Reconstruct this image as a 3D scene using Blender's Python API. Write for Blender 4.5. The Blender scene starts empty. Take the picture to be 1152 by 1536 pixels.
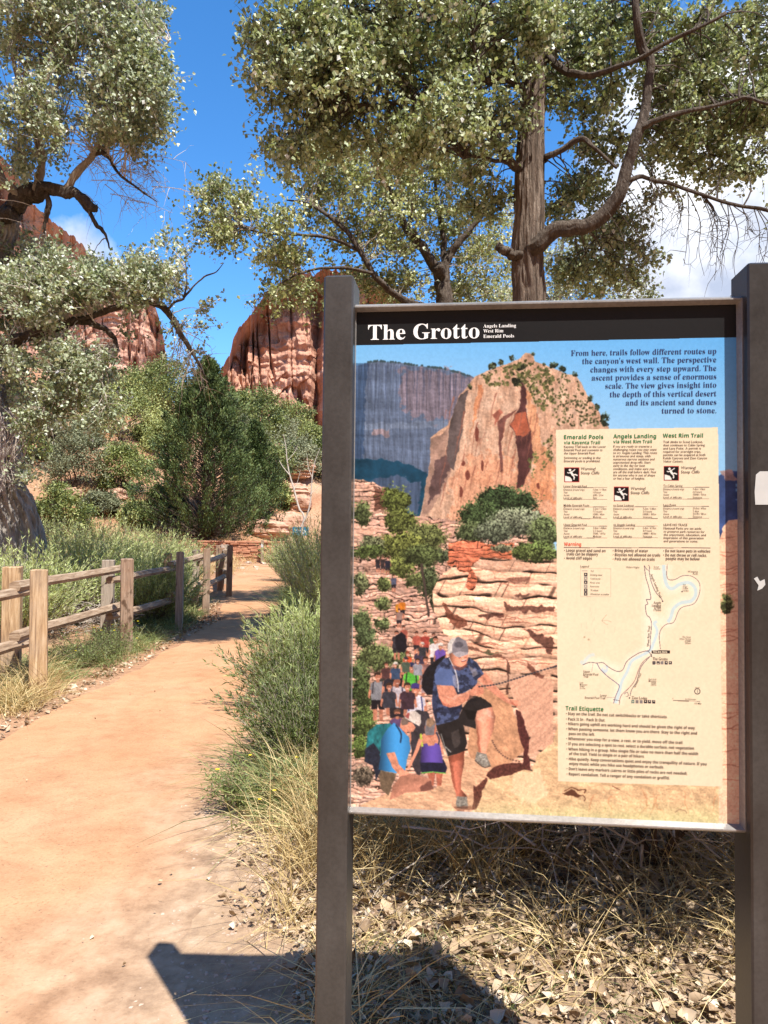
import bpy, math, random
import numpy as np
from mathutils import Matrix, Vector

SC = bpy.context.scene
COL = SC.collection
rng = np.random.default_rng(11)
random.seed(11)
A = np.array
R_ = math.radians

# ------------------------------------------------------------------ camera
EYE = A([0.0, 0.0, 1.55])
FPX, CX, CY = 1150.0, 576.0, 768.0
PITCH, ROLL = 0.0347, 0.0099
_cp, _sp, _cr, _sr = math.cos(PITCH), math.sin(PITCH), math.cos(ROLL), math.sin(ROLL)
CF = A([0, _cp, _sp]); _U0 = A([0, -_sp, _cp]); _R0 = A([1.0, 0, 0])
CR = _cr * _R0 + _sr * _U0
CU = -_sr * _R0 + _cr * _U0
cam = bpy.data.cameras.new('camera')
cam.sensor_fit = 'HORIZONTAL'; cam.sensor_width = 36.0; cam.lens = FPX / 1152 * 36.0
cam.clip_start = 0.05; cam.clip_end = 4000
camo = bpy.data.objects.new('camera', cam); COL.objects.link(camo)
M = Matrix.Identity(4)
for i in range(3):
    M[i][0] = CR[i]; M[i][1] = CU[i]; M[i][2] = -CF[i]; M[i][3] = EYE[i]
camo.matrix_world = M
SC.camera = camo

def ray(px, py):
    px = np.asarray(px, float); py = np.asarray(py, float)
    return CF + ((px - CX) / FPX)[..., None] * CR - ((py - CY) / FPX)[..., None] * CU

def P(px, py, d):
    """the point seen at a photo pixel, d metres ahead of the camera"""
    return EYE + np.asarray(d, float)[..., None] * ray(px, py)

def proj(p):
    d = (p - EYE) @ CF
    return CX + FPX * ((p - EYE) @ CR) / d, CY - FPX * ((p - EYE) @ CU) / d

# ------------------------------------------------------------------ light
SUN = A([0.72, -1.12, 2.17]); SUN = SUN / np.linalg.norm(SUN)
SUN_EL = math.asin(SUN[2]); SUN_AZ = math.atan2(SUN[0], SUN[1])
sl = bpy.data.lights.new('sun', 'SUN'); sl.energy = 4.9; sl.angle = R_(0.55); sl.color = (1.0, 0.955, 0.88)
so = bpy.data.objects.new('sun', sl); COL.objects.link(so)
so.rotation_euler = Vector(SUN).to_track_quat('Z', 'Y').to_euler()
so.location = (20, -25, 60)

W = bpy.data.worlds.new('World'); SC.world = W; W.use_nodes = True
wt = W.node_tree; wt.nodes.clear()
def wn(t, **k):
    n = wt.nodes.new(t)
    for a, b in k.items(): setattr(n, a, b)
    return n
sky = wn('ShaderNodeTexSky', sky_type='NISHITA', sun_disc=False)
sky.sun_elevation = SUN_EL; sky.sun_rotation = SUN_AZ; sky.altitude = 1300; sky.air_density = 1.0; sky.dust_density = 0.3; sky.ozone_density = 3.0
hs = wn('ShaderNodeHueSaturation'); hs.inputs['Saturation'].default_value = 1.27; hs.inputs['Value'].default_value = 1.0
bg = wn('ShaderNodeBackground'); bg.inputs['Strength'].default_value = 0.145
tcw = wn('ShaderNodeTexCoord')
cn = wn('ShaderNodeTexNoise'); cn.inputs['Scale'].default_value = 5.5; cn.inputs['Detail'].default_value = 9; cn.inputs['Roughness'].default_value = 0.56
cn2 = wn('ShaderNodeTexNoise'); cn2.inputs['Scale'].default_value = 9; cn2.inputs['Detail'].default_value = 7
def math_(op, a, b=None, clamp=False):
    n = wn('ShaderNodeMath', operation=op, use_clamp=clamp)
    for i, v in enumerate((a, b)):
        if v is None: continue
        if isinstance(v, (int, float)): n.inputs[i].default_value = v
        else: wt.links.new(v, n.inputs[i])
    return n.outputs[0]
def region(px, py, size_px, soft):
    d = ray(A(float(px)), A(float(py))); d = d / np.linalg.norm(d)
    v = wn('ShaderNodeVectorMath', operation='DISTANCE'); wt.links.new(tcw.outputs['Generated'], v.inputs[0]); v.inputs[1].default_value = d
    return math_('MULTIPLY', math_('SUBTRACT', size_px / FPX, v.outputs['Value']), 1.0 / soft)
wt.links.new(tcw.outputs['Generated'], cn.inputs['Vector']); wt.links.new(tcw.outputs['Generated'], cn2.inputs['Vector'])
regs = [(1200, 350, 290, 0.13), (1000, 410, 120, 0.1), (112, 384, 60, 0.045)]
rm = None
for r in regs:
    o = region(*r); rm = o if rm is None else math_('MAXIMUM', rm, o)
rm = math_('MINIMUM', rm, 0.9)
cm = math_('ADD', math_('MULTIPLY', math_('SUBTRACT', cn.outputs[0], 0.5), 3.2), rm)
cm = math_('MULTIPLY', cm, 1.6, True)
cr = wn('ShaderNodeValToRGB'); cr.color_ramp.elements[0].position = 0.36; cr.color_ramp.elements[0].color = (0.42, 0.48, 0.62, 1)
cr.color_ramp.elements[1].position = 0.6; cr.color_ramp.elements[1].color = (0.95, 0.96, 1.0, 1)
wt.links.new(cn2.outputs[0], cr.inputs[0])
cb = wn('ShaderNodeBackground'); cb.inputs['Strength'].default_value = 0.70
wt.links.new(cr.outputs[0], cb.inputs['Color'])
mx = wn('ShaderNodeMixShader'); wo = wn('ShaderNodeOutputWorld')
wt.links.new(sky.outputs[0], hs.inputs['Color']); wt.links.new(hs.outputs[0], bg.inputs['Color'])
wt.links.new(cm, mx.inputs[0]); wt.links.new(bg.outputs[0], mx.inputs[1]); wt.links.new(cb.outputs[0], mx.inputs[2])
wt.links.new(mx.outputs[0], wo.inputs['Surface'])

vs = SC.view_settings; vs.view_transform = 'Standard'; vs.look = 'None'; vs.gamma = 1; vs.use_curve_mapping = False
vs.exposure = 1.02

# ------------------------------------------------------------------ noise
_T2 = np.random.default_rng(3).random((256, 256))
def vnoise(x, y, seed=0):
    x = np.asarray(x, float) + seed * 17.31; y = np.asarray(y, float) + seed * 9.77
    xi = np.floor(x).astype(int); yi = np.floor(y).astype(int)
    u = x - xi; v = y - yi
    u = u * u * (3 - 2 * u); v = v * v * (3 - 2 * v)
    a = _T2[xi & 255, yi & 255]; b = _T2[(xi + 1) & 255, yi & 255]
    c = _T2[xi & 255, (yi + 1) & 255]; d = _T2[(xi + 1) & 255, (yi + 1) & 255]
    return (a * (1 - u) + b * u) * (1 - v) + (c * (1 - u) + d * u) * v
def fbm(x, y, oct=4, seed=0, gain=0.5):
    s = 0; a = 1; t = 0
    for i in range(oct):
        s = s + a * vnoise(x * 2 ** i, y * 2 ** i, seed + i * 3); t += a; a *= gain
    return s / t          # 0..1

# ------------------------------------------------------------------ mesh helpers
ORG = {}
def link(o, parent=None):
    COL.objects.link(o)
    if parent is not None: o.parent = parent
    return o
def thing(name, label, cat, loc, group=None):
    o = bpy.data.objects.new(name, None); o.empty_display_size = 0.2
    o.location = [float(v) for v in loc]; link(o)
    o['label'] = label; o['category'] = cat
    if group: o['group'] = group
    ORG[o.name] = A(loc, float)
    return o
def tag(o, label, cat, group=None, kind=None):
    o['label'] = label; o['category'] = cat
    if group: o['group'] = group
    if kind: o['kind'] = kind
    return o

class MB:
    def __init__(self): self.v = []; self.f = []; self.t = []; self.n = 0
    def add(self, V, F, tint=None, mi=0):
        V = np.asarray(V, float).reshape(-1, 3); F = np.asarray(F, int)
        self.v.append(V); self.f.append((F + self.n, mi))
        self.t.append(np.full(len(V), 0.5) if tint is None else np.broadcast_to(tint, (len(V),)).astype(float)); self.n += len(V)
    def build(self, name, mats, parent=None, smooth=False, label=None, cat=None, group=None, kind=None, origin=None, uv=None):
        V = np.concatenate(self.v); T = np.concatenate(self.t)
        root = parent
        while root is not None and root.parent is not None: root = root.parent
        off = ORG.get(root.name) if root is not None else origin
        if off is None: off = np.zeros(3)
        if root is not None: ORG_key = root.name
        me = bpy.data.meshes.new(name)
        me.vertices.add(len(V)); me.vertices.foreach_set('co', (V - off).astype(np.float32).ravel())
        sizes = np.concatenate([np.full(len(f), f.shape[1]) for f, _ in self.f]).astype(np.int32)
        loops = np.concatenate([f.ravel() for f, _ in self.f]).astype(np.int32)
        mi = np.concatenate([np.full(len(f), m) for f, m in self.f]).astype(np.int32)
        me.loops.add(len(loops)); me.loops.foreach_set('vertex_index', loops)
        me.polygons.add(len(sizes)); st = np.concatenate([[0], np.cumsum(sizes)[:-1]]).astype(np.int32)
        me.polygons.foreach_set('loop_start', st); me.polygons.foreach_set('loop_total', sizes)
        me.polygons.foreach_set('material_index', mi)
        me.polygons.foreach_set('use_smooth', np.full(len(sizes), smooth))
        me.update(calc_edges=True)
        at = me.attributes.new('tint', 'FLOAT', 'POINT'); at.data.foreach_set('value', T.astype(np.float32))
        if uv is not None:
            ul = me.uv_layers.new(name='UVMap'); ul.data.foreach_set('uv', np.asarray(uv, np.float32)[loops].ravel())
        for m in (mats if isinstance(mats, (list, tuple)) else [mats]): me.materials.append(m)
        me.validate()
        o = bpy.data.objects.new(name, me); link(o, parent)
        if root is None:
            o.location = [float(q) for q in off]
            ORG[o.name] = A(off, float)
        if cat: tag(o, label, cat, group, kind)
        elif kind:
            o['kind'] = kind
            if label: o['label'] = label
        elif label: o['label'] = label
        return o

def box(mb, c, ex, ey, ez, hx, hy, hz, bev=0.0, tint=None, mi=0, jit=0.0):
    """oriented box with chamfered vertical+horizontal edges (bev)"""
    c = A(c, float); ex, ey, ez = A(ex, float), A(ey, float), A(ez, float)
    if bev <= 0:
        V = []
        for z in (-hz, hz):
            for x, y in ((-hx, -hy), (hx, -hy), (hx, hy), (-hx, hy)):
                V.append(c + ex * x + ey * y + ez * z)
        F = [[3, 2, 1, 0], [4, 5, 6, 7], [0, 1, 5, 4], [1, 2, 6, 5], [2, 3, 7, 6], [3, 0, 4, 7]]
        V = A(V)
        if jit: V = V + rng.normal(0, jit, V.shape)
        mb.add(V, F, tint, mi); return
    def ring(x, y):
        b = min(bev, x * .45, y * .45)
        return [(-x + b, -y), (x - b, -y), (x, -y + b), (x, y - b), (x - b, y), (-x + b, y), (-x, y - b), (-x, -y + b)]
    V = []; b = bev
    for z, k in ((-hz, b), (-hz + b, 0), (hz - b, 0), (hz, b)):
        for x, y in ring(hx - k, hy - k): V.append(c + ex * x + ey * y + ez * z)
    F4 = []
    for r in range(3):
        for i in range(8):
            j = (i + 1) % 8; F4.append([r * 8 + i, r * 8 + j, r * 8 + 8 + j, r * 8 + 8 + i])
    V = A(V)
    if jit: V = V + rng.normal(0, jit, V.shape)
    mb.add(V, F4, tint, mi)
    base = mb.n - len(V)
    mb.f.append((A([list(range(7, -1, -1)), list(range(24, 32))]) + base, mi))

def spline(pts, n):
    """Catmull-Rom through rows of pts (any number of columns)"""
    p = A(pts, float)
    if len(p) < 3:
        t = np.linspace(0, 1, n)[:, None]; return p[0] * (1 - t) + p[-1] * t
    q = np.vstack([2 * p[0] - p[1], p, 2 * p[-1] - p[-2]])
    seg = np.linspace(0, len(p) - 1 - 1e-9, n); i = seg.astype(int); t = (seg - i)[:, None]
    a, b, c, d = q[i], q[i + 1], q[i + 2], q[i + 3]
    return 0.5 * ((2 * b) + (-a + c) * t + (2 * a - 5 * b + 4 * c - d) * t ** 2 + (-a + 3 * b - 3 * c + d) * t ** 3)

def tube(mb, path, rad, sides=8, tint=None, mi=0, rough=0.0, cap=True, seed=0, ridge=0.0):
    path = A(path, float); K = len(path); rad = np.broadcast_to(rad, (K,))
    tg = np.gradient(path, axis=0); tg /= np.linalg.norm(tg, axis=1)[:, None] + 1e-9
    ref = A([0.0, 1.0, 0.0]) if abs(tg[:, 1]).mean() < 0.8 else A([1.0, 0, 0])
    s = np.cross(tg, ref); s /= np.linalg.norm(s, axis=1)[:, None] + 1e-9
    u = np.cross(s, tg)
    an = np.arange(sides) / sides * 2 * np.pi
    rr = rad[:, None] * np.ones(sides)[None]
    if rough:
        L = np.concatenate([[0], np.cumsum(np.linalg.norm(np.diff(path, axis=0), axis=1))])
        nz = fbm(np.cos(an)[None] * 4 + L[:, None] * 1.1, np.sin(an)[None] * 4 + L[:, None] * 0.8, 3, seed)
        ridge = ridge or rough
        aa = ((an - np.pi / 2) % (2 * np.pi))[None]; wv = .8 * fbm(aa * 1.1 + 0 * L[:, None], L[:, None] * 2.2 + 0 * aa, 3, seed + 9)
        rid = np.abs(fbm(aa * (5.5 if ridge != rough else 2.5) + wv, L[:, None] * (1.7 if ridge != rough else 3) + 0 * aa, 3, seed + 5) - 0.5) * 2; rid = np.minimum(rid * 2.4, 1) - .35
        rr = rr * (1 + rough * (nz - 0.5) * 1.4 + ridge * (rid - 0.35) * 1.0)
    V = path[:, None] + rr[..., None] * (np.cos(an)[None, :, None] * s[:, None] + np.sin(an)[None, :, None] * u[:, None])
    i = np.arange(K - 1)[:, None] * sides; j = np.arange(sides)[None]; k = (j + 1) % sides
    F = np.stack([i + j, i + k, i + sides + k, i + sides + j], -1).reshape(-1, 4)
    mb.add(V, F, tint, mi)
    if cap:
        base = mb.n - K * sides
        mb.f.append((A([list(range(sides - 1, -1, -1))]) + base, mi)); mb.f.append((A([[(K - 1) * sides + q for q in range(sides)]]) + base, mi))

def tubes(mb, paths, rad, sides=3, tint=None, mi=0):
    """many thin tubes at once: paths (N,K,3), rad (N,K)"""
    N, K, _ = paths.shape
    if N == 0: return
    tg = np.gradient(paths, axis=1); tg /= np.linalg.norm(tg, axis=2)[..., None] + 1e-9
    ref = A([0.31, 0.72, 0.61]); s = np.cross(tg, ref); s /= np.linalg.norm(s, axis=2)[..., None] + 1e-9
    u = np.cross(s, tg); an = np.arange(sides) / sides * 2 * np.pi
    V = paths[:, :, None] + rad[:, :, None, None] * (np.cos(an)[:, None] * s[:, :, None] + np.sin(an)[:, None] * u[:, :, None])
    n = np.arange(N)[:, None, None] * K * sides; i = np.arange(K - 1)[None, :, None] * sides; j = np.arange(sides)[None, None]; k = (j + 1) % sides
    F = np.stack([n + i + j, n + i + k, n + i + sides + k, n + i + sides + j], -1).reshape(-1, 4)
    t = None if tint is None else np.repeat(np.broadcast_to(tint, (N,)), K * sides)
    mb.add(V.reshape(-1, 3), F, t, mi)

def unit(v): return v / (np.linalg.norm(v, axis=-1, keepdims=True) + 1e-9)

def leaves(mb, pos, L, Wd, up=0.0, hang=0.0, tint=None, mi=0, dirs=None, fold=0.12, r=None):
    """kite leaves with a fold along the midrib"""
    r = r or rng; N = len(pos); L = np.broadcast_to(L, (N,)); Wd = np.broadcast_to(Wd, (N,))
    d = unit(r.normal(size=(N, 3)) + A([0, 0, -hang])) if dirs is None else unit(dirs)
    nn = r.normal(size=(N, 3)) + A([0, 0, up]); s = unit(np.cross(d, nn)); nrm = np.cross(s, d)
    a = pos; lf = pos + d * (L * .38)[:, None] + s * (Wd * .5)[:, None] + nrm * (L * fold)[:, None]
    rt = pos + d * (L * .38)[:, None] - s * (Wd * .5)[:, None] + nrm * (L * fold)[:, None]
    tp = pos + d * L[:, None]
    V = np.stack([a, lf, tp, rt], 1).reshape(-1, 3); F = np.arange(4 * N).reshape(N, 4)
    t = None if tint is None else np.repeat(np.broadcast_to(tint, (N,)), 4)
    mb.add(V, F, t, mi)

def blades(mb, base, d, L, w, bend, tint=None, mi=0, K=4, r=None, sag=None):
    """tapered strips: base (N,3), start direction d, length L, width w; bend = how far the tip falls over"""
    r = r or rng; N = len(base); d = unit(d); L = np.broadcast_to(L, (N,)); w = np.broadcast_to(w, (N,)); bend = np.broadcast_to(bend, (N,))
    t = np.linspace(0, 1, K)
    hz = d * A([1, 1, 0]); hz = unit(hz + r.normal(0, .05, (N, 3)) * A([1, 1, 0]))
    c = base[:, None] + (d * L[:, None])[:, None] * t[None, :, None] + (hz * (L * bend)[:, None])[:, None] * (t ** 2)[None, :, None]
    c[:, :, 2] -= (L * bend * .75)[:, None] * (t ** 2.4)[None]
    s = unit(np.cross(d, r.normal(size=(N, 3))))
    ww = w[:, None] * (1 - t[None] ** 1.6 * .92)
    V = np.stack([c + s[:, None] * ww[..., None] * .5, c - s[:, None] * ww[..., None] * .5], 2)
    n = np.arange(N)[:, None] * K * 2; i = np.arange(K - 1)[None] * 2
    F = np.stack([n + i, n + i + 1, n + i + 3, n + i + 2], -1).reshape(-1, 4)
    tt = None if tint is None else np.repeat(np.broadcast_to(tint, (N,)), K * 2)
    mb.add(V.reshape(-1, 3), F, tt, mi)
    return c

# ------------------------------------------------------------------ materials
def new_mat(name):
    m = bpy.data.materials.new(name); m.use_nodes = True
    nt = m.node_tree; b = nt.nodes['Principled BSDF']
    return m, nt, b
def N(nt, t, **k):
    n = nt.nodes.new(t)
    for a, b in k.items():
        if hasattr(n, a) and a not in ('Scale',): setattr(n, a, b)
    return n
def ramp(nt, fac, stops):
    r = nt.nodes.new('ShaderNodeValToRGB'); e = r.color_ramp.elements
    while len(e) < len(stops): e.new(0.5)
    for q, (p, c) in zip(e, stops):
        q.position = p; q.color = (*c, 1) if len(c) == 3 else c
    nt.links.new(fac, r.inputs[0]); return r.outputs[0]
def noise(nt, scale, detail=5, rough=0.55, vec=None, dist=0.0):
    n = nt.nodes.new('ShaderNodeTexNoise'); n.inputs['Scale'].default_value = scale; n.inputs['Detail'].default_value = detail
    n.inputs['Roughness'].default_value = rough; n.inputs['Distortion'].default_value = dist
    if vec is not None: nt.links.new(vec, n.inputs['Vector'])
    return n.outputs[0]
def pos(nt, scale=(1, 1, 1)):
    g = nt.nodes.new('ShaderNodeNewGeometry'); m = nt.nodes.new('ShaderNodeMapping'); m.inputs['Scale'].default_value = scale
    nt.links.new(g.outputs['Position'], m.inputs['Vector']); return m.outputs[0]
def mix(nt, fac, a, b, mode='MIX'):
    m = nt.nodes.new('ShaderNodeMix'); m.data_type = 'RGBA'; m.blend_type = mode
    for s, v in ((m.inputs[0], fac), (m.inputs[6], a), (m.inputs[7], b)):
        if hasattr(v, 'is_output'): nt.links.new(v, s)
        elif isinstance(v, (int, float)): s.default_value = v
        else: s.default_value = (*v, 1)
    return m.outputs[2]
def bump(nt, b, h, strength=0.5, dist=0.02):
    n = nt.nodes.new('ShaderNodeBump'); n.inputs['Strength'].default_value = strength; n.inputs['Distance'].default_value = dist
    nt.links.new(h, n.inputs['Height']); nt.links.new(n.outputs[0], b.inputs['Normal'])
def attr(nt, name='tint'):
    a = nt.nodes.new('ShaderNodeAttribute'); a.attribute_name = name; return a.outputs['Fac']

def leaf_mat(name, stops, rough=0.4, trans=0.25, spec=0.5):
    m, nt, b = new_mat(name)
    c = ramp(nt, attr(nt), stops)
    nt.links.new(c, b.inputs['Base Color']); b.inputs['Roughness'].default_value = rough; b.inputs['Specular IOR Level'].default_value = spec
    if trans > 0:
        tr = nt.nodes.new('ShaderNodeBsdfTranslucent'); ms = nt.nodes.new('ShaderNodeMixShader'); ms.inputs[0].default_value = trans
        mm = mix(nt, 1.0, c, (0.95, 1.0, 0.55), 'MULTIPLY')
        nt.links.new(mm, tr.inputs['Color']); out = nt.nodes['Material Output']
        nt.links.new(b.outputs[0], ms.inputs[1]); nt.links.new(tr.outputs[0], ms.inputs[2]); nt.links.new(ms.outputs[0], out.inputs['Surface'])
    return m

M_COTTON = leaf_mat('cottonwood_leaf', [(0.0, (0.126, 0.163, 0.067)), (0.45, (0.311, 0.354, 0.183)), (0.75, (0.542, 0.592, 0.368)), (1.0, (0.800, 0.800, 0.800))], 0.42, 0.30, 0.45)
M_COTTON2 = leaf_mat('grey_cottonwood_leaf', [(0.0, (0.138, 0.176, 0.091)), (0.45, (0.312, 0.354, 0.216)), (0.75, (0.547, 0.597, 0.414)), (1.0, (0.800, 0.800, 0.800))], 0.42, 0.30, 0.45)
M_COTTON3 = leaf_mat('olive_cottonwood_leaf', [(0.0, (0.121, 0.151, 0.057)), (0.5, (0.332, 0.357, 0.156)), (1.0, (0.727, 0.740, 0.430))], 0.40, 0.30, 0.5)
M_JUNI = leaf_mat('juniper_needle', [(0.0, (0.012, 0.024, 0.006)), (0.55, (0.058, 0.092, 0.024)), (1.0, (0.17, 0.22, 0.075))], 0.55, 0.08, 0.3)
M_OAK = leaf_mat('scrub_leaf', [(0.0, (0.034, 0.053, 0.011)), (0.5, (0.172, 0.207, 0.052)), (1.0, (0.460, 0.474, 0.172))], 0.5, 0.15, 0.4)
M_SAGE = leaf_mat('sage_leaf', [(0.0, (0.10, 0.11, 0.055)), (0.5, (0.19, 0.20, 0.11)), (1.0, (0.31, 0.32, 0.19))], 0.6, 0.15, 0.3)
M_RABBIT = leaf_mat('rabbitbrush_leaf', [(0.0, (0.22, 0.27, 0.08)), (0.5, (0.46, 0.52, 0.20)), (1.0, (0.68, 0.72, 0.38))], 0.55, 0.25, 0.3)
M_GRASS = leaf_mat('green_grass', [(0.0, (0.06, 0.085, 0.02)), (0.5, (0.185, 0.225, 0.075)), (0.8, (0.32, 0.36, 0.13)), (1.0, (0.55, 0.47, 0.23))], 0.5, 0.25, 0.4)
M_STRAW = leaf_mat('dry_grass', [(0.0, (0.20, 0.125, 0.05)), (0.5, (0.46, 0.33, 0.145)), (1.0, (0.72, 0.58, 0.31))], 0.55, 0.2, 0.3)
M_LITTER = leaf_mat('dead_leaf', [(0.0, (0.12, 0.075, 0.045)), (0.35, (0.32, 0.225, 0.14)), (0.7, (0.47, 0.35, 0.235)), (1.0, (0.58, 0.48, 0.36))], 0.7, 0.08, 0.2)
M_PETAL = leaf_mat('yellow_petal', [(0.0, (0.75, 0.55, 0.02)), (1.0, (0.85, 0.7, 0.05))], 0.6, 0.2, 0.2)

def bark_mat(name, c1, c2, c3, sc=14, st=0.16, bs=0.9, bd=0.05):
    m, nt, b = new_mat(name)
    v = pos(nt, (1, 1, st)); n1 = noise(nt, sc, 6, 0.62, v, 0.6); n2 = noise(nt, 2.2, 3, 0.5, pos(nt))
    c = ramp(nt, n1, [(0.34, c1), (0.52, c2), (0.68, c3)])
    c = mix(nt, n2, c, c2, 'MIX')
    nt.links.new(c, b.inputs['Base Color']); b.inputs['Roughness'].default_value = 0.85; b.inputs['Specular IOR Level'].default_value = 0.2
    bump(nt, b, n1, bs, bd); return m
M_BARK = bark_mat('furrowed_bark', (0.030, 0.020, 0.015), (0.19, 0.14, 0.105), (0.46, 0.38, 0.31), 20, 0.09, 1.0, 0.12)
M_LIMB = bark_mat('limb_bark', (0.028, 0.020, 0.015), (0.085, 0.064, 0.048), (0.20, 0.165, 0.13), 22, 0.4, 1.0, 0.05)
M_GREYBARK = bark_mat('grey_bark', (0.10, 0.085, 0.07), (0.36, 0.32, 0.28), (0.62, 0.58, 0.53), 14, 0.12, 1.0, 0.08)
M_TWIG = bark_mat('twig_bark', (0.13, 0.10, 0.075), (0.27, 0.22, 0.17), (0.42, 0.36, 0.29), 20, 1, 0.2, 0.01)
M_DEADWOOD = bark_mat('bleached_wood', (0.25, 0.21, 0.17), (0.46, 0.40, 0.34), (0.66, 0.60, 0.53), 18, 0.4, 0.3, 0.01)
M_DARKSTEM = bark_mat('dark_stem', (0.04, 0.025, 0.018), (0.10, 0.07, 0.05), (0.19, 0.14, 0.10), 20, 0.5, 0.3, 0.01)

def wood_mat(name, c1, c2, c3, foot=(0.40, 0.20, 0.10)):
    m, nt, b = new_mat(name)
    tc = nt.nodes.new('ShaderNodeTexCoord')
    v = pos(nt, (9, 9, 0.7)); n1 = noise(nt, 5, 7, 0.65, v, 0.4); n2 = noise(nt, 1.6, 3, 0.5, pos(nt))
    c = ramp(nt, n1, [(0.30, c1), (0.5, c2), (0.7, c3)]); c = mix(nt, ramp(nt, n2, [(.4, (0, 0, 0)), (.7, (.6, .6, .6))]), c, (0.30, 0.25, 0.20)); n5 = noise(nt, 9, 3, .5, pos(nt, (1, 1, .55))); c = mix(nt, 1.0, c, ramp(nt, n5, [(.3, (.35, .3, .26)), (.38, (1, 1, 1))]), 'MULTIPLY')
    nt.links.new(c, b.inputs['Base Color']); b.inputs['Roughness'].default_value = 0.8; b.inputs['Specular IOR Level'].default_value = 0.2
    bump(nt, b, n1, 0.6, 0.01); return m
M_WOODY = wood_mat('golden_post_wood', (0.17, 0.10, 0.055), (0.40, 0.26, 0.14), (0.56, 0.42, 0.27))
M_WOODB = wood_mat('brown_post_wood', (0.10, 0.055, 0.035), (0.24, 0.14, 0.085), (0.38, 0.26, 0.18))
M_WOODG = wood_mat('grey_post_wood', (0.12, 0.09, 0.07), (0.27, 0.215, 0.165), (0.44, 0.375, 0.30))
def rail_mat():
    m, nt, b = new_mat('rail_wood')
    v = pos(nt, (2.0, 2.0, 22)); n1 = noise(nt, 2.2, 7, 0.65, v, 0.5)
    c = ramp(nt, n1, [(0.3, (0.13, 0.08, 0.05)), (0.5, (0.30, 0.205, 0.13)), (0.7, (0.46, 0.36, 0.26))])
    nt.links.new(c, b.inputs['Base Color']); b.inputs['Roughness'].default_value = 0.85; bump(nt, b, n1, 0.7, 0.01); return m
M_RAIL = rail_mat()

def ground_mat():
    m, nt, b = new_mat('red_dirt')
    n1 = noise(nt, 0.35, 6, 0.6, pos(nt)); n2 = noise(nt, 9, 8, 0.7, pos(nt)); n3 = noise(nt, 60, 4, 0.7, pos(nt))
    c = ramp(nt, n1, [(0.35, (0.36, 0.175, 0.095)), (0.55, (0.43, 0.255, 0.15)), (0.7, (0.47, 0.31, 0.20))])
    c = mix(nt, 1.0, c, ramp(nt, n2, [(0.3, (0.55, 0.5, 0.46)), (0.6, (1, 1, 1)), (0.8, (1.15, 1.12, 1.1))]), 'MULTIPLY')
    c = mix(nt, 0.5, c, ramp(nt, n3, [(0.35, (0.4, 0.36, 0.33)), (0.5, (0.9, 0.9, 0.9)), (0.7, (1.1, 1.1, 1.1))]), 'MULTIPLY')
    gm = nt.nodes.new('ShaderNodeAttribute'); gm.attribute_name = 'shoulder'
    c = mix(nt, gm.outputs['Fac'], c, ramp(nt, n2, [(0.3, (0.24, 0.16, 0.11)), (0.5, (0.36, 0.245, 0.155)), (0.7, (0.46, 0.33, 0.23))]))
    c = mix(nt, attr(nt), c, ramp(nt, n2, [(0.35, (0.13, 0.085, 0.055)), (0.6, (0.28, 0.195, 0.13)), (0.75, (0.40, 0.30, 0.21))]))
    nt.links.new(c, b.inputs['Base Color']); b.inputs['Roughness'].default_value = 0.95; b.inputs['Specular IOR Level'].default_value = 0.1
    bump(nt, b, n2, 0.6, 0.03); return m
M_GROUND = ground_mat()
def path_mat():
    m, nt, b = new_mat('packed_sand')
    n1 = noise(nt, 0.9, 5, 0.6, pos(nt)); n2 = noise(nt, 70, 6, 0.75, pos(nt)); n3 = noise(nt, 7, 6, 0.65, pos(nt))
    c = ramp(nt, n1, [(0.33, (0.43, 0.226, 0.115)), (0.5, (0.465, 0.256, 0.136)), (0.68, (0.49, 0.285, 0.16))])
    c = mix(nt, 1.0, c, ramp(nt, n2, [(0.30, (0.42, 0.37, 0.34)), (0.42, (0.9, 0.89, 0.88)), (0.6, (1, 1, 1)), (0.74, (1.22, 1.22, 1.22))]), 'MULTIPLY')
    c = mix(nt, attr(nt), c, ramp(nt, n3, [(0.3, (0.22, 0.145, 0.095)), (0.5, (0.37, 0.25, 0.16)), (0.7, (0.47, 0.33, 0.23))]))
    c = mix(nt, 0.85, c, ramp(nt, n3, [(0.3, (0.82, 0.79, 0.77)), (0.55, (1, 1, 1)), (0.75, (1.08, 1.08, 1.08))]), 'MULTIPLY')
    n6 = noise(nt, 2.3, 6, 0.62, pos(nt), .8); n7 = noise(nt, 38, 4, 0.6, pos(nt))
    c = mix(nt, 1.0, c, ramp(nt, n6, [(.32, (.90, .88, .87)), (.5, (1, 1, 1)), (.68, (1.04, 1.04, 1.04))]), 'MULTIPLY'); c = mix(nt, ramp(nt, n7, [(.66, (0, 0, 0)), (.70, (.75, .75, .75))]), c, (.20, .13, .085))
    nt.links.new(c, b.inputs['Base Color']); b.inputs['Roughness'].default_value = 0.93; b.inputs['Specular IOR Level'].default_value = 0.15
    add = nt.nodes.new('ShaderNodeMath'); add.operation = 'ADD'; nt.links.new(n2, add.inputs[0]); nt.links.new(n3, add.inputs[1])
    bump(nt, b, add.outputs[0], 0.45, 0.012); return m
M_PATH = path_mat()

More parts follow.
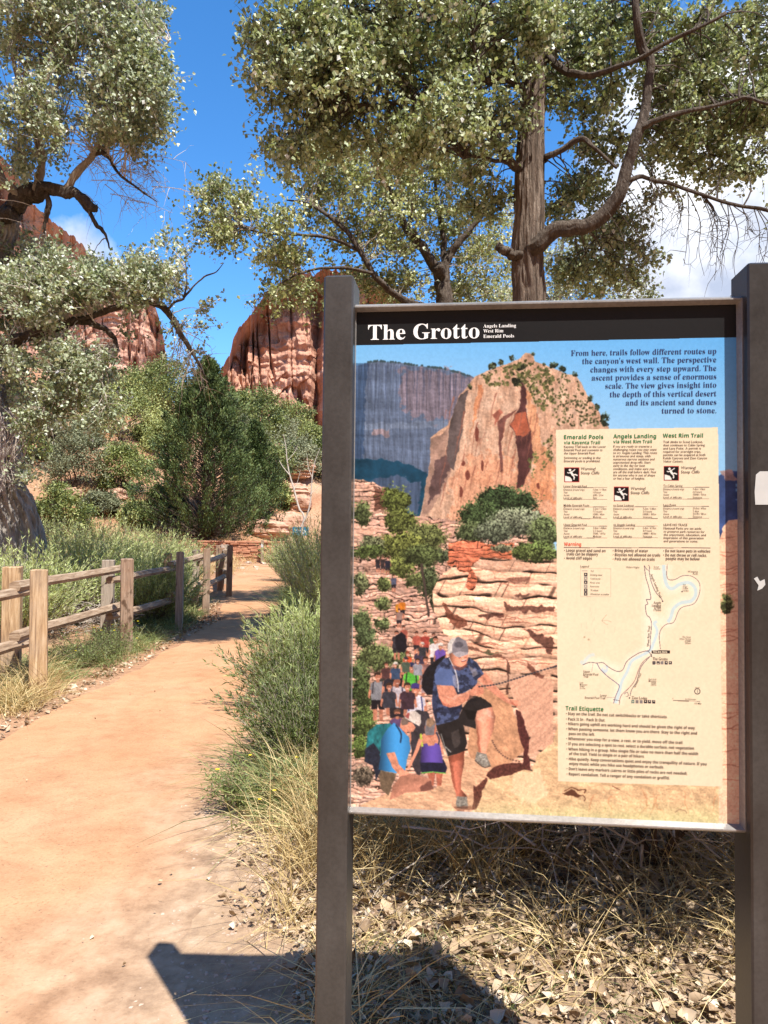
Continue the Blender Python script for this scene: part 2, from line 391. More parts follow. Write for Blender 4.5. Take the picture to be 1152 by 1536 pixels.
def rock_mat(name, cols, band=0.25, streak=0.06, varn=(0.16, 0.075, 0.055), bs=0.8, bd=0.6, vamt=0.75):
    m, nt, b = new_mat(name)
    n1 = noise(nt, 1.0, 7, 0.6, pos(nt, (0.02, 0.02, band)), 0.6)
    n2 = noise(nt, 1.0, 8, 0.62, pos(nt, (streak * 4, streak * 4, streak * 0.3)))
    n3 = noise(nt, streak * 8, 8, 0.68, pos(nt)); n4 = noise(nt, 0.03, 3, 0.5, pos(nt))
    c = ramp(nt, n1, [(0.3, cols[0]), (0.45, cols[1]), (0.58, cols[2]), (0.72, cols[3])])
    c = mix(nt, n4, c, cols[2])
    f = ramp(nt, n2, [(0.52, (0, 0, 0)), (0.68, (vamt, vamt, vamt))])
    c = mix(nt, f, c, varn)
    c = mix(nt, 0.6, c, ramp(nt, n3, [(0.32, (0.5, 0.46, 0.44)), (0.5, (1, 1, 1)), (0.7, (1.15, 1.13, 1.1))]), 'MULTIPLY')
    nt.links.new(c, b.inputs['Base Color']); b.inputs['Roughness'].default_value = 0.92; b.inputs['Specular IOR Level'].default_value = 0.15
    ad = nt.nodes.new('ShaderNodeMath'); ad.operation = 'ADD'; nt.links.new(n1, ad.inputs[0]); nt.links.new(n3, ad.inputs[1])
    bump(nt, b, ad.outputs[0], bs, bd); return m
M_CLIFF = rock_mat('red_sandstone_cliff', [(0.34, 0.15, 0.095), (0.46, 0.225, 0.145), (0.53, 0.30, 0.205), (0.62, 0.42, 0.31)], 0.35, 0.05, (0.24, 0.11, 0.075), 0.9, 1.0, 0.5)
M_CLIFF2 = rock_mat('pink_sandstone_cliff', [(0.42, 0.20, 0.125), (0.48, 0.26, 0.175), (0.50, 0.29, 0.205), (0.55, 0.35, 0.26)], 0.25, 0.05, (0.26, 0.12, 0.085), 0.7, 1.0, 0.6)
M_ROCK = rock_mat('boulder_sandstone', [(0.34, 0.17, 0.10), (0.44, 0.25, 0.16), (0.52, 0.32, 0.22), (0.57, 0.40, 0.30)], 5, 0.9, (0.22, 0.10, 0.07), 0.7, 0.08, 0.5)
M_WALL = rock_mat('wall_sandstone', [(0.30, 0.12, 0.07), (0.42, 0.19, 0.11), (0.50, 0.25, 0.15), (0.55, 0.32, 0.2)], 14, 1.2, (0.25, 0.10, 0.06), 0.6, 0.03, 0.3)
M_PEBBLE = rock_mat('pebble', [(0.30, 0.19, 0.13), (0.42, 0.29, 0.21), (0.50, 0.38, 0.3), (0.6, 0.5, 0.42)], 30, 6, (0.22, 0.12, 0.09), 0.3, 0.01, 0.3)

def metal_mat(name, c1, c2, rough, metallic, scr=0.0):
    m, nt, b = new_mat(name)
    n1 = noise(nt, 3.5, 6, 0.6, pos(nt, (1, 1, 0.5))); n2 = noise(nt, 120, 3, 0.6, pos(nt))
    c = ramp(nt, n1, [(0.35, c1), (0.65, c2)])
    c = mix(nt, 0.5, c, ramp(nt, n2, [(0.35, (0.75, 0.75, 0.75)), (0.6, (1.12, 1.12, 1.12))]), 'MULTIPLY')
    nt.links.new(c, b.inputs['Base Color']); b.inputs['Metallic'].default_value = metallic
    rr = ramp(nt, n1, [(0.3, (rough - .06,) * 3), (0.7, (rough + .10,) * 3)]); nt.links.new(rr, b.inputs['Roughness'])
    bump(nt, b, n2, 0.08, 0.002); return m
M_POST = metal_mat('weathered_brown_metal', (0.030, 0.027, 0.025), (0.076, 0.072, 0.068), 0.31, 0.25)
M_FRAME = metal_mat('satin_grey_metal', (0.25, 0.237, 0.222), (0.36, 0.345, 0.33), 0.33, 0.4)
def flat_mat(name, c, rough=0.5, spec=0.4):
    m, nt, b = new_mat(name); n1 = noise(nt, 25, 4, 0.6, pos(nt))
    k = mix(nt, 0.35, c, ramp(nt, n1, [(0.3, (0.8, 0.8, 0.8)), (0.7, (1.1, 1.1, 1.1))]), 'MULTIPLY'); nt.links.new(k, b.inputs['Base Color'])
    b.inputs['Roughness'].default_value = rough; b.inputs['Specular IOR Level'].default_value = spec; return m

# ------------------------------------------------------------------ terrain
SLOPE = 0.0135
def gz(x, y):
    x = np.asarray(x, float); y = np.asarray(y, float)
    z = SLOPE * np.clip(y, -20, 45)
    d = 0.75 * (y - 34) - 0.66 * (x + 3)
    d = d + (fbm(x * .12, y * .12, 3, 4) - .5) * 3
    h = 0.42 * np.log1p(np.exp(np.clip(d, -40, 200) / 1.5)) * 1.5
    az = x / np.maximum(y, 5)
    cap = np.interp(az, [-1.5, -0.45, -0.25, -0.12, 0.0, 0.3, 1.0], [26, 23, 19, 13.5, 9, 7, 6])
    h = cap * (1 - np.exp(-h / cap * 1.15))
    h = h * (0.88 + 0.3 * fbm(x * .09, y * .09, 4, 9)) + (fbm(x * .5, y * .5, 3, 2) - .5) * 1.2 * np.clip(h / 3, 0, 1)
    back = np.clip(-y - 14, 0, 34); h = h + 1.15 * back * (.8 + .4 * fbm(x * .06, y * .06, 3, 41)); h = h + .26 * np.clip(x - 24, 0, 90) * np.clip((60 - y) / 20, 0, 1)  # unseen slopes behind and right of camera, raised to block skylight and bounce warm light
    z = z + .085 * np.clip((x + .7) / .9, 0, 1) * np.clip((y - 1.9) / .8, 0, 1) * np.clip((7 - y) / 2.5, 0, 1) * np.clip((6 - x) / 2, 0, 1)
    return z + h + (fbm(x * .8, y * .8, 3, 1) - 0.5) * 0.05

def G(px, py, it=4):
    """ground point seen at a photo pixel, near the path (gently sloping plane)"""
    d = ray(px, py); t = (0 - EYE[2]) / (d[..., 2] - SLOPE * d[..., 1])
    p = EYE + d * t[..., None]
    p[..., 2] = gz(p[..., 0], p[..., 1]); return p
def GH(px, py):
    """ground point on the hillside: march the ray"""
    d = ray(A(float(px)), A(float(py))); t = np.linspace(8, 220, 2200); p = EYE + d[None] * t[:, None]
    under = np.nonzero(p[:, 2] < gz(p[:, 0], p[:, 1]))[0]
    return p[under[0]] if len(under) else None
def onground(x, y, dz=0.0): return A([x, y, float(gz(x, y)) + dz])

def axis(parts):
    out = []
    for a, b, s in parts: out.append(np.arange(a, b, s))
    return np.concatenate(out + [[parts[-1][1]]])
gx = axis([(-900, -150, 60), (-150, -40, 5), (-40, -8, .7), (-8, 4, .3), (4, 20, .8), (20, 150, 6), (150, 900, 60)])
gy = axis([(-200, -60, 12), (-60, -20, 3), (-20, 0, 1.5), (0, 12, .3), (12, 60, .7), (60, 140, 2), (140, 300, 12), (300, 1500, 100)])
gX, gY = np.meshgrid(gx, gy); gZ = gz(gX, gY)
mb = MB(); nx, ny = len(gx), len(gy)
I = (np.arange(ny - 1)[:, None] * nx + np.arange(nx - 1)[None])
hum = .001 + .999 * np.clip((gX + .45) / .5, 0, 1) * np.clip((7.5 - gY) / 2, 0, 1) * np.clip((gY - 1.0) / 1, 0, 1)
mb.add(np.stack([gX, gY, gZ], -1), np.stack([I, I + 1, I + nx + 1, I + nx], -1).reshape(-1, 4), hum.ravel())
go = mb.build('ground', M_GROUND, smooth=True, kind='structure')
shd = np.clip((gX + 1.5) / .6, 0, 1) * np.clip((.3 - gX) / .5, 0, 1) * np.clip((6.5 - gY) / 2, 0, 1)
go.data.attributes.new('shoulder', 'FLOAT', 'POINT').data.foreach_set('value', shd.ravel().astype(np.float32))

# the trail: a sheet of packed sand lying on the ground
pl = G(A([0., 0, 130, 240, 320, 343, 348, 346]), A([1300., 1113, 1043, 985, 930, 903, 872, 853]))
pl[0] = onground(-3.3, 3.6); pl = np.vstack([[onground(-3.6, -8)], [onground(-3.6, 0)], pl])
pr = G(A([322., 318, 322, 350, 385, 410, 424, 430, 428, 412]), A([1536., 1420, 1300, 1190, 1110, 1050, 985, 930, 885, 853]))
pr = np.vstack([[onground(-0.45, -8)], [onground(-0.5, 0)], pr])
rows = np.concatenate([np.linspace(-8, 2, 10), np.linspace(2.2, min(pl[-1, 1], pr[-1, 1]), 150)])
xl = np.interp(rows, pl[:, 1], pl[:, 0]); xr = np.interp(rows, pr[:, 1], pr[:, 0])
xl = xl + (fbm(rows * 1.3, rows * 0, 4, 3) - .5) * .35; xr = xr + (fbm(rows * 1.6, rows * 0 + 9, 4, 5) - .5) * .4
nc = 26; u = np.linspace(0, 1, nc)
pX = xl[:, None] * (1 - u) + xr[:, None] * u; pY = np.repeat(rows[:, None], nc, 1)
crown_ = 0.014 - 0.011 * np.abs(u - .5)[None] * 2
mb = MB(); I = (np.arange(len(rows) - 1)[:, None] * nc + np.arange(nc - 1)[None])
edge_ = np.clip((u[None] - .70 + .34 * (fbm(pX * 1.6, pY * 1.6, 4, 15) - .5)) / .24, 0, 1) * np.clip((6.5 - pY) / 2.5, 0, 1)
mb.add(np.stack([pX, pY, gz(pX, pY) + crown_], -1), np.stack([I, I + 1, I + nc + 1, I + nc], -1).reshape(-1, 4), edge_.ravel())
yE = rows[-1]; xa, xb = pX[-1, 0], pX[-1, -1]   # the trail bends away to the right at its far end
q = []; K = 14
for k in range(K):
    a = k / (K - 1); 
    q.append([onground(xa + a * 7.5 , yE + 1.9 * math.sin(a * 1.9) + 0.01, .02), onground(xb + a * 5.2, yE - 0.2 * a, .02)])
q = A(q).reshape(-1, 3); I = np.arange(K - 1)[:, None] * 2
mb.add(q, np.concatenate([I, I + 2, I + 3, I + 1], 1), 0.0)
mb.build('path', M_PATH, smooth=True, kind='structure')

# ================================================================== the sign
YAW = -0.1027; SW, SH = 0.8428, 1.13
SE = A([math.cos(YAW), math.sin(YAW), 0]); SN = A([math.sin(YAW), -math.cos(YAW), 0]); SZ = A([0, 0, 1.0])
SO = A([-0.0663, 1.765, 0.5231]) + EYE
def S(s, t, n=0.0):
    s, t, n = np.broadcast_arrays(np.asarray(s, float), np.asarray(t, float), np.asarray(n, float))
    return SO + s[..., None] * SE - t[..., None] * SZ + n[..., None] * SN
def Sinv(px, py, n=0.0):
    """where a photo pixel falls on the sign's plane (metres right of / below the print's corner)"""
    d = ray(px, py); o = SO + n * SN; k = ((o - EYE) @ SN) / (d @ SN)
    q = EYE + d * k[..., None] - o
    return q @ SE, -(q @ SZ)

# ---- the print: a landscape photograph with people, painted at its own size
IW, IH = 1040, 1396
ss, tt = np.meshgrid((np.arange(IW) + .5) / IW * SW, (np.arange(IH) + .5) / IH * SH)
QX, QY = proj(S(ss, tt))
IMG = np.zeros((IH, IW, 3))
def nz(sx, sy, oct=5, seed=0, gain=.55, X=None, Y=None):
    return fbm((QX if X is None else X) / sx, (QY if Y is None else Y) / sy, oct, seed, gain)
WX = (nz(9, 9, 4, 21) - .5); WY = (nz(9, 9, 4, 31) - .5)
NF = nz(3.2, 3.2, 3, 41); 
def px_box(pts, pad):
    s, t = Sinv(pts[:, 0], pts[:, 1]); x = s / SW * IW; y = t / SH * IH
    return max(0, int(x.min() - pad)), min(IW, int(x.max() + pad) + 1), max(0, int(y.min() - pad)), min(IH, int(y.max() + pad) + 1)
def inside(pts, X, Y):
    r = np.zeros(X.shape, bool); n = len(pts)
    for i in range(n):
        x1, y1 = pts[i]; x2, y2 = pts[(i + 1) % n]
        if y1 == y2: continue
        c = ((y1 > Y) != (y2 > Y)) & (X < (x2 - x1) * (Y - y1) / (y2 - y1) + x1); r ^= c
    return r
Z1 = lambda p: A([(510 + u / 3.6, 440 + v / 3.6) for u, v in p])
Z2 = lambda p: A([(820 + u / 3.6, 440 + v / 3.6) for u, v in p])
Z3 = lambda p: A([(510 + u / 3.6, 820 + v / 3.6) for u, v in p])
Z6 = lambda p: A([(830 + u / 4.43, 800 + v / 4.43) for u, v in p])
def paint(pts, col, warp=2.0, shade=None, alpha=1.0):
    pts = A(pts, float); a, b, c, d = px_box(pts, 8 + warp * 2)
    if b <= a or d <= c: return
    sl_ = (slice(c, d), slice(a, b))
    m = inside(pts, QX[sl_] + WX[sl_] * warp * 2, QY[sl_] + WY[sl_] * warp * 2).astype(float)
    m2 = m.copy()
    m2[1:-1, 1:-1] = (m[1:-1, 1:-1] * 4 + m[:-2, 1:-1] + m[2:, 1:-1] + m[1:-1, :-2] + m[1:-1, 2:]) / 8
    m2 *= alpha
    colr = np.broadcast_to(A(col, float) / 255., m.shape + (3,))
    if shade is not None:
        k = shade[sl_] if hasattr(shade, 'shape') else shade(QX[sl_], QY[sl_])
        colr = colr * (k[..., None] if k.ndim == 2 else k)
    IMG[sl_] = IMG[sl_] * (1 - m2[..., None]) + colr * m2[..., None]
def ell(cx, cy, rx, ry, n=18, a0=0.0):
    a = np.linspace(0, 2 * np.pi, n, endpoint=False); x = rx * np.cos(a); y = ry * np.sin(a)
    return np.stack([cx + x * math.cos(a0) - y * math.sin(a0), cy + x * math.sin(a0) + y * math.cos(a0)], 1)
def stroke(pts, w, col, warp=.0, alpha=1.0, smooth=True, shade=None):
    p = spline(pts, max(6, len(pts) * 5)) if smooth and len(pts) > 2 else A(pts, float)
    w = np.broadcast_to(w, (len(p),)) if np.ndim(w) == 0 else np.interp(np.linspace(0, 1, len(p)), np.linspace(0, 1, len(w)), w)
    t = np.gradient(p, axis=0); t /= np.linalg.norm(t, axis=1)[:, None] + 1e-9; nn = np.stack([-t[:, 1], t[:, 0]], 1) * (w / 2)[:, None]
    paint(np.vstack([p + nn, (p - nn)[::-1]]), col, warp, shade, alpha)
def foliage(cx, cy, rx, ry, col, n=160, s=3.2, dark=0.45, seed=0):
    """a bush in the print: ragged dark body, then many small dabs, light on top"""
    r = np.random.default_rng(seed + 900); col = A(col, float); g_ = col.mean(); col = g_ + (col - g_) * .78
    paint(ell(cx, cy, rx * .9, ry * .9), col * .40, 6 + .25 * min(rx, ry), .7 + .6 * NF)
    n = int(n * 3.0)
    for i in range(n):
        a = r.uniform(0, 2 * np.pi); q = math.sqrt(r.uniform(0, 1)) * (1 + .25 * r.normal() * .5); x = cx + rx * q * math.cos(a); y = cy + ry * q * math.sin(a)
        lump = fbm(A(x / 4.5), A(y / 4.5), 2, seed + 2)
        k = np.clip(.74 - .42 * (y - cy) / ry + .9 * (lump - .45) + .12 * (x - cx) / rx + r.normal(0, .22) + (i / n) * .22, .22, 1.5)
        z = s * .52; paint(ell(x, y, z * r.uniform(.5, 1.3), z * r.uniform(.4, .9), 5, r.uniform(0, 3)), np.clip(col * k, 0, 255), 1)
def hillshade(h, k, lx=.6, ly=-.8):
    gy_, gx__ = np.gradient(h); v = k * (gx__ * lx * -1 + gy_ * ly * -1); return np.clip(1 - v, .25, 1.45)
def beds(T, wamp, seed, sx=60, sy=26, joint=13, dk=.42, p=.42):
    """layered rock: each bed bright on top, dark where it undercuts, cut by vertical joints"""
    yy = QY + wamp * 2 * (fbm(QX / sx, QY / sy, 4, seed) - .5) + .06 * (QX - 700) * math.sin(seed); ph = yy / T; idx = np.floor(ph); fr = ph - idx
    tone = .86 + .28 * vnoise(idx * 3.3 + .5, idx * 1.7 + fbm(QX / 90, QY / 90, 2, seed) * 2, seed); sh = tone * (1.10 - .30 * fr ** 2.5)
    cut = np.clip((fr - .80) / .12, 0, 1) * np.clip((vnoise(QX / 22, idx * 7.7, seed + 1) - p) * 6, 0, 1); sh = sh * (1 - (1 - dk) * cut)
    jn = np.abs(vnoise(QX / joint + idx * 31.7 + .02 * QY, idx * 5.1, seed + 2) - .5); sh = sh * (1 - .5 * np.clip(1 - jn / .035, 0, 1) * np.clip((vnoise(idx * 9.1, QX / 40, seed + 3) - .45) * 5, 0, 1))
    return np.clip(1 + (sh - 1) * 1.25, .2, 1.3)
# sky
g = np.clip((QY - 505) / 160, 0, 1)[..., None]; gx_ = np.clip((QX - 560) / 540, 0, 1)[..., None]
IMG[:] = (A([112, 178, 230]) * (1 - g) + A([168, 205, 235]) * g) / 255 * (1 - .10 * gx_ * A([1.6, .7, .3]))
# far canyon wall, blue with distance
vert = nz(3.5, 45, 4, 51); horz = nz(70, 6, 4, 52); fine = nz(2.2, 2.2, 3, 53); med = nz(14, 14, 4, 54)
mesa = Z1([(30, 410), (120, 385), (150, 372), (200, 362), (260, 370), (340, 378), (420, 392), (500, 400), (560, 405), (640, 422), (700, 440), (735, 460), (735, 1240), (30, 1240)])
flu = hillshade(fbm(QX / 4.2, QY / 60, 5, 55) + .9 * fbm(QX / 17, QY / 22, 4, 56), 3.2); sh = (.72 + .25 * vert + .3 * horz) * flu
paint(mesa, (92, 106, 130), 1.5, sh)
paint(Z1([(330, 400), (560, 415), (730, 460), (730, 640), (500, 700), (330, 640)]), (140, 116, 122), 14, sh, .6)
paint(Z1([(30, 705), (600, 690), (600, 730), (30, 740)]), (124, 138, 160), 5, sh, .5)
paint(Z1([(180, 740), (260, 730), (260, 775), (170, 770)]), (175, 140, 135), 5, sh, .6)
paint(Z1([(30, 380), (150, 372), (140, 560), (120, 900), (30, 900)]), (44, 66, 98), 6, sh, .6)
for k in range(26):
    x = 150 + k * 22 + random.uniform(-8, 8); y = np.interp(x, [150, 340, 560, 730], [372, 380, 408, 455]); hh = random.uniform(60, 300)
    stroke(Z1([(x, y + 10), (x + random.uniform(-8, 8), y + hh * .5), (x + random.uniform(-10, 10), y + hh)]), (1.8, .4), (60, 72, 100), 1, .55)
for k in range(60):
    x = random.uniform(140, 725); y = np.interp(x, [140, 200, 340, 560, 730], [374, 365, 380, 408, 455]); paint(ell(*Z1([(x, y - 2)])[0], random.uniform(1, 2.6), random.uniform(1, 2.2), 8), (58, 78, 84), 1)
paint(Z1([(30, 905), (130, 895), (250, 900), (350, 915), (430, 950), (475, 985), (440, 1230), (380, 1200), (330, 1130), (30, 1130)]), (28, 66, 88), 4, .7 + .6 * med)
paint(Z1([(150, 1010), (300, 985), (440, 1020), (430, 1190), (360, 1160), (260, 1060)]), (92, 100, 128), 8, .6 + .7 * vert, .7)
# the sunlit peak
peak = np.vstack([Z1([(430, 1215), (450, 1120), (470, 1000), (485, 900), (490, 780), (530, 745), (580, 710), (610, 650), (640, 560), (690, 500), (730, 450), (790, 418), (850, 398), (920, 375), (975, 348), (1000, 320), (1040, 330), (1055, 370), (1110, 388)]),
                  A([(829, 552), (838, 556), (848, 560), (862, 562), (873, 576), (880, 591), (889, 604), (900, 620), (906, 632), (913, 641), (913, 800), (800, 800), (690, 800)]), Z1([(640, 1260)])])
pk = hillshade(1.5 * fbm(QX / 24 + QY * .012, QY / 46, 4, 60) + fbm(QX / 8 + QY * .018, QY / 60, 5, 61) + .25 * fbm(QX / 5, QY / 7, 4, 66), 3.4); pcol = (.70 + .16 * nz(5, 34, 5, 61) + .14 * fine + .18 * med) * pk
ptint = np.stack([pcol, pcol * (.93 + .12 * med), pcol * (.88 + .2 * med)], -1)
paint(peak, (210, 170, 143), 1.6, ptint)
paint(Z1([(600, 980), (700, 880), (900, 860), (1000, 1000), (1152, 960), (1152, 1260), (600, 1260)]), (222, 158, 122), 22, ptint, .7)
paint(Z1([(745, 480), (780, 540), (720, 720), (690, 840), (720, 690), (735, 560)]), (206, 130, 88), 5, ptint, .8)
paint(Z1([(1010, 500), (1060, 620), (1090, 800), (1152, 900), (1152, 1130), (1030, 1100), (1050, 900), (1020, 720)]), (222, 150, 105), 9, ptint, .7)
dk = .7 + .6 * med
paint(Z1([(640, 565), (690, 520), (676, 600), (665, 700), (640, 830), (612, 950), (570, 940), (590, 700)]), (92, 80, 78), 3, dk)
paint(Z1([(490, 785), (560, 752), (585, 715), (570, 900), (600, 960), (560, 1060), (480, 1185), (438, 1205), (485, 900)]), (158, 126, 110), 3, dk)
paint(Z1([(520, 900), (570, 880), (590, 960), (520, 1090), (470, 1150)]), (96, 74, 72), 6, dk)
paint(Z1([(975, 470), (1010, 520), (1005, 640), (1030, 740), (1047, 870), (1022, 960), (985, 1045), (955, 1055), (963, 900), (950, 765), (918, 720), (940, 660), (978, 600)]), (84, 52, 50), 2.5, dk)
paint(Z1([(922, 715), (945, 655), (1000, 640), (1028, 745), (1000, 770), (950, 765)]), (172, 92, 66), 3, dk)
paint(Z1([(850, 690), (905, 650), (960, 625), (900, 680), (890, 720), (872, 800), (882, 965), (866, 965), (858, 820)]), (112, 72, 64), 2, dk)
paint(Z1([(820, 650), (870, 625), (880, 650), (850, 690), (840, 720)]), (176, 104, 84), 4, dk)
for k in range(46):
    x = random.uniform(560, 1150); y = random.uniform(520, 1080); hh = random.uniform(40, 190)
    stroke(Z1([(x, y), (x - hh * .12 + random.uniform(-7, 7), y + hh * .5), (x - hh * .2, y + hh)]), (2.2, .3), (150, 92, 74), 2, random.uniform(.3, .8))
for (a, b, w, h) in [(665, 920, 9, 16), (690, 985, 14, 26), (770, 930, 8, 30), (655, 1070, 10, 30), (1070, 1040, 10, 18), (740, 760, 10, 40)]:
    paint(ell(*Z1([(a, b)])[0], w / 3.6, h / 3.6), (120, 66, 54), 2)
def scatter_green(pts, n, col, s, seed, thr=.5):
    r = np.random.default_rng(seed); pts = A(pts); lo, hi = pts.min(0), pts.max(0); k = 0
    while k < n:
        q = r.uniform(lo, hi)
        if inside(pts, A([q[0]]), A([q[1]]))[0]:
            k += 1
            if fbm(q[0] / 9, q[1] / 9, 3, seed) < thr: continue
            paint(ell(q[0], q[1], s * r.uniform(.5, 1.4), s * r.uniform(.4, 1), 7, r.uniform(0, 3)), A(col) * r.uniform(.55, 1.2), 1.5)
scatter_green(Z1([(760, 440), (920, 390), (1000, 360), (1152, 400), (1152, 680), (1060, 600), (1010, 500), (900, 500), (800, 500)]), 700, (104, 104, 62), 2.1, 5, .42)
scatter_green(A([(822, 556), (862, 566), (890, 610), (908, 640), (836, 640)]), 260, (92, 92, 58), 1.9, 6, .42)
scatter_green(Z1([(1010, 900), (1152, 760), (1152, 900), (1040, 1000)]), 120, (110, 112, 66), 2, 7, .45)
for (x, y, s) in [(815, 392, 13), (828, 400, 9), (868, 378, 13), (930, 352, 12), (1043, 328, 9), (1100, 384, 8), (1145, 388, 12), (700, 500, 10), (960, 470, 26), (985, 400, 18)]:
    q = Z1([(x, y)])[0]; foliage(q[0], q[1], s / 3.3, s / 3.0, (84, 92, 56), 14, 1.6, .6, x)
for (x, y, s) in [(40, 385, 16), (85, 405, 18), (150, 435, 12), (235, 565, 14), (270, 620, 12), (318, 665, 20), (310, 700, 18)]:
    q = Z2([(x, y)])[0]; foliage(q[0], q[1], s / 3.4, s / 3.2, (66, 84, 56), 16, 1.7, .6, x + 3)
# middle ground: broken ledges and bushes
ledge = nz(14, 3.0, 5, 71); blk = nz(6, 5, 4, 72); crk = np.abs(nz(16, 3.6, 4, 73) - .5) * 2
lsh = beds(6.2, 9, 3, 26, 14, 6, .34, .32) * (.72 + .3 * ledge + .2 * np.clip(crk * 2.2, 0, 1)) * hillshade(fbm(QX / 7, QY / 4, 4, 75), 2.2)
ltint = np.stack([lsh, lsh * (.94 + .1 * blk), lsh * (.9 + .2 * blk)], -1)
paint(Z1([(30, 1000), (140, 1010), (200, 1030), (270, 1060), (290, 1180), (420, 1200), (640, 1230), (800, 1260), (1152, 1250), (1152, 2800), (30, 2800)]), (212, 166, 142), 3, ltint)
paint(Z1([(180, 1050), (262, 1062), (240, 1170), (180, 1180)]), (112, 76, 62), 4, lsh)
for i, (x, y, rx, ry, c) in enumerate([(300, 1120, 80, 80, (104, 118, 46)), (330, 1230, 90, 70, (112, 124, 50)), (120, 1190, 50, 70, (98, 112, 60)), (460, 1320, 120, 80, (108, 118, 58)), (330, 1370, 130, 80, (124, 134, 54)), (170, 1370, 70, 60, (118, 124, 80)), (540, 1420, 60, 40, (80, 92, 60)),
                                     (900, 1130, 170, 85, (62, 86, 46)), (760, 1200, 120, 80, (72, 96, 50)), (700, 1290, 80, 60, (90, 106, 60)), (960, 1240, 170, 80, (132, 142, 108)), (1100, 1290, 90, 90, (112, 132, 74)), (830, 1290, 110, 60, (112, 124, 92)), (1060, 1400, 120, 60, (104, 128, 58))]):
    q = Z1([(x, y)])[0]; foliage(q[0], q[1], rx / 3.6, ry / 3.6, c, int(rx * ry / 30), 2.6, .42, i)
paint(Z1([(590, 1350), (650, 1340), (720, 1330), (800, 1360), (940, 1350), (930, 1440), (900, 1560), (580, 1470)]), (206, 118, 84), 4, ltint)
for i, (x, y, rx, ry, c) in enumerate([(150, 30, 90, 40, (96, 116, 52)), (330, 110, 80, 55, (130, 142, 60)), (440, 50, 110, 60, (92, 108, 54)), (470, 190, 60, 90, (84, 98, 58)), (400, 180, 50, 40, (112, 124, 62)), (240, 205, 45, 40, (112, 128, 62)), (110, 200, 40, 60, (120, 128, 78)), (230, 310, 45, 40, (112, 128, 66)), (120, 400, 50, 70, (100, 120, 66)),
                                     (140, 490, 60, 60, (92, 112, 64)), (230, 420, 40, 40, (110, 128, 70)), (200, 600, 110, 70, (110, 126, 66)), (110, 680, 50, 60, (96, 116, 60)), (120, 800, 60, 90, (78, 98, 48)), (130, 950, 70, 90, (98, 122, 52)), (110, 1080, 50, 60, (110, 140, 54)), (300, 590, 80, 40, (122, 142, 76)), (120, 1240, 60, 60, (128, 110, 88)), (530, 300, 35, 60, (96, 104, 70)), (360, 640, 50, 40, (112, 132, 70))]):
    q = Z3([(x, y)])[0]; foliage(q[0], q[1], rx / 3.6, ry / 3.6, c, int(rx * ry / 26), 2.4, .42, i + 50)
stroke(Z3([(440, 90), (455, 200), (480, 380)]), 3.6, (74, 62, 56), 1)
# right-hand rock: big rounded sandstone beds
bed = nz(60, 4.2, 5, 81); grain = nz(10, 2.0, 4, 82)
bsh = beds(19, 15, 5, 80, 34, 26, .30, .40) * (.74 + .26 * bed + .18 * grain) * hillshade(fbm(QX / 22, QY / 7, 4, 85), 3.0) * (.93 + .14 * fine); btint = np.stack([bsh, bsh * (.95 + .08 * med), bsh * (.9 + .16 * med)], -1)
paint(np.vstack([Z3([(500, 235), (520, 195), (560, 140), (590, 125), (630, 90), (760, 60), (1000, 70), (1152, 66)]), A([(1104, 780), (1112, 1240)]), Z3([(560, 1512), (560, 1000), (600, 700), (590, 480), (560, 470), (510, 350)])]), (226, 178, 148), 2, btint)
paint(Z3([(590, 0), (700, -10), (790, 0), (760, 60), (700, 110), (740, 170), (720, 240), (680, 220), (690, 140), (640, 130), (600, 60)]), (216, 122, 88), 4, ltint)
for (x, y, rx, ry, c) in [(990, 30, 70, 30, (112, 132, 58)), (1080, 50, 110, 34, (124, 144, 66)), (880, 10, 60, 20, (128, 128, 90))]:
    q = Z3([(x, y)])[0]; foliage(q[0], q[1], rx / 3.6, ry / 3.6, c, 70, 2.2, .5, x)
cdk = .7 + .6 * fine
for pts, c, w in [
    ([(560, 300), (580, 320), (620, 370), (690, 395), (680, 420), (640, 450), (600, 425), (570, 370)], (128, 66, 48), 3), ([(740, 372), (820, 358), (885, 360), (885, 378), (830, 388), (745, 386)], (92, 52, 44), 3),
    ([(880, 305), (1000, 322), (1152, 318), (1152, 346), (1000, 356), (940, 350), (890, 340)], (100, 58, 48), 3), ([(1000, 455), (1060, 460), (1100, 490), (1152, 500), (1152, 590), (1110, 560), (1050, 500)], (88, 48, 40), 3),
    ([(900, 178), (960, 160), (1030, 160), (1020, 200), (930, 195)], (158, 108, 88), 3), ([(930, 262), (1000, 250), (1040, 262), (960, 274)], (110, 70, 58), 2), ([(690, 540), (780, 560), (900, 600), (900, 612), (780, 575), (690, 556)], (122, 74, 58), 2),
    ([(905, 600), (918, 640), (908, 700), (915, 740), (900, 800), (890, 800), (902, 720), (896, 660)], (96, 58, 48), 2), ([(760, 560), (830, 570), (900, 580), (860, 585), (790, 580)], (104, 110, 76), 3), ([(1020, 620), (1100, 700), (1080, 720), (1010, 660)], (120, 66, 52), 3),
    ([(700, 1045), (740, 1030), (745, 1050), (710, 1070), (700, 1080)], (150, 96, 70), 2), ([(820, 1010), (880, 1030), (900, 1060), (850, 1060), (820, 1040)], (124, 74, 56), 2)]:
    paint(Z3(pts), A(c) * .8 + 6, w + 2.5, cdk, .82)
for k in range(60):
    y = random.uniform(90, 640); x = random.uniform(560, 1000); l = random.uniform(60, 260)
    stroke(Z3([(x, y), (x + l * .5, y + random.uniform(-14, 10)), (x + l, y + random.uniform(-8, 18))]), (.4, 1.5, .4), (138, 84, 68), 2.5, random.uniform(.35, .85))
for k in range(14):
    x = random.uniform(640, 1100); y = random.uniform(100, 560); stroke(Z3([(x, y), (x + random.uniform(-16, 16), y + random.uniform(30, 90))]), (1.2, .4), (126, 78, 62), 3, .6)
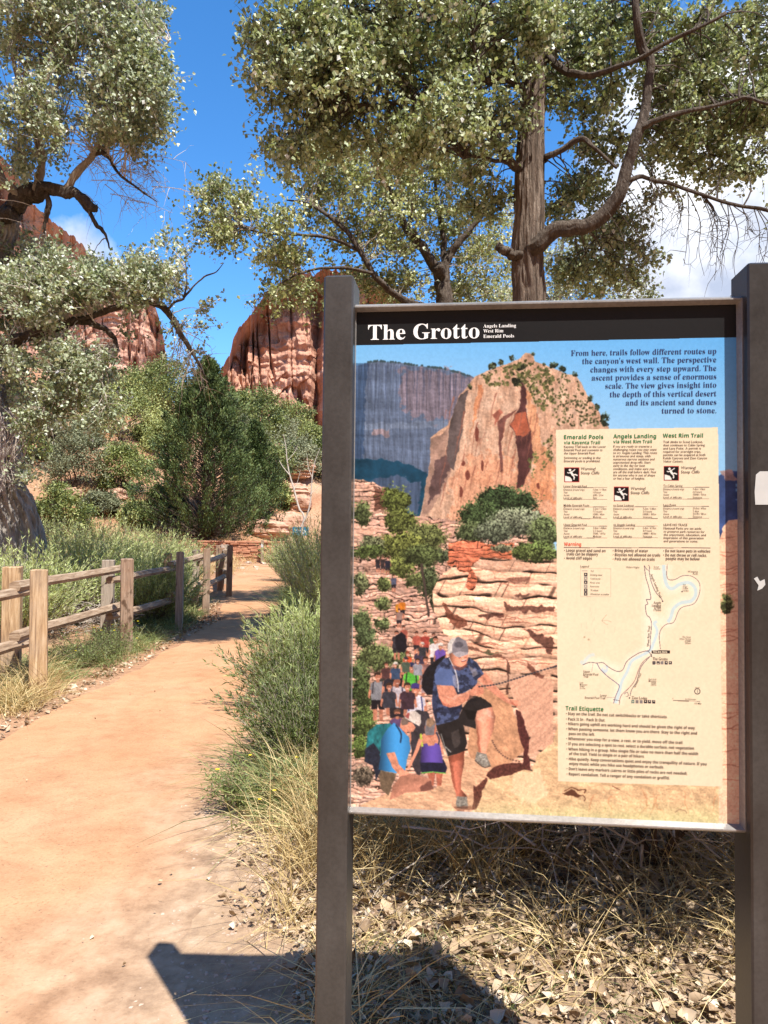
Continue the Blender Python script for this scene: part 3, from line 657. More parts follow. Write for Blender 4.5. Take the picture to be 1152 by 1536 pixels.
xb_ = (QX + QY * 1.25); slab = .80 + .24 * fbm(xb_ / 5.0, (QX - QY) / 60, 4, 91) + .08 * fine
paint(Z3([(905, 720), (1010, 690), (1152, 730), (1152, 1060), (1060, 1110), (1005, 1120), (1030, 1030), (985, 900), (955, 870), (930, 800)]), (222, 168, 138), 2, slab)
paint(Z3([(760, 760), (900, 800), (930, 870), (980, 1000), (1000, 1100), (900, 1180), (820, 1200), (720, 1180), (690, 1100), (700, 990)]), (218, 160, 120), 2, (.78 + .3 * med) * hillshade(fbm(QX / 16, QY / 16, 4, 131), 3.5))
paint(Z3([(950, 880), (975, 890), (1000, 960), (1025, 1040), (1012, 1120), (1036, 1215), (985, 1195), (992, 1100), (962, 1000)]), (86, 46, 44), 2, cdk)
paint(Z3([(560, 1130), (700, 1130), (820, 1200), (800, 1300), (720, 1412), (540, 1440), (300, 1440), (30, 1440), (150, 1380), (280, 1320), (520, 1300)]), (226, 176, 138), 3, (.82 + .25 * med) * hillshade(fbm(QX / 20, QY / 9, 4, 132), 3.5))
paint(np.vstack([Z3([(790, 1260), (830, 1210), (930, 1180), (1040, 1210), (1060, 1130), (1152, 1060)]), A([(836, 1090), (1104, 1140), (1112, 1244)]), Z3([(700, 1500), (730, 1412)])]), (228, 188, 142), 3, (.80 + .22 * med + .1 * fine) * hillshade(fbm(QX / 26, QY / 14, 4, 133), 4.0))
paint(Z3([(920, 1235), (1000, 1210), (1080, 1210), (1120, 1290), (1120, 1340), (980, 1395), (930, 1310)]), (238, 204, 160), 9, .9 + .14 * med)
paint(Z3([(790, 1235), (830, 1190), (900, 1168), (975, 1166), (1030, 1195), (985, 1205), (900, 1238), (810, 1255)]), (92, 52, 46), 2, cdk)
paint(Z3([(715, 1415), (722, 1330), (720, 1290), (740, 1300), (790, 1245), (800, 1262), (770, 1320), (740, 1415)]), (100, 58, 48), 2, cdk)
for k in range(10):
    x = random.uniform(850, 1090); stroke(A([(x, 1180 + random.uniform(0, 14)), (x + random.uniform(-10, 10), 1205), (x + random.uniform(-14, 14), 1232)]), (.6, 2.0, .5), (196, 128, 86), 4, .7)
    stroke(A([(x + 9, 1182), (x + 14, 1210), (x + random.uniform(4, 26), 1234)]), (.8, 1.6), (240, 208, 160), 3, .7)
gmask = np.clip((QY - 1193 - 12 * (nz(20, 8, 3, 95)) + (QX - 1100) * -.012) / 30, 0, 1)[..., None] * np.clip((QX - 690) / 60, 0, 1)[..., None] * .6
IMG[:] = IMG * (1 - gmask) + A([208, 204, 146]) / 255 * gmask
for k in range(70):
    x = random.uniform(740, 1095); y = random.uniform(1208, 1236); stroke(A([(x, y), (x + random.uniform(-3, 3), y - random.uniform(2, 6))]), (.9, .3), (130, 140, 70), 1, .55)
stroke(A([(846, 1186), (858, 1181), (868, 1185), (878, 1184), (876, 1190)]), 1.6, (104, 62, 44), 2); paint(A([(843, 1189), (858, 1184), (874, 1193), (868, 1196), (852, 1193)]), (96, 58, 42), 3); stroke(A([(874, 1192), (878, 1198), (876, 1202)]), 1.2, (96, 58, 42), 1)
stroke(A([(918, 1179), (930, 1185)]), 1.3, (120, 76, 60), 0); stroke(A([(1012, 1219), (1020, 1214), (1028, 1217), (1030, 1221)]), 1.2, (150, 120, 90), 1)
# strip right of the panel
paint(A([(1076, 716), (1085, 708), (1092, 706), (1104, 706), (1106, 800), (1076, 830)]), (62, 82, 128), 2, .7 + .6 * med)
paint(A([(1080, 706), (1098, 704), (1104, 720), (1090, 722)]), (190, 150, 140), 3, dk, .8)
paint(A([(1078, 812), (1084, 792), (1092, 781), (1106, 780), (1112, 1240), (1078, 1240)]), (250, 196, 160), 2, .86 + .2 * med + .12 * fine)
for k in range(26):
    y = random.uniform(800, 1180); stroke(A([(1078, y), (1094, y + random.uniform(-4, 4)), (1110, y + random.uniform(-8, 5))]), (.5, 1.6, .5), (176, 104, 82), 2, .7)
foliage(1090, 905, 10, 16, (140, 150, 78), 60, 2, .6, 77)
# ---- people in the print
SKIN = (228, 150, 120); SKD = (190, 108, 84)
fl = (.80 + .26 * nz(5, 5, 3, 99)) * hillshade(fbm(QX / 7, QY / 9, 3, 98), 1.8)
vol = lambda cx, w: (lambda X, Y: np.clip(1.12 - .45 * np.abs((X - cx) / w) ** 1.6 + .12 * (X - cx) / w, .55, 1.15))
def person(x, y, top, skin=(206, 132, 104), hair=(60, 42, 36), bot=(48, 44, 50), s=1.0, legs=True, arm=None, hat=None, strap=None):
    h = lambda pts: Z3([(x + u * s, y + v * s) for u, v in pts])
    if legs:
        paint(h([(-28, 150), (-4, 150), (-6, 235), (-26, 235)]), skin, .6, fl); paint(h([(6, 150), (28, 150), (26, 235), (8, 235)]), A(skin) * .9, .6, fl)
        paint(h([(-36, 105), (36, 105), (34, 175), (4, 170), (0, 140), (-4, 172), (-34, 175)]), bot, .8, fl)
    paint(h([(-44, 38), (-26, 24), (26, 24), (44, 38), (54, 110), (42, 118), (38, 80), (36, 118), (-36, 118), (-38, 80), (-44, 118), (-54, 108)]), skin, .6, fl)
    paint(h([(-40, 34), (-18, 22), (18, 22), (40, 34), (44, 66), (36, 70), (38, 124), (-38, 124), (-36, 70), (-46, 66)]), top, .8, fl)
    if strap: stroke(h([(-24, 26), (-28, 60), (-30, 90)]), 2.0, strap, .3); stroke(h([(24, 26), (28, 60), (30, 90)]), 2.0, strap, .3)
    paint(h([(-8, 10), (8, 10), (9, 28), (-9, 28)]), A(skin) * .85, .3)
    paint(ell(*h([(0, -4)])[0], 17 * s / 3.6, 21 * s / 3.6), skin, .4, fl)
    if hat is not None:
        paint(h([(-20, -8), (-18, -26), (0, -32), (18, -26), (20, -8)]), hat, .4); stroke(h([(-4, -9), (28, -7)]), 1.6, A(hat) * .7, 0)
    else: paint(h([(-19, 0), (-20, -20), (-4, -30), (14, -26), (19, -4), (12, -12), (-10, -14)]), hair, .5)
    stroke(h([(-8, -4), (-3, -4)]), .7, (70, 44, 40), 0); stroke(h([(4, -4), (9, -4)]), .7, (70, 44, 40), 0); stroke(h([(-6, 8), (7, 8)]), 1.0, (240, 220, 210), 0)
    if arm: stroke(h([(42, 44), (58, 10), (30, -18)]), (4.6, 4.2, 3.4), skin, .4)
for (x, y, tc, s) in [(205, 60, (52, 48, 52), .34), (232, 62, (60, 52, 54), .34), (258, 66, (46, 48, 62), .36), (290, 160, (90, 96, 120), .36), (318, 300, (226, 150, 46), .42), (336, 292, (222, 128, 40), .4), (320, 345, (150, 120, 110), .4), (306, 470, (60, 56, 62), .6), (345, 440, (170, 90, 76), .45), (415, 470, (196, 96, 80), .5), (460, 470, (176, 70, 60), .6), (505, 480, (70, 96, 70), .5)]:
    person(x, y, tc, s=s)
paint(Z3([(300, 480), (330, 462), (354, 480), (364, 545), (345, 575), (310, 560), (296, 520)]), (34, 32, 40), 1.2, fl)
person(515, 505, (232, 222, 220), s=.75); person(542, 540, (112, 84, 170), s=.7, hat=(226, 216, 206)); person(430, 560, (70, 62, 82), s=.66); person(365, 580, (206, 84, 48), s=.55, hair=(120, 50, 36)); person(462, 615, (146, 104, 98), s=.8)
person(230, 690, (60, 62, 58), s=.75, hat=(86, 92, 72)); person(205, 705, (136, 136, 142), s=1.0, bot=(34, 32, 38), strap=(66, 64, 72)); person(275, 690, (46, 46, 56), s=.95, arm=True)
person(336, 665, (40, 36, 40), s=1.0, hat=(204, 176, 140)); person(385, 655, (92, 190, 66), s=.98, hat=(42, 50, 86), strap=(40, 60, 40))
person(308, 730, (198, 188, 196), s=1.12, skin=(160, 98, 78), strap=(60, 60, 80)); person(408, 775, (226, 220, 230), s=1.25, hat=(66, 56, 120), strap=(66, 72, 116))
person(310, 905, (96, 72, 110), s=1.0, hair=(96, 66, 52), legs=False); stroke(Z3([(285, 912), (330, 908)]), 3.2, (40, 34, 40), 0)
paint(Z3([(405, 880), (470, 890), (520, 1000), (430, 1240), (390, 1190), (380, 1000)]), (64, 58, 64), 2, fl)
for (x, y, tc, s_, ht) in [(250, 640, (90, 60, 60), .6, None), (300, 640, (60, 80, 110), .62, (210, 200, 190)), (420, 620, (150, 150, 160), .6, None), (355, 610, (80, 96, 80), .55, (60, 60, 70)), (470, 690, (180, 150, 150), .8, None), (445, 530, (60, 60, 66), .5, (190, 180, 170)), (265, 760, (60, 60, 70), .9, None), (365, 760, (70, 50, 60), .95, None)]:
    person(x, y, tc, s=s_, hat=ht, legs=False)
# man in the blue shirt
paint(Z3([(205, 1205), (305, 1225), (280, 1290), (262, 1345), (220, 1310), (212, 1250)]), (116, 96, 76), 1.2, fl)
paint(Z3([(150, 1000), (196, 962), (268, 952), (292, 985), (236, 1030), (228, 1180), (196, 1260), (180, 1180), (140, 1150), (142, 1080)]), (42, 118, 124), 1.2, .6 + .7 * nz(4, 6, 3, 101))
paint(Z3([(136, 1090), (180, 1060), (215, 1110), (222, 1200), (196, 1262), (176, 1180), (134, 1160)]), (40, 46, 62), 1.2, .7 + .5 * fine)
paint(Z3([(222, 1040), (250, 990), (290, 950), (330, 985), (372, 1030), (382, 1090), (360, 1150), (352, 1215), (300, 1222), (208, 1206), (220, 1110)]), (62, 140, 200), .8, vol(595, 24))
stroke(Z3([(300, 960), (330, 1010), (326, 1060)]), 2.4, (34, 60, 90), .4)
paint(Z3([(248, 1115), (296, 1108), (318, 1175), (345, 1205), (380, 1228), (372, 1240), (325, 1238), (285, 1195)]), SKIN, .6, fl); paint(Z3([(320, 1210), (360, 1212), (382, 1230), (370, 1242), (318, 1240)]), A(SKIN) * 1.05, .4)
paint(Z3([(330, 935), (390, 950), (408, 975), (395, 1000), (350, 1002), (322, 975)]), SKIN, .5, fl); paint(Z3([(328, 945), (350, 915), (372, 925), (365, 960), (335, 965)]), (120, 100, 90), .6)
paint(Z3([(350, 925), (368, 892), (405, 885), (435, 910), (438, 950), (428, 970), (392, 950)]), (226, 212, 200), .5, fl); paint(Z3([(352, 920), (366, 896), (378, 900), (370, 930)]), (160, 80, 76), .4)
# woman in the purple top
paint(Z3([(470, 1215), (515, 1218), (505, 1290), (490, 1285)]), SKD, .6, fl); paint(Z3([(518, 1218), (556, 1215), (548, 1290), (525, 1290)]), SKD, .6, fl)
paint(Z3([(432, 1160), (560, 1150), (578, 1195), (570, 1224), (508, 1215), (440, 1222)]), (34, 36, 60), .8, fl); stroke(Z3([(440, 1222), (505, 1216)]), 1.6, (110, 190, 80), 0); stroke(Z3([(510, 1218), (572, 1224)]), 1.6, (110, 190, 80), 0)
paint(Z3([(430, 1030), (450, 1010), (520, 1010), (545, 1040), (560, 1120), (440, 1110)]), SKIN, .6, fl); paint(Z3([(440, 1068), (470, 1060), (480, 1075), (505, 1075), (515, 1060), (538, 1064), (558, 1168), (434, 1166)]), (94, 74, 156), .8, vol(648, 18))
stroke(Z3([(436, 1010), (440, 1050), (446, 1080)]), 3.0, (176, 196, 70), .2); stroke(Z3([(520, 1000), (535, 1040), (532, 1070)]), 2.4, (60, 60, 80), .2)
stroke(Z3([(436, 1040), (410, 1110), (368, 1200)]), (6, 5, 3.6), SKIN, .4)
paint(ell(*Z3([(488, 985)])[0], 9, 12), SKD, .4); paint(Z3([(458, 1000), (462, 940), (490, 925), (515, 945), (508, 1018), (462, 1018)]), (126, 120, 124), .5, fl); paint(Z3([(470, 930), (500, 924), (515, 950), (490, 975), (466, 965)]), (150, 120, 96), 1.2, fl)
paint(Z3([(285, 1290), (330, 1235), (420, 1225), (495, 1260), (500, 1310), (440, 1325), (350, 1330), (270, 1370)]), (190, 128, 104), 2, .75 + .4 * med); paint(Z3([(490, 1265), (505, 1305), (440, 1325), (430, 1300)]), (120, 76, 66), 2)
# man hauling on the chain
paint(Z3([(445, 690), (470, 655), (530, 605), (570, 585), (560, 650), (510, 700), (500, 800), (470, 800), (442, 760)]), (28, 28, 34), 1, .8 + .5 * fine)
paint(Z3([(742, 712), (782, 680), (858, 770), (905, 818), (955, 836), (968, 850), (955, 864), (905, 846), (850, 810), (800, 770)]), SKIN, .8, fl)
stroke(Z3([(925, 830), (965, 838), (972, 856)]), (3, 2.2, 1.4), SKIN, .2); stroke(Z3([(925, 842), (955, 862)]), (2.4, 1.4), SKD, .2)
paint(Z3([(585, 1135), (672, 1100), (668, 1180), (655, 1250), (652, 1310), (688, 1352), (632, 1358), (612, 1290), (596, 1210)]), SKD, .8, vol(683, 10))
paint(Z3([(632, 1348), (684, 1350), (692, 1408), (660, 1418), (632, 1408), (624, 1388)]), (134, 128, 118), .6, .7 + .6 * fine); stroke(Z3([(630, 1408), (690, 1412)]), 1.6, (74, 66, 62), 0)
paint(Z3([(722, 915), (745, 872), (780, 860), (822, 868), (838, 920), (830, 985), (800, 1060), (788, 1115), (748, 1112), (742, 1000)]), SKIN, .8, vol(725, 14)); paint(Z3([(730, 880), (790, 862), (815, 900), (780, 950), (735, 935)]), (238, 176, 148), 1.5, fl, .6)
paint(Z3([(738, 1108), (790, 1118), (800, 1150), (814, 1182), (775, 1188), (728, 1150)]), (138, 132, 122), .6, .7 + .6 * fine); stroke(Z3([(728, 1154), (775, 1190), (814, 1184)]), 1.6, (72, 66, 62), 0)
for k in range(4): stroke(Z3([(748 + k * 10, 1128 + k * 10), (772 + k * 8, 1122 + k * 12)]), .8, (210, 206, 196), 0)
paint(Z3([(515, 960), (640, 925), (665, 870), (700, 820), (760, 810), (815, 850), (822, 866), (742, 884), (728, 930), (735, 985), (665, 965), (688, 1062), (672, 1104), (582, 1134), (545, 1040)]), (36, 33, 34), 1, .8 + .6 * med)
stroke(Z3([(545, 1010), (580, 1128)]), 1.4, (180, 178, 170), 0, .7); stroke(Z3([(568, 1080), (600, 1110)]), 1.4, (190, 188, 180), .6, .8)
camo = .55 + .9 * (nz(5, 4, 2, 111) > .52) * .5 + .35 * fine
paint(Z3([(525, 640), (560, 605), (600, 592), (640, 645), (700, 598), (738, 625), (778, 688), (742, 716), (736, 748), (650, 800), (660, 868), (640, 930), (580, 950), (520, 965), (496, 840), (500, 780), (508, 690)]), (62, 72, 102), 1, camo)
paint(Z3([(508, 690), (540, 655), (600, 660), (628, 720), (622, 752), (560, 752), (516, 746)]), (86, 104, 148), 1, .85 + .3 * med)
stroke(Z3([(590, 600), (622, 670), (636, 730), (640, 785)]), 1.6, (214, 208, 206), .3)
paint(Z3([(520, 748), (612, 752), (636, 800), (690, 782), (722, 762), (738, 788), (700, 826), (640, 860), (595, 870), (560, 858), (535, 815)]), SKIN, .8, fl); paint(Z3([(530, 800), (560, 845), (600, 862), (640, 850), (590, 868), (555, 856)]), SKD, 1, None, .8)
paint(Z3([(716, 768), (742, 735), (775, 755), (778, 790), (750, 806), (718, 802)]), A(SKIN) * 1.02, .5, fl)
for k in range(4): stroke(Z3([(738 + k * 3, 748 + k * 13), (772, 760 + k * 11)]), .8, SKD, 0)
paint(Z3([(588, 570), (620, 560), (690, 575), (692, 605), (680, 640), (645, 652), (612, 640), (594, 605)]), SKIN, .5, vol(690, 15)); stroke(Z3([(600, 612), (625, 642), (660, 650), (684, 632)]), 1.4, (150, 92, 70), .6, .7)
stroke(Z3([(655, 620), (682, 612)]), 2.4, (120, 50, 46), 0); stroke(Z3([(657, 617), (681, 610)]), 1.3, (244, 232, 226), 0); stroke(Z3([(640, 602), (654, 600)]), .9, (80, 50, 44), 0); stroke(Z3([(672, 598), (684, 597)]), .9, (80, 50, 44), 0)
paint(Z3([(583, 580), (582, 525), (600, 496), (640, 486), (680, 508), (692, 545), (694, 572), (640, 594), (610, 572)]), (126, 120, 126), .5, .85 + .3 * med); paint(Z3([(583, 580), (582, 525), (600, 496), (628, 490), (606, 530), (604, 570)]), (222, 214, 206), .5, fl)
paint(Z3([(606, 575), (650, 565), (694, 572), (690, 582), (645, 598), (625, 592)]), (168, 160, 164), .4); paint(ell(*Z3([(642, 530)])[0], 7, 4.4), (90, 86, 94), .6)
# form shadows on the climbing man
for pts, c, al in (([(520, 868), (580, 876), (650, 858), (662, 880), (640, 905), (560, 900), (515, 890)], (30, 34, 52), .55), ([(498, 780), (520, 760), (530, 830), (516, 960), (505, 900)], (34, 38, 58), .5), ([(592, 1132), (672, 1102), (668, 1150), (600, 1165)], (130, 66, 48), .6), ([(740, 960), (748, 1000), (760, 1110), (746, 1110), (738, 1000)], (140, 74, 54), .6),
                   ([(606, 640), (650, 655), (690, 625), (684, 648), (640, 672), (612, 660)], (120, 60, 46), .6), ([(670, 880), (740, 890), (728, 935), (690, 930)], (16, 15, 16), .6), ([(588, 1180), (604, 1180), (634, 1340), (616, 1300)], (130, 68, 50), .5), ([(610, 1405), (700, 1400), (740, 1418), (640, 1428)], (120, 74, 56), .6), ([(700, 800), (760, 812), (740, 830), (680, 850)], (24, 24, 30), .5)):
    paint(Z3(pts), c, 1.5, None, al)
for pts, al in (([(600, 700), (625, 690), (640, 770), (620, 760)], .25), ([(690, 640), (730, 660), (745, 690), (720, 700)], .3), ([(600, 1000), (640, 985), (655, 1060), (620, 1090)], .12), ([(790, 880), (818, 890), (826, 930), (806, 920)], .35), ([(560, 800), (600, 812), (680, 795), (620, 830)], .3)): paint(Z3(pts), (250, 220, 200), 3, None, al)
# the chain
c1 = spline(Z3([(752, 756), (850, 742), (950, 712), (1050, 680), (1152, 650), (1170, 644)]), 64)
for i in range(0, 63):
    if i % 2 == 0: paint(ell(c1[i, 0], c1[i, 1], 1.9, 1.3, 8), (58, 56, 62), 0)
    else: stroke([c1[i], c1[i + 1 if i < 63 else i]], 1.3, (96, 92, 96), 0)
c2 = spline(Z3([(822, 1048), (850, 1098), (900, 1140), (975, 1162)]), 30)
for i in range(0, 29, 2): paint(ell(c2[i, 0], c2[i, 1], 1.5, 1.1, 8), (96, 70, 62), 0)
def soften(im, k=1):
    for _ in range(k):
        p = np.pad(im, ((1, 1), (1, 1), (0, 0)), 'edge'); im = (p[1:-1, 1:-1] * 4 + (p[:-2, 1:-1] + p[2:, 1:-1] + p[1:-1, :-2] + p[1:-1, 2:]) * 2 + p[:-2, :-2] + p[2:, 2:] + p[:-2, 2:] + p[2:, :-2]) / 16
    return im
IMG[:] = soften(IMG, 2)
_sky = np.clip((IMG[..., 2] - IMG[..., 0]) * 6 - .6, 0, 1)[..., None]
IMG[:] = IMG * (1 + (1 - _sky) * ((NF[..., None] - .5) * .12 + (fine[..., None] - .5) * .16))
_m = IMG.mean(2, keepdims=True); IMG[:] = np.clip(_m + (IMG - _m) * (.92 + .06 * _sky), 0, 1)
IMG[:] = np.clip(.5 + (IMG - .5) * 1.06 + .01, 0, 1)
# ---- cream information panel in the print
CREAM = (236, 218, 186)
info = A([(834, 644.5), (1077, 641), (1084, 1180), (837, 1172)])
paint(info, CREAM, 0, .985 + .03 * nz(30, 30, 3, 121))
hl = lambda: None
# map: pale glow, river, trails
def mstroke(pts, w, col, al=1.0): stroke(Z6(pts), w, col, 0, al)
river = [(733, 210), (738, 280), (755, 345), (790, 368), (840, 338), (900, 328), (940, 360), (945, 410), (915, 450), (850, 462), (800, 500), (780, 560), (760, 590), (690, 585), (670, 600), (690, 650), (665, 730), (640, 780), (580, 815), (520, 850), (490, 920), (455, 985), (440, 1050), (415, 1130)]
for w, al in ((26, .18), (18, .22), (12, .25)): mstroke(river, w, (250, 240, 218), al); mstroke([(200, 860), (300, 870), (360, 900), (440, 915)], w, (250, 240, 218), al); mstroke([(660, 240), (640, 400), (640, 600), (650, 780)], w, (250, 240, 218), al)
mstroke(river[:13], 5.4, (186, 214, 222), .75); mstroke(river[13:], 4.6, (188, 216, 226), .75); mstroke([(330, 890), (345, 915), (350, 880)], 7, (186, 210, 226), .7); mstroke([(180, 850), (200, 860), (240, 815), (275, 805)], 5, (196, 220, 224), .6)
TR = (104, 88, 96)
mstroke([(757, 205), (754, 280), (770, 308), (810, 306), (860, 282), (920, 285), (965, 320), (975, 370), (960, 430), (930, 470), (860, 490), (830, 520), (800, 590), (750, 605), (715, 640), (704, 690), (712, 770)], .95, (132, 112, 112))
mstroke([(604, 215), (614, 290), (632, 350), (648, 430), (630, 440), (618, 440), (628, 470), (612, 480), (620, 540), (640, 560), (652, 600), (645, 700), (642, 770), (622, 782)], .95, TR)
mstroke([(604, 215), (622, 240), (636, 245), (640, 225), (632, 210)], .8, TR); mstroke([(636, 245), (650, 320), (680, 390), (715, 430), (726, 452)], .95, TR)
mstroke([(195, 875), (240, 858), (290, 862), (330, 860), (370, 890), (420, 916), (460, 908), (490, 850), (560, 800), (622, 782), (650, 806)], .95, TR)
mstroke([(290, 862), (310, 900), (360, 950), (420, 995), (438, 1020), (415, 1080), (400, 1130)], .95, (98, 92, 120)); mstroke([(438, 1138), (450, 1080), (500, 1030), (540, 980), (570, 900), (600, 850), (650, 812)], .95, (146, 112, 108)); mstroke([(510, 1080), (520, 1040), (556, 980), (582, 890), (640, 820)], .85, TR)
mstroke([(470, 1070), (490, 1055), (498, 1080), (480, 1085)], .7, TR); mstroke([(398, 1105), (440, 1112)], .8, TR)
for q in ((726, 452), (650, 806), (653, 816), (506, 1094), (855, 388)): paint(ell(*Z6([q])[0], 1.0, 1.0, 10), (44, 38, 42), 0)
paint(Z6([(654, 778), (776, 778), (776, 798), (654, 798)]), (44, 36, 36), 0)
for x in (658, 686, 712, 740, 767): paint(Z6([(x, 850), (x + 20, 850), (x + 20, 871), (x, 871)]), (52, 48, 56) if x != 712 else (130, 122, 118), 0)
for x, c in ((518, (96, 120, 110)), (546, (130, 120, 116)), (574, (130, 122, 118)), (602, (52, 46, 52)), (628, (52, 46, 52)), (656, (52, 46, 52))): paint(Z6([(x, 1108), (x + 21, 1108), (x + 21, 1130), (x, 1130)]), c, 0)
for x in (663, 524): stroke(Z6([(x, 861 if x == 663 else 1119), (x + 11, 861 if x == 663 else 1119)]), .7, CREAM, 0)
for i, (x, y) in enumerate([(690, 868), (745, 862), (770, 862), (606, 1119), (634, 1119), (662, 1119)]): paint(ell(*Z6([(x + 6, y - 4)])[0], 1.1, 1.1, 8), CREAM, 0)
for a, b in (((180, 232), (382, 236)), ((382, 236), (382, 422)), ((382, 422), (180, 420)), ((180, 420), (180, 232))): mstroke([a, b], .6, (196, 176, 152))
for k in range(6): paint(Z6([(205, 262 + k * 26), (226, 262 + k * 26), (226, 284 + k * 26), (205, 284 + k * 26)]), (52, 46, 54) if k not in (1, 3) else (150, 140, 132), 0); paint(ell(*Z6([(215, 273 + k * 26)])[0], 1.1, 1.2, 8), CREAM, 0)
mstroke([(190, 250), (226, 250)], .7, TR); paint(ell(*Z6([(957, 1050)])[0], 4.6, 4.6, 24), (70, 60, 60), 0); paint(ell(*Z6([(957, 1050)])[0], 3.5, 3.5, 24), CREAM, 0); mstroke([(957, 1040), (957, 1060)], .8, (70, 60, 60))
mstroke([(795, 1110), (900, 1114)], 1.6, (120, 106, 92)); mstroke([(900, 1114), (975, 1118)], .8, (150, 136, 120)); mstroke([(345, 1092), (410, 1090)], .5, (150, 136, 130)); mstroke([(255, 920), (264, 866)], .5, (150, 136, 130))
for k in range(12):
    x = random.uniform(170, 440); y = random.uniform(440, 760); mstroke([(x, y), (x + random.uniform(-10, 10), y + random.uniform(14, 50))], .5, (204, 186, 160), .7)
for a, b, c in (((322, 580), (350, 545), (358, 540)), ((322, 580), (360, 580), (386, 590)), ((322, 580), (345, 600), (362, 606))): mstroke([a, b, c], .7, (176, 156, 130), .8)
for q in ((206, 690), (234, 706)): paint(ell(*Z6([q])[0], 1.6, 1.8, 8), (190, 170, 140), 1)
# table rules
Z5 = lambda p: A([(820 + u / 4.114, 630 + v / 4.114) for u, v in p])
RULE = (112, 96, 86)
for x0, x1, ys in ((105, 374, (418, 491, 537, 610, 656, 729)), (412, 686, (536, 609, 656, 728)), (720, 1003, (416, 488, 534, 608))):
    for y in ys: stroke(Z5([(x0, y), (x1, y - 1)]), .7, RULE, 0)
stroke(Z6([(70, 95), (1043, 97)]), 1.0, (96, 72, 70), 0)
# falling-figure warning pictograms
for u0, v0 in ((108, 293), (414, 412), (722, 285)):
    h = lambda pts: Z5([(u0 + a * .94, v0 + b * .90) for a, b in pts])
    paint(h([(0, 0), (100, 0), (100, 100), (0, 100)]), (176, 44, 48), 0); paint(h([(4, 4), (96, 4), (96, 96), (4, 96)]), (22, 18, 20), 0)
    paint(h([(5, 56), (40, 66), (52, 84), (52, 95), (5, 95)]), (240, 232, 220), 0)
    W_ = (246, 240, 230); paint(ell(*h([(38, 18)])[0], 2.0, 2.0, 14), W_, 0)
    stroke(h([(42, 28), (52, 44), (58, 54)]), 3.4, W_, 0, 1, False); stroke(h([(46, 32), (60, 24), (72, 12)]), 1.5, W_, 0, 1, False); stroke(h([(44, 34), (30, 38), (20, 34)]), 1.5, W_, 0, 1, False)
    stroke(h([(56, 52), (74, 48), (88, 56)]), 2.0, W_, 0, 1, False); stroke(h([(56, 52), (66, 66), (64, 84)]), 2.0, W_, 0, 1, False)
# black heading band
yb = 518 + (QX - 537) * (506.2 - 518) / 552
IMG[QY < yb] = A([27, 27, 28]) / 255 * (.95 + .1 * NF[QY < yb])[..., None]
IMG[:] = np.clip(IMG * (1 + (NF[..., None] - .5) * .06), 0, 1)
img = bpy.data.images.new('trail_photograph_print', IW, IH)
buf = np.ones((IH, IW, 4), np.float32); buf[..., :3] = IMG[::-1]
img.pixels.foreach_set(buf.ravel()); img.update(); img.pack()
PRINT_GAIN = 0.74
mp, nt, b = new_mat('printed_panel')
ti = nt.nodes.new('ShaderNodeTexImage'); ti.image = img; ti.interpolation = 'Linear'; ti.extension = 'EXTEND'
kk = mix(nt, 1.0, ti.outputs[0], (PRINT_GAIN,) * 3, 'MULTIPLY'); nt.links.new(kk, b.inputs['Base Color'])
b.inputs['Roughness'].default_value = 0.35; b.inputs['Specular IOR Level'].default_value = 0.25

foot = (S(SW / 2, 0)); foot[2] = float(gz(foot[0], foot[1]))
sign = thing('trailhead_sign', 'tall brown metal trailhead sign with a printed picture panel headed The Grotto', 'sign', foot)
mb = MB(); o_ = .004
mb.add([S(-o_, SH + o_), S(SW + o_, SH + o_), S(SW + o_, -o_), S(-o_, -o_)], [[0, 1, 2, 3]])
u0, v0 = -o_ / SW, -o_ / SH
UV = [(u0, v0), (1 - u0, v0), (1 - u0, 1 - v0), (u0, 1 - v0)]
mb.add([S(-o_, SH + o_, -.012), S(SW + o_, SH + o_, -.012), S(SW + o_, -o_, -.012), S(-o_, -o_, -.012)], [[3, 2, 1, 0], [0, 1, 5 - 4 + 0, 0]][:1])
panel = mb.build('panel', mp, sign, uv=UV + UV)
# frame: four mitred bars, bevelled in towards the print
fo, fi, fd = .019, .002, .017     # outer edge, inner edge, height in front of the print
cs = [(-fo, -.016), (-fo, .003), (-fo + .0075, fd), (-fo + .0105, fd), (-fi, .001), (-fi, -.016)]
cor = [(0, 0), (SW, 0), (SW, SH), (0, SH)]; nrm_ = [(-1, -1), (1, -1), (1, 1), (-1, 1)]
def corner(k):
    (s, t), (a, c) = cor[k], nrm_[k]; return [S(s + a * -q, t + c * -q, n) for q, n in cs]
for k in range(4):
    mb = MB(); c0, c1_ = corner(k), corner((k + 1) % 4); n = len(cs)
    F = [[i, (i + 1) % n, n + (i + 1) % n, n + i] for i in range(n)]
    mb.add(c0 + c1_, F); mb.f.append((A([list(range(n - 1, -1, -1)), list(range(n, 2 * n))]), 0)); mb.build('frame_bar', M_FRAME, sign)
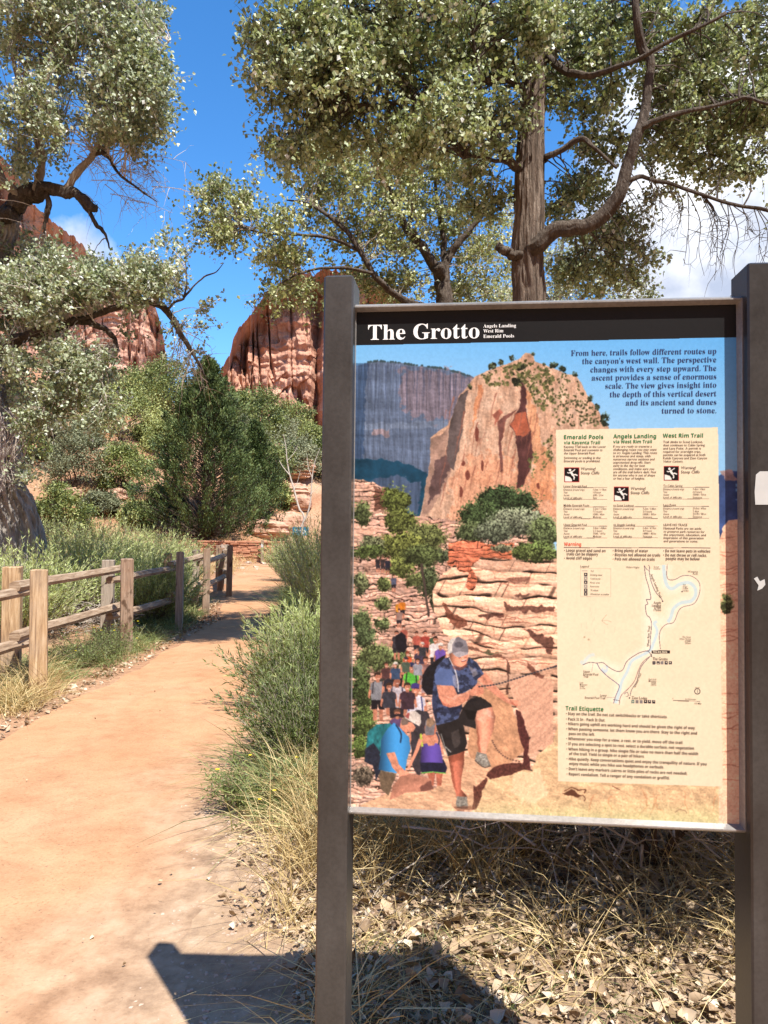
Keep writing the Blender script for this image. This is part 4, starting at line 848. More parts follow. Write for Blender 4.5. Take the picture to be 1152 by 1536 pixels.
# posts
POST_N, POST_D, POST_W = 0.046, 0.105, 0.068
sl0, _ = Sinv(A(483.5), A(600.), POST_N); sr0, _ = Sinv(A(1122.5), A(600.), POST_N)
_, tL = Sinv(A(500.), A(412.5), POST_N); _, tR = Sinv(A(1135.), A(393.), POST_N)
for s0, tt_ in ((float(sl0), float(tL)), (float(sr0), float(tR))):
    sc_ = s0 + POST_W / 2; top = float(S(sc_, tt_)[2]); p = S(sc_, 0, POST_N - POST_D / 2); gzz = float(gz(p[0], p[1])) - .3
    mb = MB(); box(mb, [p[0], p[1], (top + gzz) / 2], SE, SN, SZ, POST_W / 2, POST_D / 2, (top - gzz) / 2, .004)
    po = mb.build('post', M_POST, sign)
M_CHIP = flat_mat('white_sticker', (0.46, 0.46, 0.44), .6)
def chip(pts, par):
    mb = MB(); s, t = Sinv(A([p[0] for p in pts], float), A([p[1] for p in pts], float), POST_N + .0008); n = len(pts)
    mb.v.append(np.vstack([S(s, t, POST_N + .0008), S(s, t, POST_N - .001)])); mb.t.append(np.full(2 * n, .5)); mb.n = 2 * n
    mb.f.append((A([list(range(n - 1, -1, -1))]), 0)); mb.f.append((A([[i, (i + 1) % n, n + (i + 1) % n, n + i] for i in range(n)]), 0)); mb.build('sticker_scrap', M_CHIP, par)
chip([(1134, 712), (1140, 707), (1158, 707), (1158, 757), (1133, 757), (1132, 738)], po)
chip([(1131, 868), (1136, 865), (1140, 872), (1147, 869), (1148, 877), (1143, 883), (1136, 886), (1138, 878)], po)
# ---- lettering
def serif(s):
    o = ''
    for c in s:
        o += chr(0x1D400 + ord(c) - 65) if 'A' <= c <= 'Z' else chr(0x1D41A + ord(c) - 97) if 'a' <= c <= 'z' else c
    return o
def sbold(s):
    o = ''
    for c in s:
        o += chr(0x1D5D4 + ord(c) - 65) if 'A' <= c <= 'Z' else chr(0x1D5EE + ord(c) - 97) if 'a' <= c <= 'z' else chr(0x1D7EC + ord(c) - 48) if '0' <= c <= '9' else c
    return o
TXT = {}
def text(key, s, x0, x1, y, cap, kind='sans', rot=0.0, off=0.0, y1=None):
    """one line: from photo x0 to x1, baseline at (x0, y), capital height in photo pixels"""
    body = {'sans': s, 'serif': serif(s), 'bold': sbold(s)}[kind]
    cu = bpy.data.curves.new('t', 'FONT'); cu.body = body; cu.size = 1.0; cu.resolution_u = 2; cu.offset = off
    ob = bpy.data.objects.new('t', cu); COL.objects.link(ob); dg = bpy.context.evaluated_depsgraph_get(); me = bpy.data.meshes.new_from_object(ob.evaluated_get(dg))
    n = len(me.vertices)
    if n:
        v = np.zeros(n * 3, np.float32); me.vertices.foreach_get('co', v); v = v.reshape(-1, 3).astype(float)
        F = [list(p.vertices) for p in me.polygons]
        w = v[:, 0].max() - v[:, 0].min(); v[:, 0] -= v[:, 0].min()
        s0, t0 = Sinv(A(float(x0)), A(float(y)))
        if y1 is None: s1, _ = Sinv(A(float(x1)), A(float(y))); L = float(s1 - s0); dirx, diry = 1.0, 0.0
        else:
            s1, t1 = Sinv(A(float(x1)), A(float(y1))); L = math.hypot(s1 - s0, t1 - t0); dirx, diry = (s1 - s0) / L, (t1 - t0) / L
        kx = L / w; ky = cap / 0.69 * 0.00153
        X = v[:, 0] * kx; Y = v[:, 1] * ky
        pts = S(s0 + X * dirx + Y * diry, t0 + X * diry - Y * dirx, .0007)
        mbk = TXT.setdefault(key, MB()); base = mbk.n
        tri = [f for f in F if len(f) == 3]; quad = [f for f in F if len(f) == 4]; big = [f for f in F if len(f) > 4]
        for f in big:
            for i in range(1, len(f) - 1): tri.append([f[0], f[i], f[i + 1]])
        mbk.v.append(pts); mbk.t.append(np.full(n, .5)); mbk.n += n
        for q in (tri, quad):
            if q: mbk.f.append((A(q) + base, 0))
    bpy.data.objects.remove(ob); bpy.data.curves.remove(cu); bpy.data.meshes.remove(me)
text('white', 'The Grotto', 552, 719, 510, 23.2, 'serif')
for s, x1, y in (('Angels Landing', 774, 491.6), ('West Rim', 755, 499.0), ('Emerald Pools', 771, 507.0)): text('white', s, 725, x1, y, 5.0, 'serif', off=-.003)
for s, x0, y in (('From here, trails follow different routes up', 856.4, 533.6), ("the canyon's west wall. The perspective", 873.3, 545.8), ('changes with every step upward. The', 885.6, 558.3), ('ascent provides a sense of enormous', 887.5, 570.6), ('scale. The view gives insight into', 908, 582.8), ('the depth of this vertical desert', 914.7, 595.6), ('and its ancient sand dunes', 938.6, 608), ('turned to stone.', 992.5, 620)):
    text('navy', s, x0, 1074.5, y, 8.2, 'serif', off=-.003)
t5 = lambda u, v: (820 + u / 4.114, 630 + v / 4.114)
def l5(key, s, u0, u1, v, cap, kind='sans', off=0.0):
    x0, y = t5(u0, v); x1, _ = t5(u1, v); text(key, s, x0, x1, y, cap, kind, off=off)
for s, a, b_, v, c in (('Emerald Pools', 107, 350, 117, 5.6), ('via Kayenta Trail', 107, 330, 149, 4.6), ('Angels Landing', 411, 676, 112, 5.6), ('via West Rim Trail', 411, 650, 143, 4.6), ('West Rim Trail', 717, 965, 108, 5.6)): l5('green', s, a, b_, v, c, 'bold')
for s, b_, v in (('Kayenta Trail leads to the Lower', 366, 171), ('Emerald Pool and connects to', 345, 191), ('the Upper Emerald Pool.', 300, 211), ('Swimming or wading in the', 333, 239), ('Emerald pools is prohibited.', 331, 259)): l5('grey', s, 107, b_, v, 3.2, off=.012)
for i, (s, b_) in enumerate((('If you are ready to traverse a', 649), ('challenging route you may want', 679), ('to try Angels Landing. This route', 682), ('is strenuous and steep, with', 642), ('numerous narrow sections and', 666), ('unprotected drop-offs. Start', 642), ('early in the day for best', 608), ('conditions, and make sure you', 664), ('are off the trail before dark. Not', 676), ('for anyone who is out of shape', 669), ('or has a fear of heights.', 607))): l5('grey', s, 411, b_, 169 + i * 19.7, 3.2, off=.012)
for i, (s, b_) in enumerate((('Trail climbs to Scout Lookout,', 963), ('then continues to Cabin Spring', 976), ('and Lava Point. A permit is', 953), ('required for overnight trips,', 953), ('permits can be acquired at both', 980), ('Kolob Canyons and Zion Canyon', 990), ('Visitor Centers.', 843))): l5('grey', s, 719, b_, 141 + i * 20, 3.2, off=.012)
for u, v in ((211, 308), (519, 430), (829, 302)): l5('grey', 'Warning!', u, u + 92, v, 4.0, off=.008); l5('grey', 'Steep Cliffs', u, u + 115, v + 26, 4.0, off=.008)
for u, v, ti_, rows_ in ((105, 414, 'Lower Emerald Pool', ('1.2mi / 1.9km', '1.0 hour', '69ft / 21m', 'Easy')), (105, 532, 'Middle Emerald Pools', ('2.2mi / 3.5km', '1.5 hours', '150ft / 46m', 'Moderate')), (105, 651, 'Upper Emerald Pool', ('3.0mi / 4.8km', '2.5 hours', '350ft / 107m', 'Moderate')),
                       (412, 532, 'to Scout Lookout', ('3.6mi / 5.8km', '2.5 hours', '1000ft / 305m', 'Strenuous')), (412, 651, 'to Angels Landing', ('5.4mi / 8.7km', '4.0 hours', '1488ft / 453m', 'Strenuous')), (720, 411, 'To Cabin Spring', ('9.4mi / 15km', '6.0 hours', '2300ft / 701m', 'Strenuous')), (720, 530, 'Lava Point', ('29.0mi / 47km', '2 days', '3217ft / 981m', 'Strenuous'))):
    l5('grey', ti_, u, u + len(ti_) * 7.9, v, 3.1, off=.006)
    for i, (a, c) in enumerate(zip(('Distance (round trip)', 'Time', 'Ascent', 'Level of difficulty'), rows_)):
        l5('grey', a, u, u + len(a) * 6.1, v + 20.5 + i * 17, 2.7, off=.006); l5('grey', c, u + 182, u + 182 + len(c) * 6.3, v + 20 + i * 17, 2.7, off=.006)
text('grey', 'LEAVE NO TRACE', 995.4, 1031, 788.6, 3.2, off=.012)
for s, x1, y in (('National Parks are set aside', 1052, 793.7), ('to preserve park resources for', 1057, 798.5), ('the enjoyment, education, and', 1059, 803.3), ('inspiration of this generation', 1055.5, 808), ('and generations to come.', 1047, 812.8)): text('grey', s, 995.4, x1, y, 3.1, off=.012)
t6 = lambda u, v: (830 + u / 4.43, 800 + v / 4.43)
def l6(key, s, u0, u1, v, cap, kind='sans', off=0.0, v1=None):
    x0, y = t6(u0, v); x1, y1 = t6(u1, v if v1 is None else v1); text(key, s, x0, x1, y, cap, kind, off=off, y1=None if v1 is None else y1)
l6('red', 'Warning', 72, 185, 82, 4.9, 'bold')
for s, a, b_, v in (('\u2022 Loose gravel and sand on', 72, 347, 121), ('trails can be slippery', 88, 298, 145), ('\u2022 Avoid cliff edges', 72, 257, 172), ('\u2022 Bring plenty of water', 395, 630, 122), ('\u2022 Bicycles not allowed on trails', 395, 711, 150), ('\u2022 Pets not allowed on trails', 395, 674, 178), ('\u2022 Do not leave pets in vehicles', 730, 1043, 124), ('\u2022 Do not throw or roll rocks,', 730, 1020, 152), ('people may be below', 747, 973, 176)):
    l6('grey', s, a, b_, v, 3.9, 'bold')
for s, a, b_, v, c in (('Legend', 180, 236, 224, 2.8), ('Trail', 248, 268, 254, 2.2), ('Drinking water', 246, 326, 280, 2.4), ('Trash/recycle', 246, 314, 305, 2.2), ('Picnic area', 246, 310, 331, 2.2), ('Restrooms', 246, 305, 356, 2.2), ('Toilet', 246, 300, 382, 2.2), ('Wheelchair accessible', 246, 370, 408, 2.4), ('Walters Wiggles', 484, 572, 229, 2.4), ('Scout', 668, 702, 226, 2.2), ('Lookout', 668, 712, 238, 2.2), ('Weeping', 893, 960, 258, 2.4), ('Rock', 928, 960, 273, 2.4), ('The', 860, 880, 345, 2), ('Organ', 860, 890, 357, 2), ('5100ft', 860, 896, 370, 2), ('1554m', 860, 898, 384, 2),
                    ('Angels', 666, 716, 467, 3.6), ('Landing', 656, 716, 485, 3.6), ('5790ft', 670, 716, 500, 3.2), ('1765m', 668, 716, 515, 3.2), ('The Great', 858, 914, 692, 2.2), ('White Throne', 838, 914, 705, 2.2), ('6744ft', 874, 914, 719, 2.2), ('2056m', 876, 914, 733, 2.2), ('The Grotto', 660, 760, 841, 4.2), ('Upper', 200, 245, 924, 3.4), ('Emerald Pool', 200, 298, 942, 3.4), ('Trail', 200, 232, 957, 3.4), ('Red Arch', 634, 684, 973, 2.2), ('Mountain', 634, 684, 985, 2.2), ('5930ft', 650, 684, 998, 2.2), ('1807m', 650, 684, 1010, 2.2), ('Lady', 176, 200, 995, 2), ('Mountain', 176, 226, 1008, 2), ('6945ft', 176, 208, 1020, 2), ('2117m', 176, 212, 1033, 2), ('Lower', 312, 356, 1082, 3.2), ('Emerald Pool Trail', 210, 344, 1097, 3.2), ('Zion Lodge', 520, 624, 1100, 4.0), ('North', 944, 972, 1028, 2), ('0', 792, 797, 1101, 2), ('0.5 Kilometer', 876, 948, 1105, 2.2), ('0.5 Mile', 938, 984, 1134, 2.2)):
    l6('grey', s, a, b_, v, c, off=.004)
l6('grey', 'West Rim Trail', 636, 644, 752, 3.0, v1=616, off=.006); l6('grey', 'Angels Landing Trail', 645, 708, 272, 3.0, v1=426, off=.006); l6('grey', 'Grotto Trail', 546, 586, 1024, 3.0, v1=934, off=.006)
l6('cream', 'You Are Here', 660, 756, 794, 3.2, 'bold')
t7 = lambda u, v: (830 + u / 4.43, 1040 + v / 4.43)
text('green', 'Trail Etiquette', *[t7(82, 0)[0], t7(333, 0)[0]], t7(0, 111)[1], 5.8, 'bold')
for s, a, b_, v in (('\u2022 Stay on the trail. Do not cut switchbacks or take shortcuts.', 84, 758, 142), ('\u2022 Pack It In - Pack It Out.', 84, 345, 178), ('\u2022 Hikers going uphill are working hard and should be given the right of way.', 84, 945, 209), ('\u2022 When passing someone, let them know you are there. Stay to the right and', 86, 955, 243), ('pass on the left.', 103, 277, 275), ('\u2022 Whenever you stop for a view, a rest, or to yield, move off the trail.', 86, 863, 308), ('\u2022 If you are selecting a spot to rest, select a durable surface, not vegetation.', 86, 940, 342), ('\u2022 When hiking in a group, hike single file or take no more than half the width', 87, 962, 377), ('of the trail. Yield to single or a pair of hikers.', 105, 606, 408), ('\u2022 Hike quietly. Keep conversations quiet and enjoy the tranquility of nature. If you', 88, 1018, 442), ('enjoy music while you hike use headphones or earbuds.', 106, 735, 474), ("\u2022 Don't leave any markers (cairns or little piles of rocks are not needed).", 88, 893, 508), ('\u2022 Report vandalism. Tell a ranger of any vandalism or graffiti.', 88, 774, 543)):
    x0, y = t7(a, v); x1, _ = t7(b_, v); text('grey', s, x0, x1, y, 3.9, 'bold')
def ink(name, c):
    m, nt, b = new_mat(name); b.inputs['Base Color'].default_value = (*c, 1); b.inputs['Roughness'].default_value = .45; b.inputs['Specular IOR Level'].default_value = .2; return m
INKS = {'white': (0.76, 0.76, 0.75), 'navy': (0.022, 0.03, 0.10), 'green': (0.025, 0.16, 0.06), 'grey': (0.13, 0.095, 0.075), 'red': (0.62, 0.10, 0.055), 'cream': (0.65, 0.55, 0.4)}
for k, v in TXT.items(): v.build('lettering', ink(k + '_ink', INKS[k]), panel, label={'white': 'white serif title on the black band', 'navy': 'dark blue serif introduction', 'green': 'green bold headings', 'grey': 'small dark grey panel text', 'red': 'red warning heading', 'cream': 'pale letters on the dark map tag'}[k])

# ================================================================== cliffs
def vnoise3(x, y, z, seed=0):
    zi = np.floor(z); f = z - zi; f = f * f * (3 - 2 * f)
    return vnoise(x + zi * 37.7, y + zi * 11.3, seed) * (1 - f) + vnoise(x + (zi + 1) * 37.7, y + (zi + 1) * 11.3, seed) * f
def cliff(name, label, prof, D, Dslope, m, seed, base_z=-2, amp=1.0, depth=120):
    """rock wall: prof = skyline as photo pixels (left to right); D = distance; Dslope tilts it away to one side"""
    prof = A(prof, float); nu, nv = 640, 340
    pxs = np.linspace(prof[0, 0], prof[-1, 0], nu); top = np.interp(pxs, prof[:, 0], prof[:, 1]) + (fbm(pxs / 9, pxs * 0, 4, seed) - .5) * 12 + np.round((fbm(pxs / 14, pxs * 0 + 5, 3, seed + 31) - .5) * 6) * 2.6
    dist = D + (pxs - prof[0, 0]) / (prof[-1, 0] - prof[0, 0]) * Dslope + (fbm(pxs / 55, pxs * 0 + 3, 3, seed + 1) - .5) * 30
    T = P(pxs, top, dist); out = unit(T[:, :2] - EYE[:2])            # away from the valley
    zt = T[:, 2]; V = []
    h = np.linspace(0, 1, nv)
    zz = base_z + (zt[:, None] - base_z) * h[None]
    L = np.concatenate([[0], np.cumsum(np.linalg.norm(np.diff(T[:, :2], axis=0), axis=1))])[:, None]
    crack = np.abs(fbm(L / 16 + 0 * zz, zz / 130, 5, seed + 2) - .5) * 2
    crack2 = np.abs(fbm(L / 6 + zz / 90, zz / 38, 4, seed + 7) - .5) * 2
    crack3 = np.abs(fbm(L / 9 + zz / 200, zz / 70, 4, seed + 17) - .5) * 2
    stra = fbm(L / 160 + 0 * zz, zz / 7, 4, seed + 3); blk = fbm(L / 14, zz / 20, 5, seed + 4); big = fbm(L / 42, zz / 95, 3, seed + 6)
    push = (h[None] ** 1.2) * 10 + (big - .5) * 46 * amp - np.clip(.13 - crack, 0, 1) * -58 * amp - np.clip(.10 - crack2, 0, 1) * -36 * amp - np.clip(.09 - crack3, 0, 1) * -34 * amp + (stra - .5) * 13 * amp + (blk - .5) * 7 * amp + 3.2 * np.floor(zz / 9 + 1.6 * fbm(L / 30, zz / 40, 3, seed + 21)) * .8 - 2.9 * zz / 9 * .8
    fin = fbm(L / 4.5 + zz / 60, zz / 6, 4, seed + 11); ter = fbm(L / 22 + 3, zz / 26, 4, seed + 13); ter = np.floor(ter * 9 + .25 * fin) / 9
    push = push + (fin - .5) * 7 * amp + (ter - .5) * 12 * amp
    push = push * np.clip((1.03 - h[None]) * 14, .15, 1)
    X = T[:, 0:1] + out[:, 0:1] * (push - 10); Y = T[:, 1:2] + out[:, 1:2] * (push - 10)
    V = np.stack([X, Y, zz], -1)
    back = np.stack([T[:, 0] + out[:, 0] * depth * .5, T[:, 1] + out[:, 1] * depth * .5, zt + 6 * (fbm(pxs / 30, pxs * 0, 3, seed + 8) - .6)], -1)
    back2 = back.copy(); back2[:, :2] += out * depth * .6; back2[:, 2] = base_z
    V = np.concatenate([V, back[:, None], back2[:, None]], 1); nv2 = nv + 2
    mb = MB(); I = (np.arange(nu - 1)[:, None] * nv2 + np.arange(nv2 - 1)[None])
    mb.add(V, np.stack([I, I + nv2, I + nv2 + 1, I + 1], -1).reshape(-1, 4))
    mb.f.append((A([list(range(nv2))]), 0)); mb.f.append((A([list(range((nu - 1) * nv2, nu * nv2))[::-1]]), 0))
    return mb.build(name, m, smooth=False, label=label, cat='cliff', origin=A([T[nu // 2, 0], T[nu // 2, 1], base_z]))
cliff('sandstone_cliff', 'distant pink sandstone cliff behind the leaning grey tree, with a small cloud over its slope', [(-420, 120), (-260, 150), (-140, 200), (-60, 215), (0, 238), (26, 262), (44, 302), (74, 334), (96, 348), (118, 374), (142, 392), (166, 420), (200, 446), (226, 452), (238, 480), (250, 540), (256, 640)], 260, 60, M_CLIFF2, 5, amp=.7)
cliff('sandstone_cliff', 'jagged red sandstone cliff rising behind the juniper, left of the sign', [(316, 640), (322, 578), (332, 548), (344, 530), (350, 502), (360, 482), (374, 470), (388, 458), (402, 440), (418, 428), (440, 412), (466, 402), (500, 400), (545, 414), (590, 446), (640, 470), (700, 510), (760, 560), (830, 640)], 205, 10, M_CLIFF, 8, amp=1.0)

# ================================================================== trees
def samples(path, n):
    return spline(path, n)
class Tree:
    """limbs are lists of (px, py, distance, radius)"""
    def __init__(self, name, label, base, group=None, cat='tree'):
        self.root = thing(name, label, cat, base, group); self.limbs = []; self.base = base
    def limb(self, name, pts, m, sides=12, n=40, rough=.25, seed=1, world=False, label=None, ridge=0.0):
        p = A(pts, float); W_ = np.concatenate([P(p[:, 0], p[:, 1], p[:, 2]), p[:, 3:4]], 1) if not world else p
        c = spline(W_, n); wob = (np.stack([fbm(np.linspace(0, 12, n), np.full(n, k * 7.), 2, seed) for k in range(3)], 1) - .5) * c[:, 3:4] * (.35 if name == 'trunk' else 1.1)
        wob[0] = 0; c[:, :3] += wob
        mb = MB(); tube(mb, c[:, :3], np.maximum(c[:, 3], .004), sides, rough=rough, seed=seed, ridge=ridge); o = mb.build(name, m, self.root, smooth=True, label=label)
        self.limbs.append(c); return c
    def crown(self, ells, leaf, m, twigm, per=70, sig=.2, seed=5, dens=1.0, hang=.5, wid=.8, twig_r=.009, bare=None, name='crown', up=.2, tint=(.5, .22)):
        r = np.random.default_rng(seed); LP = np.concatenate(self.limbs)[:, :3]; mb = MB(); C = []; PER = []
        for e in ells:
            cx, cy, rx, ry, d, dd = e[:6]; k = e[6] if len(e) > 6 else 1.0
            n = max(2, int(rx * ry * k * dens * (d / 10.) ** 2 / 95)); a = r.uniform(0, 2 * np.pi, n); q = np.sqrt(r.uniform(0, 1, n))
            ck = 1
            C.append(P(cx + rx * q * np.cos(a), cy + ry * q * np.sin(a), d + dd * r.uniform(-1, 1, n))); PER += [k] * n
        C = np.concatenate(C); kp = fbm(C[:, 0] * 1.9 + C[:, 1] * .9 + seed, C[:, 2] * 1.9, 3, seed) > .39; C = C[kp]; n = len(C)
        # twigs: each clump hangs on the nearest limb, by way of an upper point
        dist = np.linalg.norm(C[:, None] - LP[None], axis=2) + 0.35 * np.maximum(0, LP[None, :, 2] - C[:, None, 2]); j = (dist + r.uniform(0, .55, dist.shape)).argmin(1); a = LP[j]
        l0 = np.linalg.norm(C - a, axis=1); od = np.argsort(l0); CD = np.linalg.norm(C[:, None] - C[None], axis=2) if n < 4000 else None
        if CD is not None:
            ok = (l0[None] < l0[:, None] - .22) & (l0[:, None] > .75); cost = np.where(ok, CD + .15 * r.uniform(0, 1, CD.shape), 1e9); jj = cost.argmin(1); use = (cost.min(1) < l0 * .95); a = np.where(use[:, None], C[jj], a)
        t = np.linspace(0, 1, 8)[None, :, None]; ln = np.linalg.norm(C - a, axis=1)[:, None]
        m1 = a * .65 + C * .35 + np.concatenate([r.normal(0, .09, (n, 2)) * ln, .16 * ln], 1); m2 = a * .25 + C * .75 + np.concatenate([r.normal(0, .07, (n, 2)) * ln, .12 * ln], 1)
        path = (1 - t) ** 3 * a[:, None] + 3 * (1 - t) ** 2 * t * m1[:, None] + 3 * (1 - t) * t ** 2 * m2[:, None] + t ** 3 * C[:, None]
        path += r.normal(0, .018, path.shape) * (ln[:, None] * .5)
        rad = twig_r * (np.clip(ln, .3, 3) ** .6) * (1.5 - 1.25 * t[..., 0]) 
        tubes(mb, path, rad, 4, mi=1)
        # shoots within each clump
        ns = 6; sd = unit(r.normal(size=(n, ns, 3)) + A([0, 0, .15])); sd = unit(sd + 1.1 * unit(C - a)[:, None] + A([0, 0, .15])); sL = sig * r.uniform(1.0, 2.6, (n, ns, 1)); e1 = C[:, None] + sd * sL; e1[..., 2] -= sL[..., 0] * .12 * hang
        tt_ = np.linspace(0, 1, 4)[None, :, None]; S0 = np.repeat(C, ns, 0); S1 = e1.reshape(-1, 3)
        sp = S0[:, None] * (1 - tt_) + S1[:, None] * tt_ + r.normal(0, sig * .05, (n * ns, 4, 3)); tubes(mb, sp, twig_r * .42 * (1.2 - tt_[..., 0]) * np.ones((n * ns, 1)), 3, mi=1)
        cnt = np.maximum(3, (per * r.uniform(.5, 1.3, n)).astype(int)); own = np.repeat(np.arange(n), cnt)
        sh = r.integers(0, ns, len(own)); f = r.uniform(.1, 1.05, len(own))[:, None]; pos_ = C[own] * (1 - f) + e1[own, sh] * f + r.normal(0, sig * .19, (len(own), 3))
        ct = r.normal(tint[0], tint[1] * .6, n)[own] + r.normal(0, tint[1], len(own)); L = leaf * r.uniform(.65, 1.25, len(own))
        leaves(mb, pos_, L, L * wid, up=up, hang=hang, tint=np.clip(ct, 0, 1), r=r, fold=.10)
        if bare:
            for (pts, k) in bare:
                p = A(pts, float); w_ = spline(np.concatenate([P(p[:, 0], p[:, 1], p[:, 2]), p[:, 3:4]], 1), 14); tube(mb, w_[:, :3], w_[:, 3], 5, mi=1)
                b0 = w_[r.integers(3, 14, k), :3]; dr = unit(r.normal(size=(k, 3)) + A([0, 0, -.3])); l_ = r.uniform(.15, .5, (k, 1)); q = np.linspace(0, 1, 6)[None, :, None]
                pp = b0[:, None] + dr[:, None] * l_[:, None] * q + r.normal(0, .012, (k, 6, 3)); pp[..., 2] -= (l_ * .25) * q[..., 0] ** 2; tubes(mb, pp, .004 * (1.1 - q[..., 0]) * np.ones((k, 1)), 3, mi=1)
        return mb.build(name, [m, twigm], self.root)

# big cottonwood behind the sign
b0 = onground(*P(A(788.), A(987.), A(9.0))[:2])
t1 = Tree('cottonwood_tree', 'large cottonwood with furrowed upright trunk and a crooked limb, standing behind the sign', b0)
bx, by, bz = b0
p_ = lambda x, y, d, r: [*P(A(float(x)), A(float(y)), A(float(d))), r]
t1.limb('trunk', [[bx, by, bz - .3, .30], [bx, by, bz + .25, .235], p_(789, 800, 9, .205), p_(790, 600, 9, .19), p_(791, 455, 9, .185), p_(791, 385, 9, .18), p_(794, 280, 9, .165), p_(799, 170, 9, .148), p_(806, 60, 9, .118), p_(816, -60, 9, .095), p_(838, -200, 9.1, .06), p_(850, -300, 9.2, .03)], M_BARK, 110, 220, .07, 3, True, None, .17)
t1.limb('limb', [(790, 384, 9, .12), (812, 364, 8.85, .098), (836, 348, 8.75, .09), (862, 346, 8.7, .086), (900, 326, 8.6, .08), (928, 292, 8.5, .072), (940, 250, 8.5, .064), (958, 205, 8.4, .058), (970, 150, 8.4, .052), (976, 95, 8.4, .046), (964, 72, 8.4, .05), (955, 20, 8.3, .04), (945, -60, 8.3, .025)], M_LIMB, 36, 90, .24, 4, False, None, .14)
t1.limb('limb', [(962, 192, 8.4, .038), (990, 178, 8.3, .028), (1050, 164, 8.2, .023), (1100, 152, 8.1, .020), (1122, 147, 8.1, .018), (1152, 156, 8, .015), (1210, 150, 7.9, .012)], M_LIMB, 16, 40, .3, 5)
t1.limb('limb', [(938, 272, 8.5, .034), (962, 266, 8.5, .024), (1000, 275, 8.4, .021), (1050, 291, 8.3, .019), (1100, 307, 8.2, .016), (1152, 316, 8.1, .018), (1220, 336, 8, .01)], M_LIMB, 16, 40, .3, 6)
t1.limb('limb', [(788, 258, 9, .06), (768, 244, 8.8, .055), (745, 215, 8.6, .05), (735, 190, 8.5, .042), (725, 160, 8.5, .034), (720, 125, 8.4, .028), (708, 50, 8.3, .015)], M_LIMB, 16, 36, .3, 7)
t1.limb('limb', [(762, 243, 8.8, .028), (740, 240, 8.7, .024), (712, 234, 8.6, .02), (694, 238, 8.5, .012)], M_LIMB, 8, 20, .3, 8)
t1.limb('limb', [(788, 388, 9, .07), (764, 379, 8.8, .055), (748, 369, 8.75, .05)], M_LIMB, 12, 14, .5, 9, label='short broken stub')
t1.limb('limb', [(815, 240, 9, .045), (836, 228, 8.8, .036), (870, 209, 8.7, .03), (892, 222, 8.6, .022), (926, 252, 8.5, .014)], M_LIMB, 16, 26, .3, 10)
t1.limb('limb', [(802, 150, 9, .055), (760, 120, 8.8, .045), (700, 128, 8.5, .036), (640, 140, 8.3, .03), (570, 158, 8.2, .024), (500, 150, 8.1, .018), (430, 120, 8, .01)], M_LIMB, 16, 46, .3, 11)
t1.limb('limb', [(806, 70, 9, .05), (860, 110, 8.7, .04), (930, 100, 8.4, .03), (1010, 60, 8.2, .024), (1090, 20, 8, .014)], M_LIMB, 16, 36, .3, 12)
t1.limb('limb', [(808, 30, 9, .05), (740, 10, 8.7, .04), (640, 30, 8.4, .03), (540, 20, 8.2, .02), (450, 50, 8, .01)], M_LIMB, 16, 40, .3, 13)
t1.limb('limb', [(818, -80, 9, .05), (760, -140, 8.8, .04), (640, -160, 8.5, .02)], M_LIMB, 8, 24, .3, 14)
t1.limb('limb', [(818, -60, 9, .05), (900, -130, 8.8, .04), (1040, -170, 8.5, .02)], M_LIMB, 8, 24, .3, 15)
hangs = []
r_ = np.random.default_rng(4)
for k in range(22):
    x = r_.uniform(960, 1150); y = np.interp(x, [938, 962, 1000, 1050, 1100, 1152], [272, 266, 275, 291, 307, 316]) + 2; l = r_.uniform(40, 130); dx = r_.uniform(-14, 26)
    hangs.append(([(x, y, 8.3, .006), (x + dx * .6 + 6, y + l * .35, 8.3, .0045), (x + dx + r_.uniform(-8, 8), y + l * .7, 8.3, .0035), (x + dx + r_.uniform(-14, 14), y + l, 8.3, .002)], 5))
for k in range(9):
    x = r_.uniform(905, 960); y = np.interp(x, [900, 928, 940, 958], [326, 292, 250, 210]); l = r_.uniform(60, 150)
    hangs.append(([(x, y, 8.5, .006), (x + 25, y + l * .3, 8.5, .0045), (x + 34 + r_.uniform(-8, 8), y + l * .7, 8.5, .003), (x + 40 + r_.uniform(-14, 14), y + l, 8.5, .002)], 6))
